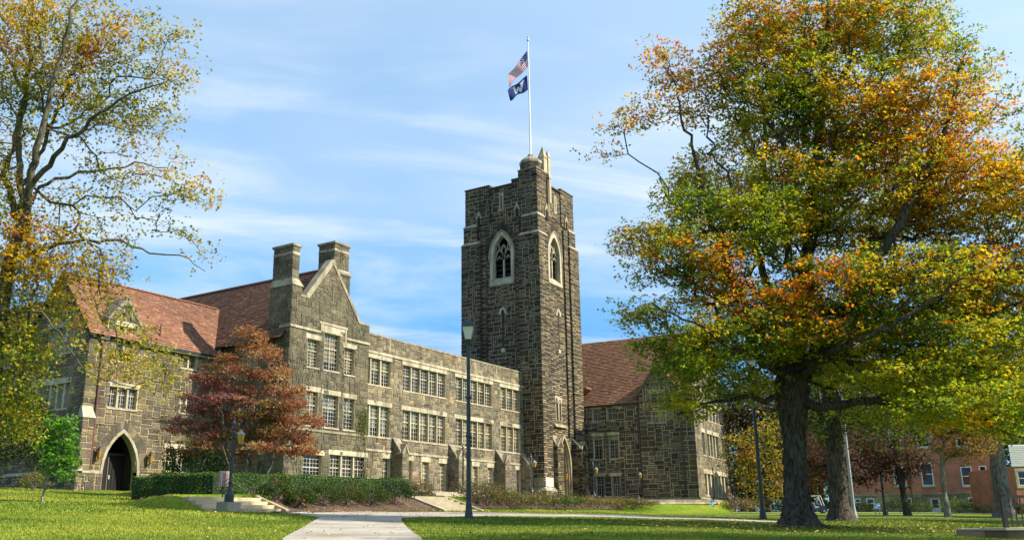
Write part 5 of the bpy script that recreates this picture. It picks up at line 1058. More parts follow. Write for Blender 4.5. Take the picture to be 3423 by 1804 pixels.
MG = [((.080, .14, .013), 2.), ((.135, .20, .016), 2.8), ((.20, .28, .018), 3.2), ((.33, .34, .02), 3), ((.48, .40, .022), 2.2), ((.58, .34, .02), 1.)]
foliage(C, 30, (.30, .30, .12), .122, T_LOBE, M_LEAF, lambda P: pal_cols(P, rng_, zon, MG, 1.5, .3, 1), rng_, maple, ORG_M, .62)
# ------------------------------------------------------------------ tall tree at the left edge
DL = 27.; base = pxD(-70, DL); ORG_L = tuple(base)
tl = thing('tall_tree', ORG_L, 'tall pale-barked tree with sparse yellow-green leaves overhanging the left edge of the lawn', 'tree')
def lp(x, y, dD=0.): return at(x, y, DL+dD)
rng_ = np.random.default_rng(31); T = Tree(5)
top = T.limb([base+np.array([0, 0, -.3]), base+np.array([0, 0, .5]), lp(-10, 1200), lp(25, 900), lp(70, 760)], .31, .24, -1, .35, .02)
T.limb([lp(70, 760), lp(75, 600, .1), lp(60, 440, .2), lp(90, 250, .3), lp(100, 40, .4), lp(110, -120, .4)], .16, .04, top)
T.limb([lp(70, 760), lp(20, 600, .8), lp(55, 460, 1.), lp(85, 300, 1.2), lp(10, 180, 1.), lp(-30, 0, 1)], .17, .04, top)
T.limb([lp(70, 760), lp(110, 560, -.5), lp(150, 400, -.8), lp(190, 230, -1), lp(232, 80, -1.2), lp(280, -60, -1.2)], .18, .04, top)
T.limb([lp(75, 740), lp(110, 619, -.6), lp(160, 540, -1.), lp(210, 500, -1.3), lp(293, 409, -1.8), lp(387, 343, -2), lp(460, 300, -2.2), lp(547, 279, -2.2)], .15, .025, top)
T.limb([lp(80, 720), lp(133, 624, .8), lp(210, 586, 1.3), lp(354, 566, 1.6), lp(475, 547, 1.8), lp(560, 560, 1.9)], .11, .02, top)
T.limb([lp(40, 860), lp(196, 824, .5), lp(258, 803, .8), lp(428, 811, .9), lp(510, 849, 1.), lp(608, 855, 1.1), lp(686, 906, 1.2)], .10, .015)
T.limb([lp(10, 1050), lp(60, 1040, -.6), lp(130, 1040, -1.), lp(190, 1100, -1.3), lp(250, 1200, -1.6), lp(330, 1270, -1.8), lp(440, 1300, -2), lp(560, 1230, -2.1)], .045, .01)
T.limb([lp(10, 1100), lp(90, 1180, 1.), lp(130, 1300, 1.4), lp(70, 1400, 1.4)], .07, .012); T.limb([lp(75, 620), lp(230, 300, .9), lp(330, 140, 1.2), lp(400, 20, 1.4)], .08, .02)
lbl = [(50, 60, 75, 75, .6), (150, 110, 90, 70, .7), (120, 20, 90, 40, .6), (240, 130, 50, 50, .6), (330, 50, 70, 35, .35), (240, 40, 60, 40, .3), (290, 110, 70, 50, .55), (400, 100, 50, 40, .45), (445, 95, 38, 30, .5), (440, 160, 40, 30, .4), (480, 195, 26, 32, .5), (395, 170, 45, 40, .35), (30, 200, 60, 80, .55), (130, 220, 70, 60, .75), (215, 210, 60, 50, .6), (330, 180, 60, 40, .3), (430, 215, 50, 30, .35),
       (280, 265, 80, 45, .75), (220, 300, 50, 35, .6), (360, 270, 60, 35, .45), (420, 290, 42, 30, .5), (400, 330, 50, 28, .45), (300, 320, 60, 30, .5), (120, 320, 60, 40, .3), (40, 340, 50, 40, .25), (190, 340, 50, 30, .35), (350, 375, 60, 26, .35), (280, 400, 60, 25, .3), (455, 400, 40, 20, .4), (380, 440, 70, 30, .35), (470, 470, 60, 26, .8), (520, 500, 28, 20, .7), (420, 500, 50, 24, .4), (300, 460, 70, 26, .45), (230, 440, 50, 30, .3), (160, 500, 60, 40, .35), (260, 520, 70, 30, .4), (370, 545, 60, 22, .3), (470, 600, 50, 18, .3), (510, 645, 22, 40, .4), (440, 575, 50, 22, .3),
       (30, 480, 45, 50, .5), (40, 560, 60, 40, .8), (100, 590, 70, 35, .7), (190, 590, 80, 30, .6), (280, 620, 50, 36, .5), (60, 660, 75, 45, 1.1), (150, 680, 75, 38, 1.), (240, 680, 60, 35, .8), (310, 690, 26, 30, .5), (60, 740, 60, 40, 1.), (150, 760, 50, 40, .8), (190, 820, 45, 40, .5), (50, 830, 60, 45, 1.), (70, 900, 60, 50, 1.1), (40, 980, 55, 60, 1.2), (60, 1060, 50, 40, 1.), (20, 1090, 30, 30, .8),
       (300, 800, 55, 40, .5, -1), (330, 860, 60, 38, .6, -1.5), (380, 920, 75, 34, .65, -2), (290, 930, 60, 30, .6, -1.5), (420, 960, 50, 16, .5, -2), (440, 940, 36, 20, .35, -2), (380, 965, 30, 22, .4, -2), (240, 900, 40, 40, .3, -1), (240, 740, 50, 30, .35), (-80, 300, 120, 300, .25), (-80, 800, 90, 150, .5)]
lbl = [(b[0], b[1], b[2], b[3], b[4]*(1.25 if b[1] > 560 and b[0] < 260 else 1.1), *b[5:]) for b in lbl]
C, I = blob_pts(lbl, DL, 98., rng_, shell=2.2)
print('left clusters', len(C))
T.attach(C, lp(80, 500), .45, .03, .4, 6)
T.minr = [q*.74 for q in T.minr]
T.wood('trunk', M_BARK4, tl, ORG_L, .0055, .38, .09)
zon = [(*zb(190, 150, DL, 30, 30, 2), [(.40, .10, .03), (.34, .13, .04)], .7), (*zb(30, 40, DL, 60, 60, 3), YELL+ORAN[2:3], .7), (*zb(100, 660, DL, 140, 70, 3), YELL+[(.5, .24, .02)], .75), (*zb(480, 460, DL+1, 80, 40, 3), YELL, .7), (*zb(30, 590, DL, 50, 40, 3), ORAN+YELL, .7), (*zb(60, 950, DL, 90, 150, 3), [(.14, .20, .02), (.20, .26, .025), (.10, .15, .015), (.40, .36, .03)], .8)]
LG = [((.12, .14, .022), 2.), ((.20, .21, .025), 3), ((.30, .28, .03), 3), ((.42, .34, .03), 2.6), ((.55, .38, .03), 1.6), ((.38, .18, .04), .5)]
foliage(C, 20, (.22, .22, .2), .105, T_LOBE, M_LEAF, lambda P: pal_cols(P, rng_, zon, LG, 1.5, .45, 3), rng_, tl, ORG_L, .9)
# ------------------------------------------------------------------ red dogwood in front of the gabled block
DR = 46.; base = pxD(830, DR); ORG_D = tuple(base)
dg = thing('dogwood_tree', ORG_D, 'layered dogwood tree with maroon and russet autumn leaves rising behind the hedge', 'tree')
rng_ = np.random.default_rng(41); T = Tree(7); b0 = base+np.array([0, 0, -.2])
def dp(x, y, dD=0.): return at(x*K, y*K, DR+dD)
r0 = T.add(b0, -1, .14)
for (x, y, d_) in ((560, 1040, -.8), (610, 900, .3), (650, 860, 0), (700, 960, -1.), (760, 1060, -.5), (470, 1090, -.5), (640, 1000, 1.5), (700, 1100, -2), (560, 1120, -2.2)):
    m_ = lerp(b0, dp(x, y, d_), .45)+np.array([rng_.normal(0, .3), rng_.normal(0, .3), .3]); T.limb([b0, lerp(b0, m_, .5)+rng_.normal(0, .12, 3), m_, dp(x, y, d_)], .085, .02, r0)
dbl0 = [(632, 838, 34, 10, 1), (660, 848, 26, 9, 1), (605, 858, 34, 9, 1), (640, 875, 60, 10, 1), (590, 885, 42, 10, 1), (680, 893, 35, 10, 1), (575, 905, 40, 9, 1), (630, 912, 55, 11, 1), (690, 925, 42, 11, 1), (560, 930, 38, 10, 1), (610, 945, 60, 12, 1), (530, 955, 40, 10, 1), (680, 955, 55, 13, 1), (560, 975, 55, 13, 1), (640, 985, 60, 14, 1), (720, 985, 40, 14, 1), (520, 1000, 48, 13, 1.1), (590, 1012, 60, 14, 1.), (680, 1020, 60, 16, 1.), (745, 1020, 45, 16, 1), (505, 1030, 45, 12, 1.1), (560, 1042, 60, 13, 1.), (640, 1052, 70, 16, 1), (720, 1055, 60, 16, 1), (785, 1060, 32, 18, 1), (470, 1062, 48, 11, 1), (530, 1075, 55, 12, 1.), (620, 1090, 70, 16, 1), (700, 1095, 70, 18, 1.), (775, 1098, 42, 20, 1), (440, 1088, 32, 11, .8), (500, 1105, 45, 12, .7), (440, 1130, 36, 14, .6), (560, 1120, 40, 12, .5), (660, 1128, 60, 14, .7), (740, 1130, 50, 14, .8), (790, 1125, 28, 14, .8), (480, 1140, 40, 12, .5), (610, 1150, 26, 26, .5)]
dbl = []
for b_ in dbl0:
    if rng_.random() < .16: continue
    dbl.append((b_[0]+rng_.normal(0, 12), b_[1]+rng_.normal(0, 4), b_[2]*rng_.uniform(.7, 1.15), b_[3]*.95, b_[4], rng_.uniform(-1., 1.)))
C, I = blob_pts(dbl, DR, 125., rng_, depth=1.5, shell=2.)
print('dogwood clusters', len(C)); T.attach(C, b0+np.array([0, 0, 2.5]), .5, .02, .4, 1); T.wood('trunk', M_BARK2, dg, ORG_D, .009, .36, .05)
zon = [(*zb(540, 1020, DR, 90, 75, 3), [(.27, .075, .11), (.36, .11, .15), (.19, .055, .075), (.42, .23, .19)], .85), (*zb(760, 1060, DR-1, 90, 110, 3), [(.34, .13, .065), (.27, .10, .07), (.44, .24, .12), (.21, .085, .07)], .8), (*zb(630, 870, DR, 90, 60, 3), [(.28, .125, .05), (.22, .09, .04), (.36, .20, .09)], .8), (*zb(660, 1050, DR-1.5, 60, 50, 3), [(.10, .12, .02), (.07, .10, .015), (.2, .14, .03)], .6)]
DG = [((.17, .06, .05), 3), ((.26, .105, .065), 3), ((.34, .18, .09), 2.8), ((.19, .17, .05), 2.4), ((.48, .33, .19), 2.2)]
foliage(C, 19, (.17, .17, .07), .135, T_OVAL, M_LEAF, lambda P: pal_cols(P, rng_, zon, DG, .9, .4, 5), rng_, dg, ORG_D, .75)
# ------------------------------------------------------------------ young green sapling on the left lawn
DS_ = 32.; base = ground(143, 1678); DS_ = float(base[:2] @ FW); ORG_S = tuple(base); T = Tree(9); rng_ = np.random.default_rng(51)
sp_ = thing('sapling', ORG_S, 'young bright green broad-leaved sapling with thin pale stems standing on the left lawn', 'tree')
def spt(x, y, d_=0.): return at(x, y, DS_+d_)
r0 = T.add(base+np.array([0, 0, -.1]), -1, .05); r1 = T.limb([base, spt(147, 1640)], .05, .045, r0)
for (x, y, d_) in ((165, 1440, 0), (205, 1520, -.3), (235, 1400, .1), (190, 1400, .3), (240, 1600, .2), (140, 1500, .4)): T.limb([spt(147, 1640), lerp(spt(147, 1640), spt(x, y, d_), .4)+np.array([0, 0, .1]), spt(x, y, d_)], .024, .008, r1, .2, .015)
sbl = [(190, 1415, 34, 26, 1), (232, 1405, 26, 20, 1), (165, 1470, 34, 28, 1), (225, 1455, 34, 28, 1), (140, 1480, 22, 22, .8), (190, 1500, 40, 26, 1), (240, 1500, 22, 18, .8), (175, 1535, 38, 22, .9), (230, 1545, 34, 24, 1), (245, 1535, 22, 16, .8), (170, 1570, 30, 16, .7), (225, 1580, 34, 18, .8), (215, 1600, 24, 12, .5), (135, 1570, 14, 10, .3)]
C, I = blob_pts(sbl, DS_, 330., rng_, scale=1., depth=.45)
T.attach(C, spt(165, 1560), .2, .02, .3, 2); T.wood('trunk', M_BARK3, sp_, ORG_S, .004, .3, .02)
foliage(C, 8, (.06, .06, .06), .15, T_OVAL, M_LEAF, lambda P: pal_cols(P, rng_, [], [((.08, .22, .02), 3), ((.12, .30, .03), 3), ((.18, .38, .05), 2), ((.05, .14, .015), 1)], .5, .5, 2), rng_, sp_, ORG_S, .7)
# ------------------------------------------------------------------ generic background trees
def far_tree(name, label, px, D, trunk_r, blobs, leaf, per, nl, pal, zones=(), bark=None, group=None, seed=1, scale=1., sig=None, trunk_top=None, tmpl=T_OVAL, depth=None, flare=1.):
    rg = np.random.default_rng(seed); base = pxD(px, D); org = tuple(base); o = thing(name, org, label, 'tree', group); T = Tree(seed)
    C, I = blob_pts(blobs, D, per, rg, scale=scale, depth=depth); cen = C.mean(0); tt = trunk_top if trunk_top is not None else max(base[2]+1.5, C[:, 2].min()*.5+cen[2]*.5)
    q = base+np.array([0, 0, 1.])*(tt-base[2]); q[:2] = lerp(base[:2], cen[:2], .12); k = T.limb([base+np.array([0, 0, -.3]), base+np.array([0, 0, .25]), lerp(base, q, .5), q], trunk_r, trunk_r*.7, -1, .5, .02)
    T.minr[0] = trunk_r*1.5*flare; T.minr[1] = trunk_r*1.15*flare
    T.attach(C, q, .8, .03, .4, max(0, k-2)); T.wood('trunk', bark or M_BARK, o, org, leaf*.05, .42, trunk_r*.5)
    foliage(C, nl, sig or (leaf*2.2, leaf*2.2, leaf*1.4), leaf, tmpl, M_LEAF, lambda P: pal_cols(P, rg, zones, pal, 2.2, .4, seed), rg, o, org, .7); return o
PAL_DKG = [((.03, .055, .012), 3), ((.045, .075, .014), 3), ((.07, .10, .018), 2), ((.10, .11, .02), 1)]
PAL_YG = [((.16, .17, .02), 3), ((.26, .22, .025), 3), ((.36, .26, .03), 2), ((.09, .12, .018), 2), ((.40, .18, .025), 1)]
PAL_PUR = [((.045, .020, .022), 3), ((.07, .028, .025), 3), ((.10, .04, .028), 2), ((.055, .05, .02), 1)]
PAL_OR = [((.40, .17, .02), 3), ((.46, .24, .025), 3), ((.34, .12, .02), 2), ((.3, .25, .03), 1)]
B = 'trees beyond the right lawn'
far_tree('broad_tree', 'second broad trunk shaded dark brown just behind and right of the big maple', 2795, 45, .47, [(2700, 1230, 120, 120, .8), (2900, 1200, 160, 120, .9), (2780, 1330, 160, 90, 1.), (2960, 1340, 130, 90, .9), (2720, 1440, 90, 50, .7), (2850, 1430, 120, 50, .8), (3000, 1440, 90, 50, .6), (3050, 1180, 130, 120, .7)], .2, 16, 26, PAL_DKG, seed=3, group=B, trunk_top=8.5, depth=2.8, flare=1.25)
far_tree('yellow_tree', 'yellow and lime tree glowing between the stone wing and the maple trunk', 2560, 88, .3, [(2520, 1480, 60, 50, .8), (2580, 1450, 40, 50, 1.), (2600, 1540, 50, 50, 1.), (2520, 1570, 60, 60, 1.), (2590, 1620, 50, 40, .9), (2470, 1520, 40, 80, .8), (2560, 1640, 60, 30, .8)], .3, 9, 24, PAL_YG, group=B, seed=4, trunk_top=6)
far_tree('brown_tree', 'tall brown-green tree rising close behind the stone wing', 2480, 104, .4, [(2470, 1350, 60, 80, 1.), (2550, 1330, 70, 80, 1.), (2480, 1450, 50, 70, 1.), (2560, 1420, 60, 60, .8), (2470, 1600, 50, 60, .8), (2640, 1360, 60, 60, .8)], .42, 7, 22, [((.06, .05, .018), 3), ((.09, .065, .02), 2), ((.04, .055, .014), 2), ((.16, .09, .025), 1)], group=B, seed=5)
far_tree('copper_beech_tree', 'dark purple-leaved tree hanging low before the brick house', 3020, 66, .25, [(2980, 1400, 70, 60, 1.), (3050, 1430, 50, 40, .7), (2920, 1500, 90, 60, 1.), (3000, 1560, 100, 40, 1.), (2700, 1500, 60, 60, .9), (2750, 1560, 70, 60, 1.), (2870, 1590, 50, 30, .9)], .24, 22, 26, PAL_PUR, group=B, seed=6, trunk_top=4, bark=M_BARK)
far_tree('orange_tree', 'small orange tree glimpsed just right of the big maple trunk', 2710, 96, .2, [(2715, 1630, 30, 30, 1.3), (2690, 1600, 26, 26, 1.2), (2735, 1600, 24, 24, 1.)], .25, 18, 26, PAL_OR, group=B, seed=7, trunk_top=4)
far_tree('dogwood_tree', 'forked young tree with thin olive-orange leaves before the white door', 3150, 62, .2, [(3060, 1430, 60, 40, .7), (3130, 1400, 80, 50, 1.), (3220, 1430, 70, 40, 1.), (3280, 1470, 50, 40, .9), (3200, 1500, 70, 30, .7), (3080, 1500, 50, 22, .4), (3040, 1550, 36, 20, .15), (3190, 1540, 50, 18, .18)], .2, 42, 26, [((.14, .10, .02), 3), ((.22, .14, .025), 3), ((.30, .19, .03), 2), ((.09, .09, .015), 2)], group=B, seed=8, trunk_top=3.6, bark=M_BARK2)
far_tree('grey_trunk_tree', 'massive smooth grey trunk standing at the right corner of the brick house', 3340, 66, .58, [(3300, 1250, 110, 90, 1.), (3420, 1300, 90, 90, 1.), (3250, 1340, 90, 60, .9), (3380, 1400, 80, 50, .9), (3480, 1200, 100, 100, .8), (3330, 1440, 60, 30, .6)], .24, 14, 26, [((.10, .13, .02), 3), ((.18, .18, .025), 3), ((.28, .22, .03), 2), ((.07, .09, .015), 2)], group=B, seed=9, trunk_top=10.5, bark=M_BARK2, flare=1.2)
for k, (px, D, py, pal) in enumerate(((2700, 150, 1300, PAL_DKG), (2900, 160, 1260, PAL_DKG), (3120, 165, 1230, PAL_YG), (3330, 150, 1250, PAL_DKG), (2620, 135, 1420, PAL_DKG), (3500, 150, 1300, PAL_YG))):
    far_tree('distant_tree', ['dark tree far behind the maple trunk', 'dark green tree far beyond the purple-leaved tree', 'yellow-green tree rising far behind the brick house', 'dark tree far behind the grey trunk', 'low dark tree far beyond the yellow tree', 'yellow-green tree beyond the right edge of the brick house'][k], px, D, .45, [(px, py, 90, 90, 1.), (px-60, py+90, 70, 70, 1.), (px+60, py+90, 70, 70, 1.), (px, py+180, 100, 90, 1.), (px+20, py+290, 90, 80, .9)], .6, 3.2, 20, pal, group=B, seed=20+k)
for (nm_, lab_, px, D, bl_, pal_, sd_) in (('olive_tree', 'olive-brown tree filling the gap right behind the stone wing corner', 2500, 112, [(2450, 1420, 50, 90, 1.), (2500, 1500, 60, 80, 1.), (2560, 1560, 60, 80, 1.), (2470, 1600, 60, 70, 1.), (2540, 1660, 80, 40, 1.), (2610, 1480, 50, 80, 1.)], [((.10, .085, .02), 3), ((.15, .11, .025), 2), ((.07, .08, .018), 2), ((.22, .13, .03), 1)], 61),
    ('dark_tree', 'near-black tree between the two broad trunks above the golf cart', 2740, 108, [(2700, 1460, 60, 90, 1.), (2760, 1500, 60, 90, 1.), (2720, 1560, 60, 60, 1.), (2800, 1620, 50, 50, 1.), (2680, 1400, 60, 70, .8)], PAL_DKG, 62)):
    far_tree(nm_, lab_, px, D, .35, bl_, .4, 9, 22, pal_, group=B, seed=sd_)
# trees out to the right of the frame whose shade bands cross the lawn
for k, (D, lat, hh, rr_) in enumerate(((15., 27.5, 17, 6.2), (45, 42, 12, 5.), (62, 50, 12, 6.))):
    s_ = lat/D; c0 = wpt(D, lat); rg = np.random.default_rng(70+k); 
    base = np.array([c0[0], c0[1], H(c0[0], c0[1])]); org = tuple(base); o = thing('shade_tree', org, ['tall shade tree nearest the camera, out past the right edge', 'shade tree right of the brick annexe, past the right edge', 'farthest shade tree past the right edge beyond the brick annexe'][k], 'tree', B); T = Tree(70+k)
    u = rg.normal(0, 1, (620, 3)); u /= np.linalg.norm(u, axis=1)[:, None]; u *= rg.uniform(.3, 1, (620, 1))**.5; C = base+np.array([0, 0, hh])+u*np.array([rr_, rr_, rr_*.8])
    kk = T.limb([base, base+np.array([0, 0, hh*.6])], .4, .3, -1, .5, .02); T.attach(C, base+np.array([0, 0, hh*.6]), .8, .03, .4, kk-1); T.wood('trunk', M_BARK, o, org, .01, .42, .2)
    foliage(C, 40, (.5, .5, .3), .3, T_OVAL, M_LEAF, lambda P: pal_cols(P, rg, [], MG, 2., .4, k), rg, o, org)
# ------------------------------------------------------------------ hedge, shrubs, vines
def shell_leaves(P, N, size, cols, rng, name, mat, parent=None, org=None, kind=None, tmpl=T_OVAL, jit=.6):
    n = len(P); nr_ = N+rng.normal(0, jit, (n, 3)); nr_ /= np.linalg.norm(nr_, axis=1)[:, None]; a = rng.normal(0, 1, (n, 3)); a -= (a*nr_).sum(1)[:, None]*nr_; a /= np.linalg.norm(a, axis=1)[:, None]+1e-9; b = np.cross(nr_, a)
    Tm = np.array(tmpl); s = (size*rng.uniform(.6, 1.35, n))[:, None, None]; V = P[:, None]+s*(Tm[None, :, 0:1]*a[:, None]+Tm[None, :, 1:2]*b[:, None]+Tm[None, :, 2:3]*nr_[:, None]); return fast_mesh(name, V.reshape(-1, 3), len(tmpl), cols, mat, parent, org, kind)
HG = np.array([[.040, .095, .014], [.06, .13, .018], [.028, .07, .012], [.09, .16, .022]])
def hedge(name, label, path, wd_, hts, dens, size, pal, seed):
    rg = np.random.default_rng(seed); pts = [np.array(p) for p in path]; org = tuple(pts[0]); seg = [np.linalg.norm((b-a)[:2]) for a, b in zip(pts[:-1], pts[1:])]; L = sum(seg); cum = np.r_[0, np.cumsum(seg)]; A = np.array(pts); n = int(L*dens*(wd_+2*.85))
    t = rg.uniform(0, L, n); c = np.stack([np.interp(t, cum, A[:, i]) for i in range(3)], 1); h = np.interp(t, cum, hts); d = np.stack([np.interp(t+.1, cum, A[:, i])-np.interp(t-.1, cum, A[:, i]) for i in range(2)], 1); d /= np.linalg.norm(d, axis=1)[:, None]+1e-9; nx = np.stack([d[:, 1], -d[:, 0]], 1)
    gz = Hn(c[:, 0], c[:, 1]); w = rg.uniform(0, wd_+2*h.mean(), n); sd_ = np.where(w < h.mean(), -1, np.where(w > wd_+h.mean(), 1, 0)); off = np.where(sd_ == 0, rg.uniform(-.5, .5, n), sd_*.5)*wd_; z = np.where(sd_ == 0, h, rg.uniform(0, 1, n)**.8*h)
    P = np.stack([c[:, 0]+nx[:, 0]*off, c[:, 1]+nx[:, 1]*off, gz+z], 1); wv = .05*np.sin(P[:, 0]*3.1+P[:, 2]*4)+.04*np.sin(P[:, 1]*5.3+1); N = np.stack([nx[:, 0]*sd_, nx[:, 1]*sd_, (sd_ == 0)*1.], 1); P += N*(wv+rg.normal(0, .025, n))[:, None]
    e_ = rg.integers(0, 2, n//12); ce = A[0]*0; 
    o = thing(name, org, label, 'hedge'); cols = np.array(pal)[rg.integers(0, len(pal), n)]*rg.uniform(.7, 1.3, (n, 1)); shell_leaves(P, N, size, cols, rg, 'foliage', M_EVER, o, org)
    mb = MB(); m_ = max(6, int(L/.6)); 
    for k in range(m_):
        q = []
        for tt in (L*k/m_, L*(k+1)/m_):
            cc_ = np.array([np.interp(tt, cum, A[:, i]) for i in range(3)]); dd_ = np.array([np.interp(tt+.1, cum, A[:, i])-np.interp(tt-.1, cum, A[:, i]) for i in range(2)]); dd_ /= np.linalg.norm(dd_)+1e-9; nn = np.array([dd_[1], -dd_[0]]); g_ = H(cc_[0], cc_[1]); hh = np.interp(tt, cum, hts)-.07; q.append((cc_, nn, g_, hh))
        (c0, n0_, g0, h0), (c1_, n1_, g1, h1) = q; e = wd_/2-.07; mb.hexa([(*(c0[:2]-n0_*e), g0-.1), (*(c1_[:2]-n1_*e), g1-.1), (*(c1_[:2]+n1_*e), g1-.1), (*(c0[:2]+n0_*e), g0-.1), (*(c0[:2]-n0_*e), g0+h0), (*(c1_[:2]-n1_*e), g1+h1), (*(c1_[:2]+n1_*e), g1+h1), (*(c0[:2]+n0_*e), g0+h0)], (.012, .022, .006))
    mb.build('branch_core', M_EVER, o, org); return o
def topz(px, py, D): return at(px, py, D)[2]
hp_ = []; hh_ = []
for px, ty, off in ((455, 1590, 0), (560, 1588, 1.8), (700, 1585, 1.6), (820, 1585, 2.), (960, 1590, 1.), (1100, 1598, .2), (1230, 1604, -.2), (1345, 1610, -.3)):
    D = float(np.interp(s_of(px), ES, EE))+off if px > 500 else 41.2; p = atD(px, D); hp_.append(p); hh_.append(max(.5, topz(px, ty, D)-p[2]))
print('hedge h', [round(float(x), 2) for x in hh_])
hedge('clipped_hedge', 'long clipped dark green hedge along the terrace edge before the stone hall', hp_, 1.1, hh_, 950, .062, HG, 5)
def shrub(name, label, px, D, rx, hz, n, size, pal, seed, flowers=None, group=None, cat='shrub', rough=.22, stems=True, base_py=None, dep=None, low=.0, mat=None):
    rg = np.random.default_rng(seed); b = pxD(px, D); org = tuple(b); o = thing(name, org, label, cat, group); dep = dep or rx
    u = rg.normal(0, 1, (n, 3)); u[:, 2] = np.abs(u[:, 2])*1.1-.35; u /= np.linalg.norm(u, axis=1)[:, None]; az = np.arctan2(u[:, 1], u[:, 0]); rr = 1+rough*np.sin(az*3+seed)*np.cos(u[:, 2]*5+seed)+rough*.7*np.sin(az*7+seed*2+u[:, 2]*9)+rg.normal(0, .07, n); rr *= rg.uniform(.55, 1., n)**.5
    P = b+np.stack([u[:, 0]*rx*rr*RT[0]+u[:, 1]*dep*rr*FW[0], u[:, 0]*rx*rr*RT[1]+u[:, 1]*dep*rr*FW[1], hz*(.42+.58*u[:, 2]*rr)+low], 1); P[:, 2] = np.maximum(P[:, 2], b[2]+.03)
    cols = np.array(pal)[rg.integers(0, len(pal), n)]*rg.uniform(.65, 1.3, (n, 1)); shell_leaves(P, u, size, cols, rg, 'foliage', mat or M_LEAF, o, org, jit=.8)
    if stems:
        mb = MB()
        for k in range(9):
            a = rg.uniform(0, 6.28); q = rg.uniform(.3, .85); mb.tube([b+np.array([0, 0, -.05]), b+np.array([math.cos(a)*rx*q*.4, math.sin(a)*rx*q*.4, hz*.45]), b+np.array([math.cos(a)*rx*q, math.sin(a)*rx*q, hz*.92])], [.022, .014, .006], 4)
        mb.build('stem', M_BARK2, o, org)
    if flowers:
        nf = flowers[0]; idx = rg.integers(0, n, nf); Pf = P[idx]+u[idx]*.05; fs = []; 
        shell_leaves(np.repeat(Pf, 5, 0)+rg.normal(0, .02, (nf*5, 3)), np.repeat(u[idx], 5, 0), .09, np.array(flowers[1])[rg.integers(0, len(flowers[1]), nf*5)], rg, 'blossom', M_LEAF, o, org)
    return o
SG = [(.035, .07, .014), (.05, .09, .018), (.075, .11, .022), (.025, .05, .012)]; SR = [(.10, .09, .03), (.14, .08, .04), (.07, .08, .02), (.18, .11, .06), (.22, .16, .10)]
PK = [(.6, .05, .08), (.7, .12, .14), (.5, .03, .05)]; WH = [(.65, .5, .42), (.55, .38, .32), (.6, .12, .14)]
G1 = 'shrubs in the mulch bed below the hedge'
for k, (px, dE, rx, h, lab, fl) in enumerate(((925, -2.4, .7, 1.0, 'red-flowered rose bush at the left end of the mulch bed by the steps', (16, PK)), (1005, -3.2, .65, .85, 'low rose bush with a few red blooms, second from the steps', (7, PK)), (1085, -3.4, .85, 1.0, 'rounded grey-green shrub halfway along the mulch bed', None), (1165, -3.6, .85, 1.0, 'olive shrub in the mulch bed directly below the triple window', None), (1245, -3.6, .85, .95, 'green shrub between the olive shrub and the dark yew', None), (1318, -3.3, .9, 1.2, 'dense blackish green yew bush at the right end of the hedge', None))):
    E_ = float(np.interp(s_of(px), ES, EE)); shrub('rose_bush' if fl else 'shrub', lab, px, E_+dE, rx, h, 2600, .085, [(.018, .04, .012), (.028, .055, .014)] if k == 5 else SG if k != 3 else [(.06, .085, .02), (.09, .10, .03), (.045, .07, .016)], 80+k, fl, G1)
shrub('rose_bush', 'leggy rose bush with pale dry blooms left of the middle steps', 1408, 55.2, .8, 1.05, 1500, .085, SG+SR, 90, (26, WH), G1)
shrub('rose_bush', 'sparse pinkish rose bush between the dark yew and the middle steps', 1362, 55.4, .6, .9, 900, .085, SG+SR, 91, (22, WH), G1)
G2 = 'rose bushes along the terrace edge'
pxs = [1600, 1634, 1668, 1702, 1738, 1772, 1808, 1846, 1884, 1922, 1958, 1994, 2030, 2066, 2110, 2140]
labs = ['tallest rose bush just right of the black lamp post', 'rose bush with pale blooms second right of the black lamp post', 'brownish rose bush below the third buttress', 'thin rose bush below the last classroom window', 'rose bush left of the small amber lamp beside the tower', 'bare russet rose bush before the tower base', 'rose bush directly below the white plaque', 'leafy green rose bush before the tower buttress', 'thick dark rose bush before the tower door', 'rose bush below the tower right buttress', 'low rose bush at the foot of the tower corner', 'russet rose bush below the first wing window', 'rose bush with red blooms below the second wing window', 'fading rose bush at the end of the brown wing wall', 'rose bush with dark stems beside the wing downspout', 'last full green rose bush beside the low steps']
for k, px in enumerate(pxs):
    E_ = float(np.interp(s_of(px), ES, EE)); rk = random.Random(k); shrub('rose_bush', labs[k], px, E_-3.4+rk.uniform(-.4, .4), 1.0+E_*.006, (1.25 if k < 2 else .8)+rk.uniform(-.1, .2), 1500, .11, (SG[:3]+SR) if k not in (7, 8) else SG, 110+k, (rk.randint(6, 20), WH), G2, rough=.3)
shrub('rose_bush', 'reddish dry shrub at the lit end of the low retaining wall', 2462, 83, 1.3, 1.3, 1200, .14, SR, 140, (30, WH), G2); shrub('shrub', 'grey-green shrub just right of the retaining wall end', 2500, 84, 1.3, 1.1, 900, .14, SG+SR, 141, None, G2)
shrub('arborvitae_shrub', 'tall rounded dark arborvitae at the left edge beside the stone wing', 45, 50, 1.9, 5.2, 9000, .16, [(.03, .05, .014), (.045, .065, .018), (.02, .035, .01), (.06, .07, .02)], 150, None, None, rough=.1, stems=False)
shrub('understory_shrub', 'dark green shrub beneath the dogwood left of the porch window', 650, 47.5, 1.6, 2.6, 3500, .12, [(.03, .07, .014), (.05, .10, .02), (.02, .045, .01)], 151, None, None); shrub('shrub', 'small yellowing shrub at the foot of the arborvitae', 115, 48, .7, 1.0, 800, .1, [(.2, .18, .03), (.12, .13, .02)], 152)
G3 = 'foundation shrubs along the brick house'
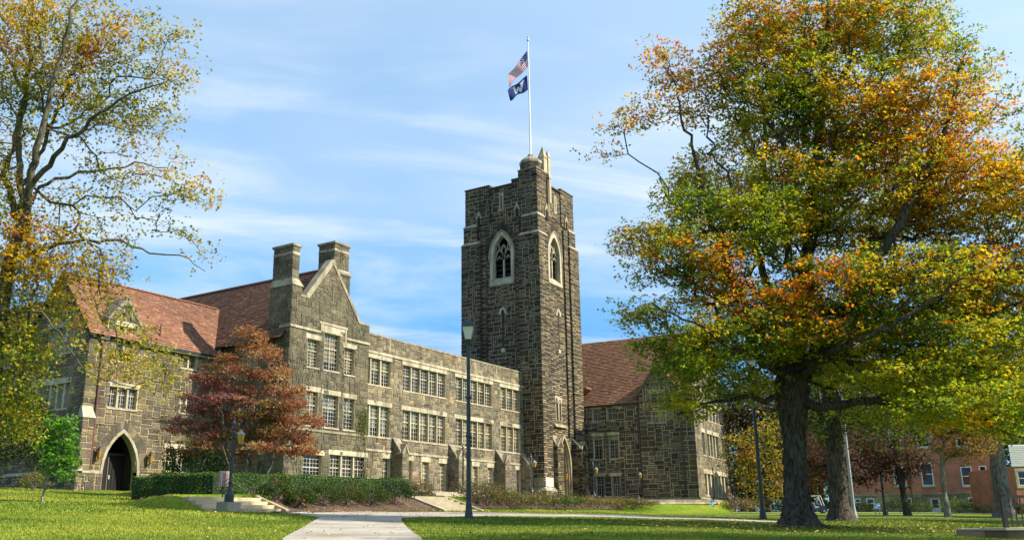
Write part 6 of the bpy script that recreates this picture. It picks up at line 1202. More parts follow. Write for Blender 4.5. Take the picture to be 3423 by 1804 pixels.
for k, (px, D, rx, h, pal, lab) in enumerate(((2995, 84, 1.9, 2.1, SG[:1]+[(.02, .04, .012)], 'round dark green foundation bush left of the basement window'), (3060, 83, 1.6, 1.6, SG, 'mid-green square bush left of the white door'), (3190, 82, 1.9, 2.2, [(.06, .11, .02), (.09, .14, .03)], 'bright green bush right of the white door'), (3270, 82, 1.1, 1.3, [(.25, .26, .12), (.35, .33, .2), (.12, .15, .05)], 'pale arching bush left of the grey trunk'), (2870, 88, 1.6, 1.6, [(.02, .04, .012), (.03, .05, .014)], 'shadowed bush beneath the purple-leaved tree'), (2730, 92, 2.2, 1.9, [(.03, .05, .02), (.04, .06, .02)], 'dark bush behind the golf cart'), (2780, 92, 1.5, 1.8, [(.03, .05, .02), (.04, .06, .02)], 'dark bush between the two broad trunks'), (3400, 80, 1.3, 1.6, [(.02, .04, .01), (.03, .06, .015)], 'shadowed bush right of the grey trunk'), (2610, 97, 3.0, 1.6, [(.035, .05, .015), (.05, .07, .02)], 'low bush row beyond the lawn left of the maple trunk'))):
    shrub('shrub', lab, px, D, rx*.68, h*.56, 1500, .13, pal, 160+k, None, G3)
# climbing vine on the gabled block
rg = np.random.default_rng(9); n = 900; fu, fz = rg.normal(53.0, .35, n), rg.normal(7.7, .55, n); ok = (fu < 53.45); fu, fz = fu[ok], fz[ok]; P = np.stack([fu, np.full(len(fu), 45.22)-rg.uniform(0, .12, len(fu)), fz], 1)
fu2, fz2 = rg.normal(54.0, .3, 700), rg.uniform(2.4, 4.6, 700); ok = fu2 > 53.6; P2 = np.stack([fu2[ok], np.full(ok.sum(), 45.9)-rg.uniform(0, .12, ok.sum()), fz2[ok]], 1)
vo = thing('climbing_vine', (53., 45.2, 2.4), 'thin climbing vine with yellow-green leaves clinging to the gabled block', 'vine'); PA = np.concatenate([P, P2]); shell_leaves(PA, np.tile([0, -1., 0], (len(PA), 1)), .11, np.array([[.10, .14, .02], [.16, .18, .03], [.07, .10, .02]])[rg.integers(0, 3, len(PA))], rg, 'foliage', M_LEAF, vo, (53., 45.2, 2.4))
mb = MB(); rr = random.Random(3)
for (x0, z0, z1) in ((45.5, 2.6, 13.5), (46.2, 2.6, 14.), (52.9, 2.6, 9.), (48.4, 6.9, 14.3), (50.7, 6.9, 13.9), (53.2, 2.6, 11.), (45.3, 2.6, 12.), (47.2, 9.6, 13.8)):
    for q in range(4):
        x, z = x0, z0; pts = [(x, 45.25, z)]
        while z < z1-rr.uniform(0, 3): z += rr.uniform(.2, .5); x += rr.uniform(-.25, .28); x = min(max(x, 45.25), 53.4); pts.append((x, 45.25, z))
        if len(pts) > 2: mb.tube(pts, [.016]*len(pts), 3)
for s_ in mb.c: pass
mb.build('stem', M_BARK2, vo, (53., 45.2, 2.4))
# ================================================================== lamps, steps, signs, flags
BK = (.020, .022, .024)
def street_lamp(loc, label, s, rz, group):
    o = thing('street_lamp', (0, 0, 0), label, 'street lamp', group); Z = Fr((0, 0, 0), (1, 0, 0), (0, 1, 0))
    m = MB(); m.lathe((0, 0, 0), [(.19, 0), (.2, .02), (.2, .3), (.17, .36), (.12, .40), (.10, .5), (.07, .62), (.065, .75), (.09, .78), (.09, .82), (.055, .85), (.05, 1.75), (.075, 1.78), (.075, 1.83), (.045, 1.86), (.042, 2.95), (.07, 2.98), (.07, 3.02), (.06, 3.05), (.062, 3.2), (.08, 3.22), (.06, 3.28), (.03, 3.36), (.05, 3.42), (.02, 3.5)], 10, BK); m.build('post', M_METAL, o, (0, 0, 0), smooth=False)
    m = MB(); m.tube([(.04, 0, 2.75), (.10, 0, 2.95), (.2, 0, 3.06), (.3, 0, 3.0), (.32, 0, 2.93)], .018, 6, (.05, .055, .06)); m.tube([(.04, 0, 2.6), (.12, 0, 2.72), (.17, 0, 2.9)], .012, 5, (.05, .055, .06)); m.build('bracket', M_METAL, o, (0, 0, 0))
    m = MB(); c = (.32, 0, 2.35); m.lathe(c, [(.20, .40), (.18, .44), (.09, .52), (.06, .56), (.07, .58), (.02, .62)], 6, (.25, .27, .28)); m.lathe(c, [(.02, -.07), (.06, -.04), (.1, 0)], 6, BK)
    for k in range(6): a = k*math.pi/3; m.tube([(c[0]+.1*math.cos(a), .1*math.sin(a), c[2]), (c[0]+.19*math.cos(a), .19*math.sin(a), c[2]+.4)], .010, 4, BK)
    l = m.build('lantern', M_METAL, o, (0, 0, 0)); m = MB(); m.lathe(c, [(.095, 0), (.18, .4)], 6, (.55, .30, .05)); m.build('lamp_glass', M_AMBER, l, (0, 0, 0))
    o.location = tuple(loc); o.scale = (s, s, s); o.rotation_euler = (0, 0, rz); return o
GL = 'black street lamps with amber lanterns along the hall'
arm = math.atan2(RT[1], RT[0])
b0 = at(765, 1677, 35.3); gz = H(b0[0], b0[1]); lampA = street_lamp((b0[0], b0[1], b0[2]), 'nearest ornate black lamp with amber lantern, on a concrete block by the left steps', 1.0, arm, GL)
hgt = (at(765, 1393, 35.3)[2]-b0[2])/3.5; lampA.scale = (hgt,)*3; print('lamp scale', hgt)
lamps = [(1548, 1652, 1478, 66, 'ornate amber lamp just left of the tall plain black pole'), (1777, 1652, 1516, 84, 'ornate amber lamp against the dark side of the tower'), (1986, 1664, 1541, 90, 'ornate amber lamp left of the first ground-floor wing window'), (2134, 1673, 1560, 88.5, 'ornate amber lamp beside the downspout of the brown wing'), (2390, 1673, 1557, 88, 'ornate amber lamp before the sunlit end of the wing')]
for px, pb, pt, D, lab in lamps:
    q = at(px, pb, D); t = at(px, pt, D); c = copy_thing(lampA, q, lab, arm); s = (t[2]-q[2])/3.5; c.scale = (s,)*3
m = MB(); fr0 = Fr((b0[0], b0[1], 0), (1, 0, 0), (0, -1, 0)); m.box(fr0, -.32, .32, gz-.4, b0[2], -.3, .3, (.34, .31, .23)); tag(m.build('lamp_plinth', M_CONC, None, (b0[0], b0[1], gz)), 'small concrete block under the nearest ornate lamp', 'plinth')
# tall modern lamp
q = ground(1567, 1733); Dp = float(q[:2] @ FW); print('pole D', Dp); tp_ = at(1570, 1072, Dp); Hh = tp_[2]-q[2]
lo = thing('lamp_post', tuple(q), 'tall plain black pole with square tapered lantern standing beside the path junction', 'lamp post'); m = MB()
m.lathe(tuple(q), [(.17, -.1), (.17, .08), (.15, .12), (.12, .32), (.105, .55), (.092, .6), (.062, Hh-.95), (.062, Hh-.85)], 12, (.022, .028, .030)); m.build('pole', M_METAL, lo, tuple(q))
for zf_, ln in ((Hh*.60, .62), (Hh*.405, .62)):
    m = MB(); m.lathe((q[0], q[1], q[2]+zf_), [(.1, -.06), (.115, -.02), (.115, .04), (.08, .07)], 10, (.022, .028, .03)); e = np.array([q[0], q[1], q[2]+zf_]); d_ = np.array([-RT[0]*1.0+FW[0]*.15, -RT[1]+FW[1]*.15, 0.]); m.tube([e, e+d_*ln+np.array([0, 0, -.04])], .011, 5, (.03, .03, .03)); m.build('banner_arm', M_METAL, lo, tuple(q))
m = MB(); ct = np.array([q[0], q[1], q[2]+Hh-.95]); a_ = R(30)
def fr4(w, z): return [(ct[0]+w*math.cos(a_+k*math.pi/2+math.pi/4)*1.414, ct[1]+w*math.sin(a_+k*math.pi/2+math.pi/4)*1.414, ct[2]+z) for k in range(4)]
def loft4(m, L, col, mat=0):
    for (w0, z0), (w1, z1) in zip(L[:-1], L[1:]): m.hexa(fr4(w0, z0)+fr4(w1, z1), col, mat)
loft4(m, [(.07, .02), (.10, .10), (.13, .22)], (.02, .024, .026)); loft4(m, [(.245, .70), (.25, .73), (.17, .90), (.10, .95), (.08, .98)], (.03, .035, .045))
for k in range(4):
    p0, p1 = fr4(.13, .22)[k], fr4(.23, .70)[k]; m.tube([p0, p1], .012, 4, (.02, .02, .02))
ln = m.build('lantern', M_METAL, lo, tuple(q)); m = MB(); loft4(m, [(.12, .22), (.215, .70)], (.62, .60, .50)); m.build('lamp_glass', M_FROST, ln, tuple(q))
# other poles
def plain_pole(px, py, ytop, D, r_, col, label, name='light_pole', grp='plain poles on the right lawn'):
    q = pxD(px, D); t = at(px, ytop, D); o = thing(name, tuple(q), label, 'pole', grp); m = MB(); h = t[2]-q[2]; m.lathe(tuple(q), [(r_*2.3, -.05), (r_*2.2, .1), (r_*1.4, .5), (r_*1.15, .7), (r_*.8, h)], 10, col); m.build('pole', M_METAL, o, tuple(q)); 
    m = MB(); m.lathe((q[0], q[1], q[2]+h), [(r_*1.2, 0), (r_*3.2, .35), (r_*2.4, .6), (r_*.5, .8)], 4, col); m.build('lantern', M_METAL, o, tuple(q)); return o
plain_pole(2540, 1727, 1250, 46, .085, (.022, .024, .026), 'dark lamp pole left of the big maple trunk'); plain_pole(2842, 1718, 1250, 54, .085, (.28, .29, .29), 'silver grey pole right of the second broad trunk'); plain_pole(2946, 1712, 1350, 70, .09, (.035, .025, .02), 'thin dark pole beside the blue notice board')
# flagpole and flags
fp = np.array([TURC[0], TURC[1], 38.5]); topz_ = 51.9
ft = at(1763, 140, float(fp[:2] @ FW)); print('flag top', ft, fp); fpo = thing('flagpole', tuple(fp), 'white flagpole with ball finial rising from the tower turret', 'flagpole')
m = MB(); lean_ = np.array([ft[0]-fp[0], ft[1]-fp[1]])*.0; PT = np.array([fp[0], fp[1], ft[2]]); m.tube([fp-np.array([0, 0, .2]), fp+np.array([0, 0, .3]), PT], [.16, .10, .055], 10, (.72, .72, .70)); m.build('pole', M_PAINT, fpo, tuple(fp)); m = MB(); m.lathe(tuple(PT), [(.03, 0), (.13, .08), (.17, .2), (.13, .32), (.03, .4), (.03, .45), (.09, .5), (.11, .58), (.07, .66), (.01, .7)], 10, (.55, .6, .65)); m.build('finial', M_METAL, fpo, tuple(fp))
FD = float(fp[:2] @ FW)
def flag(name, label, tl, bl, br, tr, cell, nu=52, nv=36, amp=.16, ph=0.):
    # corners in picture space at the pole distance; cloth ripples in depth
    c = [at(*p, FD) for p in (tl, bl, br, tr)]; org = tuple(c[0]); o = thing(name, org, label, 'flag'); m = MB(); V = {}
    for i in range(nu+1):
        for j in range(nv+1):
            u, v = i/nu, j/nv; q = (c[0]*(1-v)+c[1]*v)*(1-u)+(c[3]*(1-v)+c[2]*v)*u; w = amp*u**.6*math.sin(u*9+v*3+ph); q = q+np.array([FW[0], FW[1], 0])*w*1.6+np.array([0, 0, .22*math.sin(u*8.5+ph+v*2.5)*u**.7]); V[i, j] = q
    g_ = {}; ix = {}
    for i in range(nu):
        for j in range(nv):
            k, col = cell((i+.5)/nu, (j+.5)/nv); mm = g_.setdefault(k, MB()); f_ = []
            for q in ((i, j), (i+1, j), (i+1, j+1), (i, j+1)):
                if (k, q) not in ix: ix[k, q] = len(mm.v); mm.v.append(tuple(V[q]))
                f_.append(ix[k, q])
            mm.f.append(tuple(f_)); mm.c.append(col); mm.m.append(0)
    for k, mm in g_.items(): mm.build(k, M_CLOTHF, o, org, smooth=True)
    return o
m_, nt, b_, out = newmat('flag_cloth'); a = nt.nodes.new('ShaderNodeAttribute'); a.attribute_name = 'Col'; nt.links.new(a.outputs['Color'], b_.inputs['Base Color']); b_.inputs['Roughness'].default_value = .8; t_ = nt.nodes.new('ShaderNodeBsdfTranslucent'); nt.links.new(a.outputs['Color'], t_.inputs['Color']); mx = nt.nodes.new('ShaderNodeMixShader'); mx.inputs[0].default_value = .3; nt.links.new(b_.outputs[0], mx.inputs[1]); nt.links.new(t_.outputs[0], mx.inputs[2]); nt.links.new(mx.outputs[0], out.inputs['Surface']); M_CLOTHF = m_
def us(u, v):
    if u < .36 and v < 7/13:
        a_, b2 = u/.36*11, v/(7/13)*9; fi, fj = a_ % 1, b2 % 1
        return ('canton', (.75, .75, .8)) if (int(a_)+int(b2)) % 2 == 0 and abs(fi-.5) < .26 and abs(fj-.5) < .3 else ('canton', (.02, .025, .16))
    return ('stripes', (.46, .0, .015) if int(v*13) % 2 == 0 else (.82, .78, .78))
flag('national_flag', 'United States flag flying from the tower flagpole above the blue W flag', (1762, 170), (1765, 222), (1702, 288), (1698, 255), us, 66, 65, .10)
# make it drape: the free end hangs below the hoist
WP = [(-.82, .80), (-.30, .80), (-.30, .62), (-.40, .62), (-.27, -.10), (-.08, .42), (.10, .42), (.27, -.10), (.38, .62), (.28, .62), (.28, .80), (.82, .80), (.82, .62), (.70, .62), (.44, -.80), (.16, -.80), (0., -.22), (-.18, -.80), (-.45, -.80), (-.70, .62), (-.82, .62)]
def inpoly(x, y, P):
    r_ = False; j = len(P)-1
    for i in range(len(P)):
        if (P[i][1] > y) != (P[j][1] > y) and x < (P[j][0]-P[i][0])*(y-P[i][1])/(P[j][1]-P[i][1])+P[i][0]: r_ = not r_
        j = i
    return r_
def wf(u, v):
    x = -((u-.5)*2/.78); y = (.5-v)*2/.86; s = inpoly(x, y, WP)
    if not s: return ('field', (.015, .03, .17))
    return ('letter_mark', (.62, .63, .66))
flag('college_flag', 'dark blue flag with a white block letter W below the national flag', (1762, 252), (1765, 301), (1706, 334), (1697, 303), wf, 90, 60, .10, 1.)
# concrete steps
def steps(label, px, D, n, wide, rise, tread, rz, cheek=True, side=.18):
    p, z0 = next((S[0], S[7]) for S in STAIRS if S[4] == n) if n != 3 else (atD(px, D), H(*atD(px, D)[:2])-.05); o = thing('concrete_steps', (p[0], p[1], z0), label, 'steps'); d = np.array([math.sin(rz), math.cos(rz), 0]); u = np.array([d[1], -d[0], 0]); fr = Fr((p[0], p[1], 0), u, -d); org = (p[0], p[1], z0)
    for k in range(n):
        m = MB(); m.box(fr, -wide/2, wide/2, z0-.3, z0+rise*(k+1), -tread*(k+1) if k < n-1 else -tread*(k+1)-.8, -tread*k+.001*k, (.60, .49, .32) if n == 4 else (.34, .30, .22)); m.build('tread', M_CONC, o, org)
    if cheek:
        for s in ((1,) if n == 4 else (-1, 1)):
            m = MB(); a, b = (wide/2, wide/2+side) if s > 0 else (-wide/2-side, -wide/2); zt0, zt1 = z0+.12, z0+rise*n+.12
            m.hexa([fr.P(a, z0-.4, .25), fr.P(b, z0-.4, .25), fr.P(b, z0-.4, -tread*n), fr.P(a, z0-.4, -tread*n), fr.P(a, zt0, .25), fr.P(b, zt0, .25), fr.P(b, zt1, -tread*n), fr.P(a, zt1, -tread*n)], (.40, .34, .24)); m.build('cheek_wall', M_CONC, o, org)
    return o
steps('sunlit tan concrete steps beside the nearest ornate lamp', 850, 36.9, 4, 3.5, .155, .42, R(4)); steps('grey concrete steps in the middle of the planting bed', 1540, 52.2, 6, 3.4, .15, .42, R(1)); steps('tiny pale steps at the left end of the low retaining wall', 2120, 80.2, 3, 1.6, .14, .35, R(0), False)
m = MB(); fs = Fr((0, 43.2, 0), (1, 0, 0), (0, -1, 0)); q = atD(1490, 57.6); fs = Fr((q[0], q[1], 0), (1, 0, 0), (0, -1, 0)); m.box(fs, -1.6, 2.4, q[2]-.6, q[2]+.28, -1.2, 0, (.36, .33, .26)); m.box(fs, -1.7, 3.2, q[2]+.0, q[2]+.1, 0, .5, (.40, .37, .29)); tag(m.build('terrace_step', M_CONC, None, tuple(q)), 'pale stone landing at the top of the middle steps', 'landing')
# low retaining wall
wA = at(2085, 1712, 80.); wB = at(2398, 1713, 83.5); wC = at(2446, 1714, 89.5); wo = thing('retaining_wall', (wA[0], wA[1], wA[2]), 'low stone retaining wall with white coping before the brown wing', 'wall'); org = (wA[0], wA[1], wA[2]); m = MB(); cp = MB()
topA, topB, topC = at(2085, 1683, 80.)[2], at(2398, 1683, 83.5)[2], at(2446, 1684, 89.5)[2]
for P0, P1, z, sd_ in ((wA, wB, topB, 301), (wB, wC, topB, 302)):
    d = P1-P0; d[2] = 0; L = np.linalg.norm(d); d /= L; n_ = np.array([-FW[0], -FW[1], 0]); n_ = n_-(n_ @ d)*d; n_ /= np.linalg.norm(n_); fr = Fr((P0[0], P0[1], 0), d, n_); masonry(m, fr, [(0, z), (L, z)], min(P0[2], P1[2])-.8, (), [((.17, .15, .11), 3), ((.22, .19, .14), 2), ((.13, .115, .09), 2)], (.27, .24, .18), .3, .03, .015, seed=sd_, reveal=0)
    cp.box(fr, -.12, L+.12, z, z+.17, -.45, .12, (.50, .45, .35)); cp.box(fr, -.05, L+.05, z+.17, z+.4, -.45, -.2, (.30, .27, .2))
m.build('stone_face', M_STONE, wo, org); cp.build('coping', M_LIME, wo, org)
# edge of the terrace left of it
tA = atD(1600, 60.5); tB = atD(1880, 72); tC = atD(2085, 82.); cpo = thing('terrace_kerb', tuple(tA), 'long pale stone kerb edging the terrace behind the rose bushes', 'kerb'); cp = MB()
for P0, P1 in ((tA, tB), (tB, tC)):
    d = P1-P0; L = np.linalg.norm(d[:2]); fr = Fr((P0[0], P0[1], 0), (d[0]/L, d[1]/L, 0), (d[1]/L, -d[0]/L, 0)); zz0, zz1 = P0[2]+.25, P1[2]+.25
    cp.hexa([fr.P(0, zz0-.6, -.2), fr.P(L, zz1-.6, -.2), fr.P(L, zz1-.6, .2), fr.P(0, zz0-.6, .2), fr.P(0, zz0, -.2), fr.P(L, zz1, -.2), fr.P(L, zz1, .2), fr.P(0, zz0, .2)], (.45, .41, .32))
cp.build('kerb_stone', M_LIME, cpo, tuple(tA))
# slatted litter bin
q = atD(738, 37.6); zt = at(738, 1574, 37.6)[2]; zb_ = at(738, 1626, 37.6)[2]; bo = thing('litter_bin', (q[0], q[1], zb_), 'pinkish brown slatted litter bin mounted beside the nearest ornate lamp', 'litter bin'); cols_ = [(.30, .20, .17), (.42, .30, .27), (.5, .4, .37)]; rb = .19
m = MB()
for k in range(14):
    a = 2*math.pi*k/14; c_ = np.array([q[0]+rb*math.cos(a), q[1]+rb*math.sin(a)]); fr = Fr((c_[0], c_[1], 0), (-math.sin(a), math.cos(a), 0), (math.cos(a), math.sin(a), 0)); m.box(fr, -.034, .034, zb_, zt, -.012, .012, cols_[k % 3])
m.build('slats', M_WOOD, bo, (q[0], q[1], zb_)); m = MB(); m.lathe((q[0], q[1], zb_), [(.14, .02), (.165, .03), (.165, zt-zb_-.03)], 12, (.02, .02, .02)); m.tube([(q[0], q[1], q[2]-.05), (q[0], q[1], zb_+.03)], .03, 6, (.03, .03, .03)); m.tube([(q[0], q[1], zb_+.2), (b0[0], b0[1], zb_+.2)], .015, 5, (.03, .03, .03)); m.build('liner', M_METAL, bo, (q[0], q[1], zb_))
# blue signs
def sign(name, label, px0, px1, y0, y1, D, posts, tilt=0.):
    a = at(px0, y0, D); b = at(px1, y1, D); w = float((b-a)[:2] @ RT); h = a[2]-b[2]; c = at((px0+px1)/2, y1, D); g_ = H(c[0], c[1]); org = (c[0], c[1], g_); o = thing(name, org, label, 'sign'); fr = Fr((c[0], c[1], c[2]), (RT[0], RT[1], 0), (-FW[0], -FW[1], 0))
    m = MB(); m.prism(fr, [(-w/2, 0), (w/2, 0), (w/2-tilt, h), (-w/2-tilt, h)], -.02, .02, (.32, .58, .85)); bo_ = m.build('panel', M_PAINT, o, org); m = MB(); f = .022
    if posts:
        m.box(fr, -w*.30, -w*.30+w*.16, h*.42, h*.62, .02, f+.002, (.02, .09, .25)); m.box(fr, .04*w, .42*w, h*.80, h*.88, .02, f, (.05, .16, .32)); m.box(fr, .04*w, .42*w, h*.5, h*.7, .02, f, (.75, .8, .85)); m.box(fr, .04*w, .42*w, h*.44, h*.49, .02, f, (.04, .15, .3)); m.box(fr, .1*w, .45*w, h*.14, h*.30, .02, f, (.03, .08, .12)); m.box(fr, -.4*w, -.1*w, h*.14, h*.2, .02, f, (.04, .3, .4))
    else:
        m.box(fr, w*.04, w*.45, h*.02, h*.3, .02, f, (.02, .10, .28)); m.box(fr, w*.04-tilt*.5, w*.42-tilt*.5, h*.42, h*.52, .02, f, (.75, .8, .85)); m.box(fr, -.05*w-tilt, .4*w-tilt, h*.72, h*.95, .02, f, (.02, .10, .28)); m.box(fr, -.2*w-tilt*.5, .0-tilt*.5, h*.35, h*.55, .02, f, (.01, .05, .15))
    m.build('printing', M_PAINT, bo_, org); m = MB()
    for u in ((-w*.35, w*.35) if posts else (0,)): m.box(fr, u-.03, u+.03, g_-c[2]-.1, h*.1, -.06, -.02, (.2, .2, .2))
    m.build('post', M_METAL, o, org)
sign('notice_sign', 'light blue and white notice board beside the thin dark pole', 2921, 2944, 1681, 1698, 71, True); sign('blue_sign', 'tilted blue sign leaning on the low retaining wall', 2375, 2389, 1671, 1695, 82.6, False, .12)
# golf cart glimpsed behind the trunk
q = pxD(2722, 80); go_s = (.55, .6, .8); go = thing('golf_cart', tuple(q), 'small dark blue and white utility cart parked beyond the big maple trunk', 'cart'); fr = Fr(tuple(q*[1, 1, 0]), (RT[0], RT[1], 0), (-FW[0], -FW[1], 0)); z = q[2]; org = tuple(q)
m = MB(); m.prism(fr, [(-1.3, z+.3), (1.1, z+.3), (1.15, z+.6), (.8, z+.78), (.3, z+.8), (.2, z+.55), (-.5, z+.55), (-.6, z+.95), (-1.3, z+.95)], -.55, .55, (.025, .04, .13)); m.build('body', M_PAINT, go, org)
m = MB(); m.box(fr, -1.2, .5, z+1.75, z+1.83, -.6, .6, (.7, .7, .7)); m.tube([fr.P(.45, z+1.75, .5), fr.P(.85, z+.78, .5)], .05, 6, (.7, .7, .7)); m.tube([fr.P(.45, z+1.75, -.5), fr.P(.85, z+.78, -.5)], .05, 6, (.7, .7, .7)); m.tube([fr.P(-1.1, z+1.75, .5), fr.P(-1.1, z+.9, .5)], .03, 6, (.7, .7, .7)); m.build('canopy', M_PAINT, go, org)
m = MB(); m.box(fr, -.5, .1, z+.55, z+.75, -.5, .5, (.5, .5, .48)); m.box(fr, -.55, -.42, z+.7, z+1.15, -.5, .5, (.5, .5, .48)); m.build('seat', M_CLOTH, go, org)
for u, n_ in ((-.95, .5), (.75, .5), (-.95, -.5), (.75, -.5)):
    m = MB(); c_ = np.array(fr.P(u, z+.24, n_)); dn = np.array([-FW[0], -FW[1], 0])*.09; m.tube([c_-dn, c_+dn], .24, 12, (.02, .02, .02)); m.tube([c_-dn*1.08, c_+dn*1.08], .11, 8, (.4, .4, .4)); m.build('wheel', M_METAL, go, org)
go.scale = go_s
# iron railing on its stone base at the right edge, and the flat slab beside it
q = at(3382, 1790, 24.); gz = H(q[0], q[1]); fr = Fr((q[0], q[1], 0), (RT[0], RT[1], 0), (-FW[0], -FW[1], 0)); zt_ = at(3382, 1762, 24.)[2]; org = (q[0], q[1], gz)
m = MB(); m.box(fr, -.08, 3., gz-.3, zt_-.06, -1.2, 0, (.20, .12, .07)); bo = m.build('railing_plinth', M_CONC, None, org); tag(bo, 'brown masonry base with pale cap below the iron railing', 'plinth'); m = MB(); m.box(fr, -.14, 3.06, zt_-.06, zt_, -1.26, .06, (.5, .45, .37)); m.build('cap', M_CONC, bo, (0, 0, 0) if False else org)
ro = thing('iron_railing', (q[0], q[1], zt_), 'black-brown iron railing panel on a masonry base at the right edge', 'railing'); ztop = at(3382, 1650, 24.)[2]; oo = (q[0], q[1], zt_); IR = (.035, .022, .016)
m = MB(); m.box(fr, 0, .1, zt_, ztop, -.35, -.25, IR); m.box(fr, -.03, .13, ztop, ztop+.05, -.38, -.22, IR); m.build('post', M_METAL, ro, oo)
m = MB(); m.box(fr, .1, 2.9, ztop-.09, ztop-.02, -.33, -.27, IR); m.box(fr, .1, 2.9, ztop-.30, ztop-.27, -.32, -.28, IR); m.box(fr, .1, 2.9, zt_+.08, zt_+.12, -.32, -.28, IR); m.build('rail', M_METAL, ro, oo)
m = MB()
for k in range(19): u = .22+k*.14; m.box(fr, u-.012, u+.012, zt_+.02, ztop-.05, -.312, -.288, IR)
m.build('balusters', M_METAL, ro, oo)
a, b = at(3195, 1770, 26.), at(3390, 1777, 24.6); m = MB(); d = b-a; L = np.linalg.norm(d[:2]); fr = Fr((a[0], a[1], 0), (d[0]/L, d[1]/L, 0), (d[1]/L, -d[0]/L, 0)); g0 = H(a[0], a[1]); zs = max(a[2], g0+.1); m.hexa([fr.P(0, g0-.3, -.25), fr.P(L, g0-.3, -1.), fr.P(L, g0-.3, .15), fr.P(0, g0-.3, 0), fr.P(0, zs, -.25), fr.P(L, zs, -1.), fr.P(L, zs, .15), fr.P(0, zs, 0)], (.30, .20, .13)); m.hexa([fr.P(-.03, zs, -.28), fr.P(L, zs, -1.05), fr.P(L, zs, .19), fr.P(-.03, zs, .03), fr.P(-.03, zs+.04, -.28), fr.P(L, zs+.04, -1.05), fr.P(L, zs+.04, .19), fr.P(-.03, zs+.04, .03)], (.5, .44, .36)); tag(m.build('stone_slab', M_CONC, None, (a[0], a[1], g0)), 'low flat stone slab strewn with leaves left of the railing base', 'slab')
# ================================================================== brick house beyond the right lawn
p0 = at(2800, 1712, 92.); p1 = at(3382, 1722, 88.); g0 = min(p0[2], p1[2])-.3; d = p1-p0; L = float(np.linalg.norm(d[:2])); u_ = np.array([d[0]/L, d[1]/L, 0]); n_ = np.array([u_[1], -u_[0], 0]); n_ = n_ if n_[:2] @ FW < 0 else -n_
ORG_B = (p0[0], p0[1], g0); bh = thing('brick_house', ORG_B, 'orange-red brick house on a pale stone basement seen under the maple', 'building'); FB = Fr((p0[0], p0[1], 0), u_, n_)
def ub(px): 
    r_ = ray(px, 1650.); A_ = np.array([[r_[0], -u_[0]], [r_[1], -u_[1]]]); t_, w_ = np.linalg.solve(A_, p0[:2]); return w_, t_
def zbz(px, py): w_, t_ = ub(px); r_ = ray(px, py); r0 = ray(px, 1650.); q_ = p0[:2]+u_[:2]*w_; D = float(q_ @ FW); return at(px, py, D)[2]
zs_ = zbz(3050, 1650); print('stone band z', zs_, 'L', L, g0)
wins = [(3088, 3128, 1545, 1622), (3222, 3260, 1558, 1622), (2995, 3035, 1560, 1622), (3285, 3310, 1555, 1622)]; bas = [(3011, 3045, 1663, 1700), (3233, 3268, 1660, 1697), (2893, 2920, 1664, 1698), (2855, 2875, 1665, 1690)]
def mo(q): a_, b_ = ub(q[0])[0], ub(q[1])[0]; m_ = (q[0]+q[1])/2; return Op(a_, b_, zbz(m_, q[3]), zbz(m_, q[2]))
wo_ = [mo(q) for q in wins]; bo_ = [mo(q) for q in bas]; do_ = Op(ub(3106)[0], ub(3140)[0], zbz(3122, 1716), zbz(3122, 1662))
up = [Op(o.u0, o.u1, o.z0+3.6, o.z1+3.6) for o in wo_]
def flatwall(m, fr, outline, zb_, ops, col, reveal=.15): masonry_flat(m, fr, outline, zb_, ops, col, reveal)
def masonry_flat(mb, fr, outline, zb_, ops, col, reveal):
    us_ = [p[0] for p in outline]; zz = [p[1] for p in outline]; br = sorted(set(us_) | {o.u0 for o in ops} | {o.u1 for o in ops}); br = [b for b in br if us_[0]-1e-6 <= b <= us_[-1]+1e-6]
    for a, b in zip(br[:-1], br[1:]):
        if b-a < 1e-4: continue
        l = zb_
        for o in sorted([o for o in ops if o.u0 < (a+b)/2 < o.u1], key=lambda o: o.z0):
            mb.poly([fr.P(a, l), fr.P(b, l), fr.P(b, o.z0), fr.P(a, o.z0)], col); l = o.z1
            for z in (o.z0, o.z1): mb.poly([fr.P(a, z), fr.P(b, z), fr.P(b, z, -reveal), fr.P(a, z, -reveal)], col)
        mb.poly([fr.P(a, l), fr.P(b, l), fr.P(b, np.interp(b-1e-5, us_, zz)), fr.P(a, np.interp(a+1e-5, us_, zz))], col)
    for o in ops:
        for u in (o.u0, o.u1): mb.poly([fr.P(u, o.z0), fr.P(u, o.z1), fr.P(u, o.z1, -reveal), fr.P(u, o.z0, -reveal)], col)
m, nt, b, _ = newmat('red_brick'); bt = nt.nodes.new('ShaderNodeTexBrick'); bt.inputs['Scale'].default_value = 1.; bt.inputs['Brick Width'].default_value = .22; bt.inputs['Row Height'].default_value = .075; bt.inputs['Mortar Size'].default_value = .008
bt.inputs['Color1'].default_value = (.42, .14, .065, 1); bt.inputs['Color2'].default_value = (.32, .095, .05, 1); bt.inputs['Mortar'].default_value = (.34, .24, .17, 1)
tc_ = nt.nodes.new('ShaderNodeTexCoord'); sp2 = nt.nodes.new('ShaderNodeSeparateXYZ'); nt.links.new(tc_.outputs['Object'], sp2.inputs[0]); ad = nt.nodes.new('ShaderNodeMath'); ad.operation = 'ADD'; nt.links.new(sp2.outputs[0], ad.inputs[0]); nt.links.new(sp2.outputs[1], ad.inputs[1]); cbx = nt.nodes.new('ShaderNodeCombineXYZ'); nt.links.new(ad.outputs[0], cbx.inputs[0]); nt.links.new(sp2.outputs[2], cbx.inputs[1]); nt.links.new(cbx.outputs[0], bt.inputs['Vector']); nt.links.new(mix(nt, bt.outputs['Color'], ramp(nt, noise(nt, tc_.outputs['Object'], .8, 4.), [(.35, .8), (.65, 1.2)])), b.inputs['Base Color']); b.inputs['Roughness'].default_value = .9; M_RB = m
HT = g0+10.2
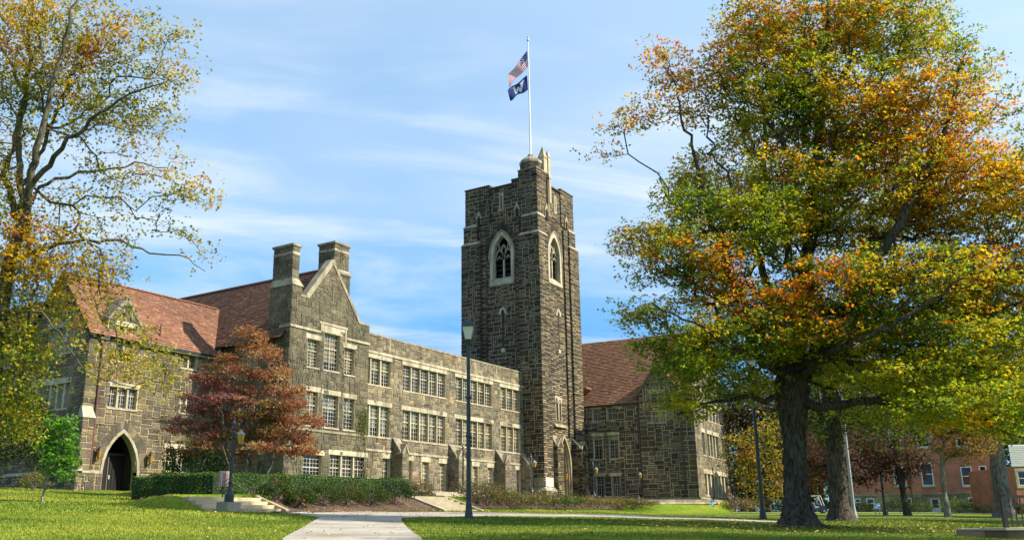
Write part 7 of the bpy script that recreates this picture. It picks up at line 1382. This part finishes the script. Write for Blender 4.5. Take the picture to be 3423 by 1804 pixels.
m = MB(); masonry_flat(m, FB, [(0, HT), (L, HT)], zs_, wo_+up, (.3, .1, .05), .15); FR_ = Fr(tuple(np.array([p1[0], p1[1], 0])), -n_, u_); masonry_flat(m, FR_, [(0, HT), (9, HT)], zs_, [Op(1.5, 2.4, zs_+.7, zs_+2.6), Op(4., 4.9, zs_+.7, zs_+2.6)], (.3, .1, .05), .15); masonry_flat(m, Fr(tuple(np.array([p0[0], p0[1], 0])), -n_, -u_), [(0, HT), (9, HT)], g0-.8, (), (.3, .1, .05), 0); m.build('brick_wall', M_RB, bh, ORG_B)
m = MB(); masonry(m, FB, [(0, zs_), (L, zs_)], g0-.8, bo_+[do_], [((.24, .225, .16), 3), ((.19, .18, .13), 2), ((.28, .26, .19), 1)], (.17, .16, .12), .34, .03, .02, seed=401, reveal=.2, rev_col=(.3, .28, .2)); masonry(m, FR_, [(0, zs_), (9, zs_)], g0-.8, (), [((.24, .225, .16), 3)], (.17, .16, .12), .34, .03, .02, seed=402, reveal=0); m.build('stone_basement', M_STONE, bh, ORG_B)
m = MB(); m.box(FB, 0, L+.06, zs_-.06, zs_+.07, -.1, .07, (.36, .34, .26)); m.build('band_course', M_LIME, bh, ORG_B)
WHT = (.66, .66, .62)
for o in wo_+bo_+up:
    m = MB(); f = .09
    for (a, b_, c_, d_) in ((o.u0, o.u0+f, o.z0, o.z1), (o.u1-f, o.u1, o.z0, o.z1), (o.u0+f, o.u1-f, o.z0, o.z0+f), (o.u0+f, o.u1-f, o.z1-f, o.z1), (o.u0+f, o.u1-f, (o.z0+o.z1)/2-.04, (o.z0+o.z1)/2+.04)): m.box(FB, a, b_, c_, d_, -.14, .02, WHT)
    w_ = m.build('window', M_PAINT, bh, ORG_B); m = MB(); m.poly([FB.P(o.u0, o.z0, -.1), FB.P(o.u1, o.z0, -.1), FB.P(o.u1, o.z1, -.1), FB.P(o.u0, o.z1, -.1)]); m.build('pane', M_GLASS, w_, ORG_B); m = MB(); m.box(FB, o.u0, o.u1, o.z0, o.z1, -.6, -.55, (.02, .02, .02)); m.build('room_backing', M_PAINT, w_, ORG_B)
    m = MB(); m.box(FB, o.u0-.1, o.u1+.1, o.z0-.14, o.z0, -.1, .12, (.5, .5, .44)); m.build('sill', M_LIME, w_, ORG_B)
m = MB(); m.box(FB, do_.u0, do_.u1, do_.z0, do_.z1, -.15, -.08, (.58, .58, .52)); dr = m.build('door', M_PAINT, bh, ORG_B); m = MB(); w_ = do_.u1-do_.u0; hh = do_.z1-do_.z0; m.box(FB, do_.u0+w_*.2, do_.u1-w_*.2, do_.z0+hh*.38, do_.z1-hh*.1, -.08, -.07, (.05, .03, .03)); m.build('pane', M_METAL, dr, ORG_B); m = MB(); m.box(FB, do_.u0+.08, do_.u0+.16, do_.z0+hh*.4, do_.z0+hh*.46, -.08, -.0, (.3, .25, .12)); m.build('handle', M_METAL, dr, ORG_B)
m = MB(); RB = FB.P; tiles(m, RB(-.4, HT, .5), RB(L+.4, HT, .5), RB(-.4, HT+3.6, -4.5), RB(L+.4, HT+3.6, -4.5), [((.09, .085, .08), 1), ((.12, .11, .10), 1)], 33, .3, .4); tiles(m, RB(-.4, HT, -9.5), RB(L+.4, HT, -9.5), RB(-.4, HT+3.6, -4.5), RB(L+.4, HT+3.6, -4.5), [((.09, .085, .08), 1)], 34, .3, .4); m.build('roof', M_TILE, bh, ORG_B)
m = MB(); m.tube([FB.P(ub(3047)[0], g0, .1), FB.P(ub(3047)[0], HT, .1)], .06, 6, (.13, .06, .04)); m.build('downspout', M_METAL, bh, ORG_B)
# side wing with pale siding above
qa = np.array(FR_.P(9., 0, 0))[:2]; k_ = at(3392, 1600, 80.); kb = at(3700, 1600, 80.); d = kb-k_; L2 = float(np.linalg.norm(d[:2])); u2 = np.array([d[0]/L2, d[1]/L2, 0]); n2 = np.array([-FW[0], -FW[1], 0]); n2 = n2-(n2 @ u2)*u2; FX = Fr((k_[0], k_[1], 0), u2, n2); zg = at(3400, 1705, 80.)[2]; zsd = at(3400, 1557, 80.)[2]; zw0, zw1 = at(3410, 1622, 80.)[2], at(3410, 1572, 80.)[2]; wc = float((at(3390, 1600, 80.)-k_)[:2] @ u2[:2])
sw = thing('brick_annexe', (k_[0], k_[1], zg), 'red brick annexe with white siding above at the right edge', 'building'); og = (k_[0], k_[1], zg); o = Op(.28, 1.85, zw0, zw1)
m = MB(); masonry_flat(m, FX, [(0, zsd), (L2, zsd)], zg-.6, [o], (.3, .1, .05), .15); masonry_flat(m, Fr((k_[0], k_[1], 0), -n2, -u2), [(0, zsd), (8, zsd)], zg-.6, (), (.3, .1, .05), 0); m.build('brick_wall', M_RB, sw, og)
m = MB()
for k in range(12): m.hexa([FX.P(-.1, zsd+.15*k, -.02), FX.P(L2, zsd+.15*k, -.02), FX.P(L2, zsd+.15*k, .06), FX.P(-.1, zsd+.15*k, .06), FX.P(-.1, zsd+.15*(k+1), -.02), FX.P(L2, zsd+.15*(k+1), -.02), FX.P(L2, zsd+.15*(k+1), .03), FX.P(-.1, zsd+.15*(k+1), .03)], (.62, .62, .58))
m.build('siding', M_PAINT, sw, og)
m = MB()
for (a, b_, c_, d_) in ((o.u0-.2, o.u0, o.z0-.2, o.z1+.2), (o.u1, o.u1+.2, o.z0-.2, o.z1+.2), (o.u0, o.u1, o.z0-.2, o.z0), (o.u0, o.u1, o.z1, o.z1+.2)): m.box(FX, a, b_, c_, d_, -.1, .04, (.5, .45, .34))
m.box(FX, o.u0, o.u0+.08, o.z0, o.z1, -.12, .0, WHT); m.box(FX, o.u0+.7, o.u0+.82, o.z0, o.z1, -.12, .0, WHT); m.box(FX, o.u0+.08, o.u1, o.z0, o.z0+.08, -.12, 0, WHT); m.box(FX, o.u0+.08, o.u1, o.z1-.08, o.z1, -.12, 0, WHT); m.box(FX, o.u0+.08, o.u1, (o.z0+o.z1)/2-.03, (o.z0+o.z1)/2+.03, -.11, -.01, WHT); w_ = m.build('window', M_LIME, sw, og); m = MB(); m.poly([FX.P(o.u0, o.z0, -.09), FX.P(o.u1, o.z0, -.09), FX.P(o.u1, o.z1, -.09), FX.P(o.u0, o.z1, -.09)]); m.build('pane', M_GLASS, w_, og); m = MB(); m.box(FX, o.u0, o.u1, o.z0, o.z1, -.6, -.55, (.02, .02, .02)); m.build('room_backing', M_PAINT, w_, og)
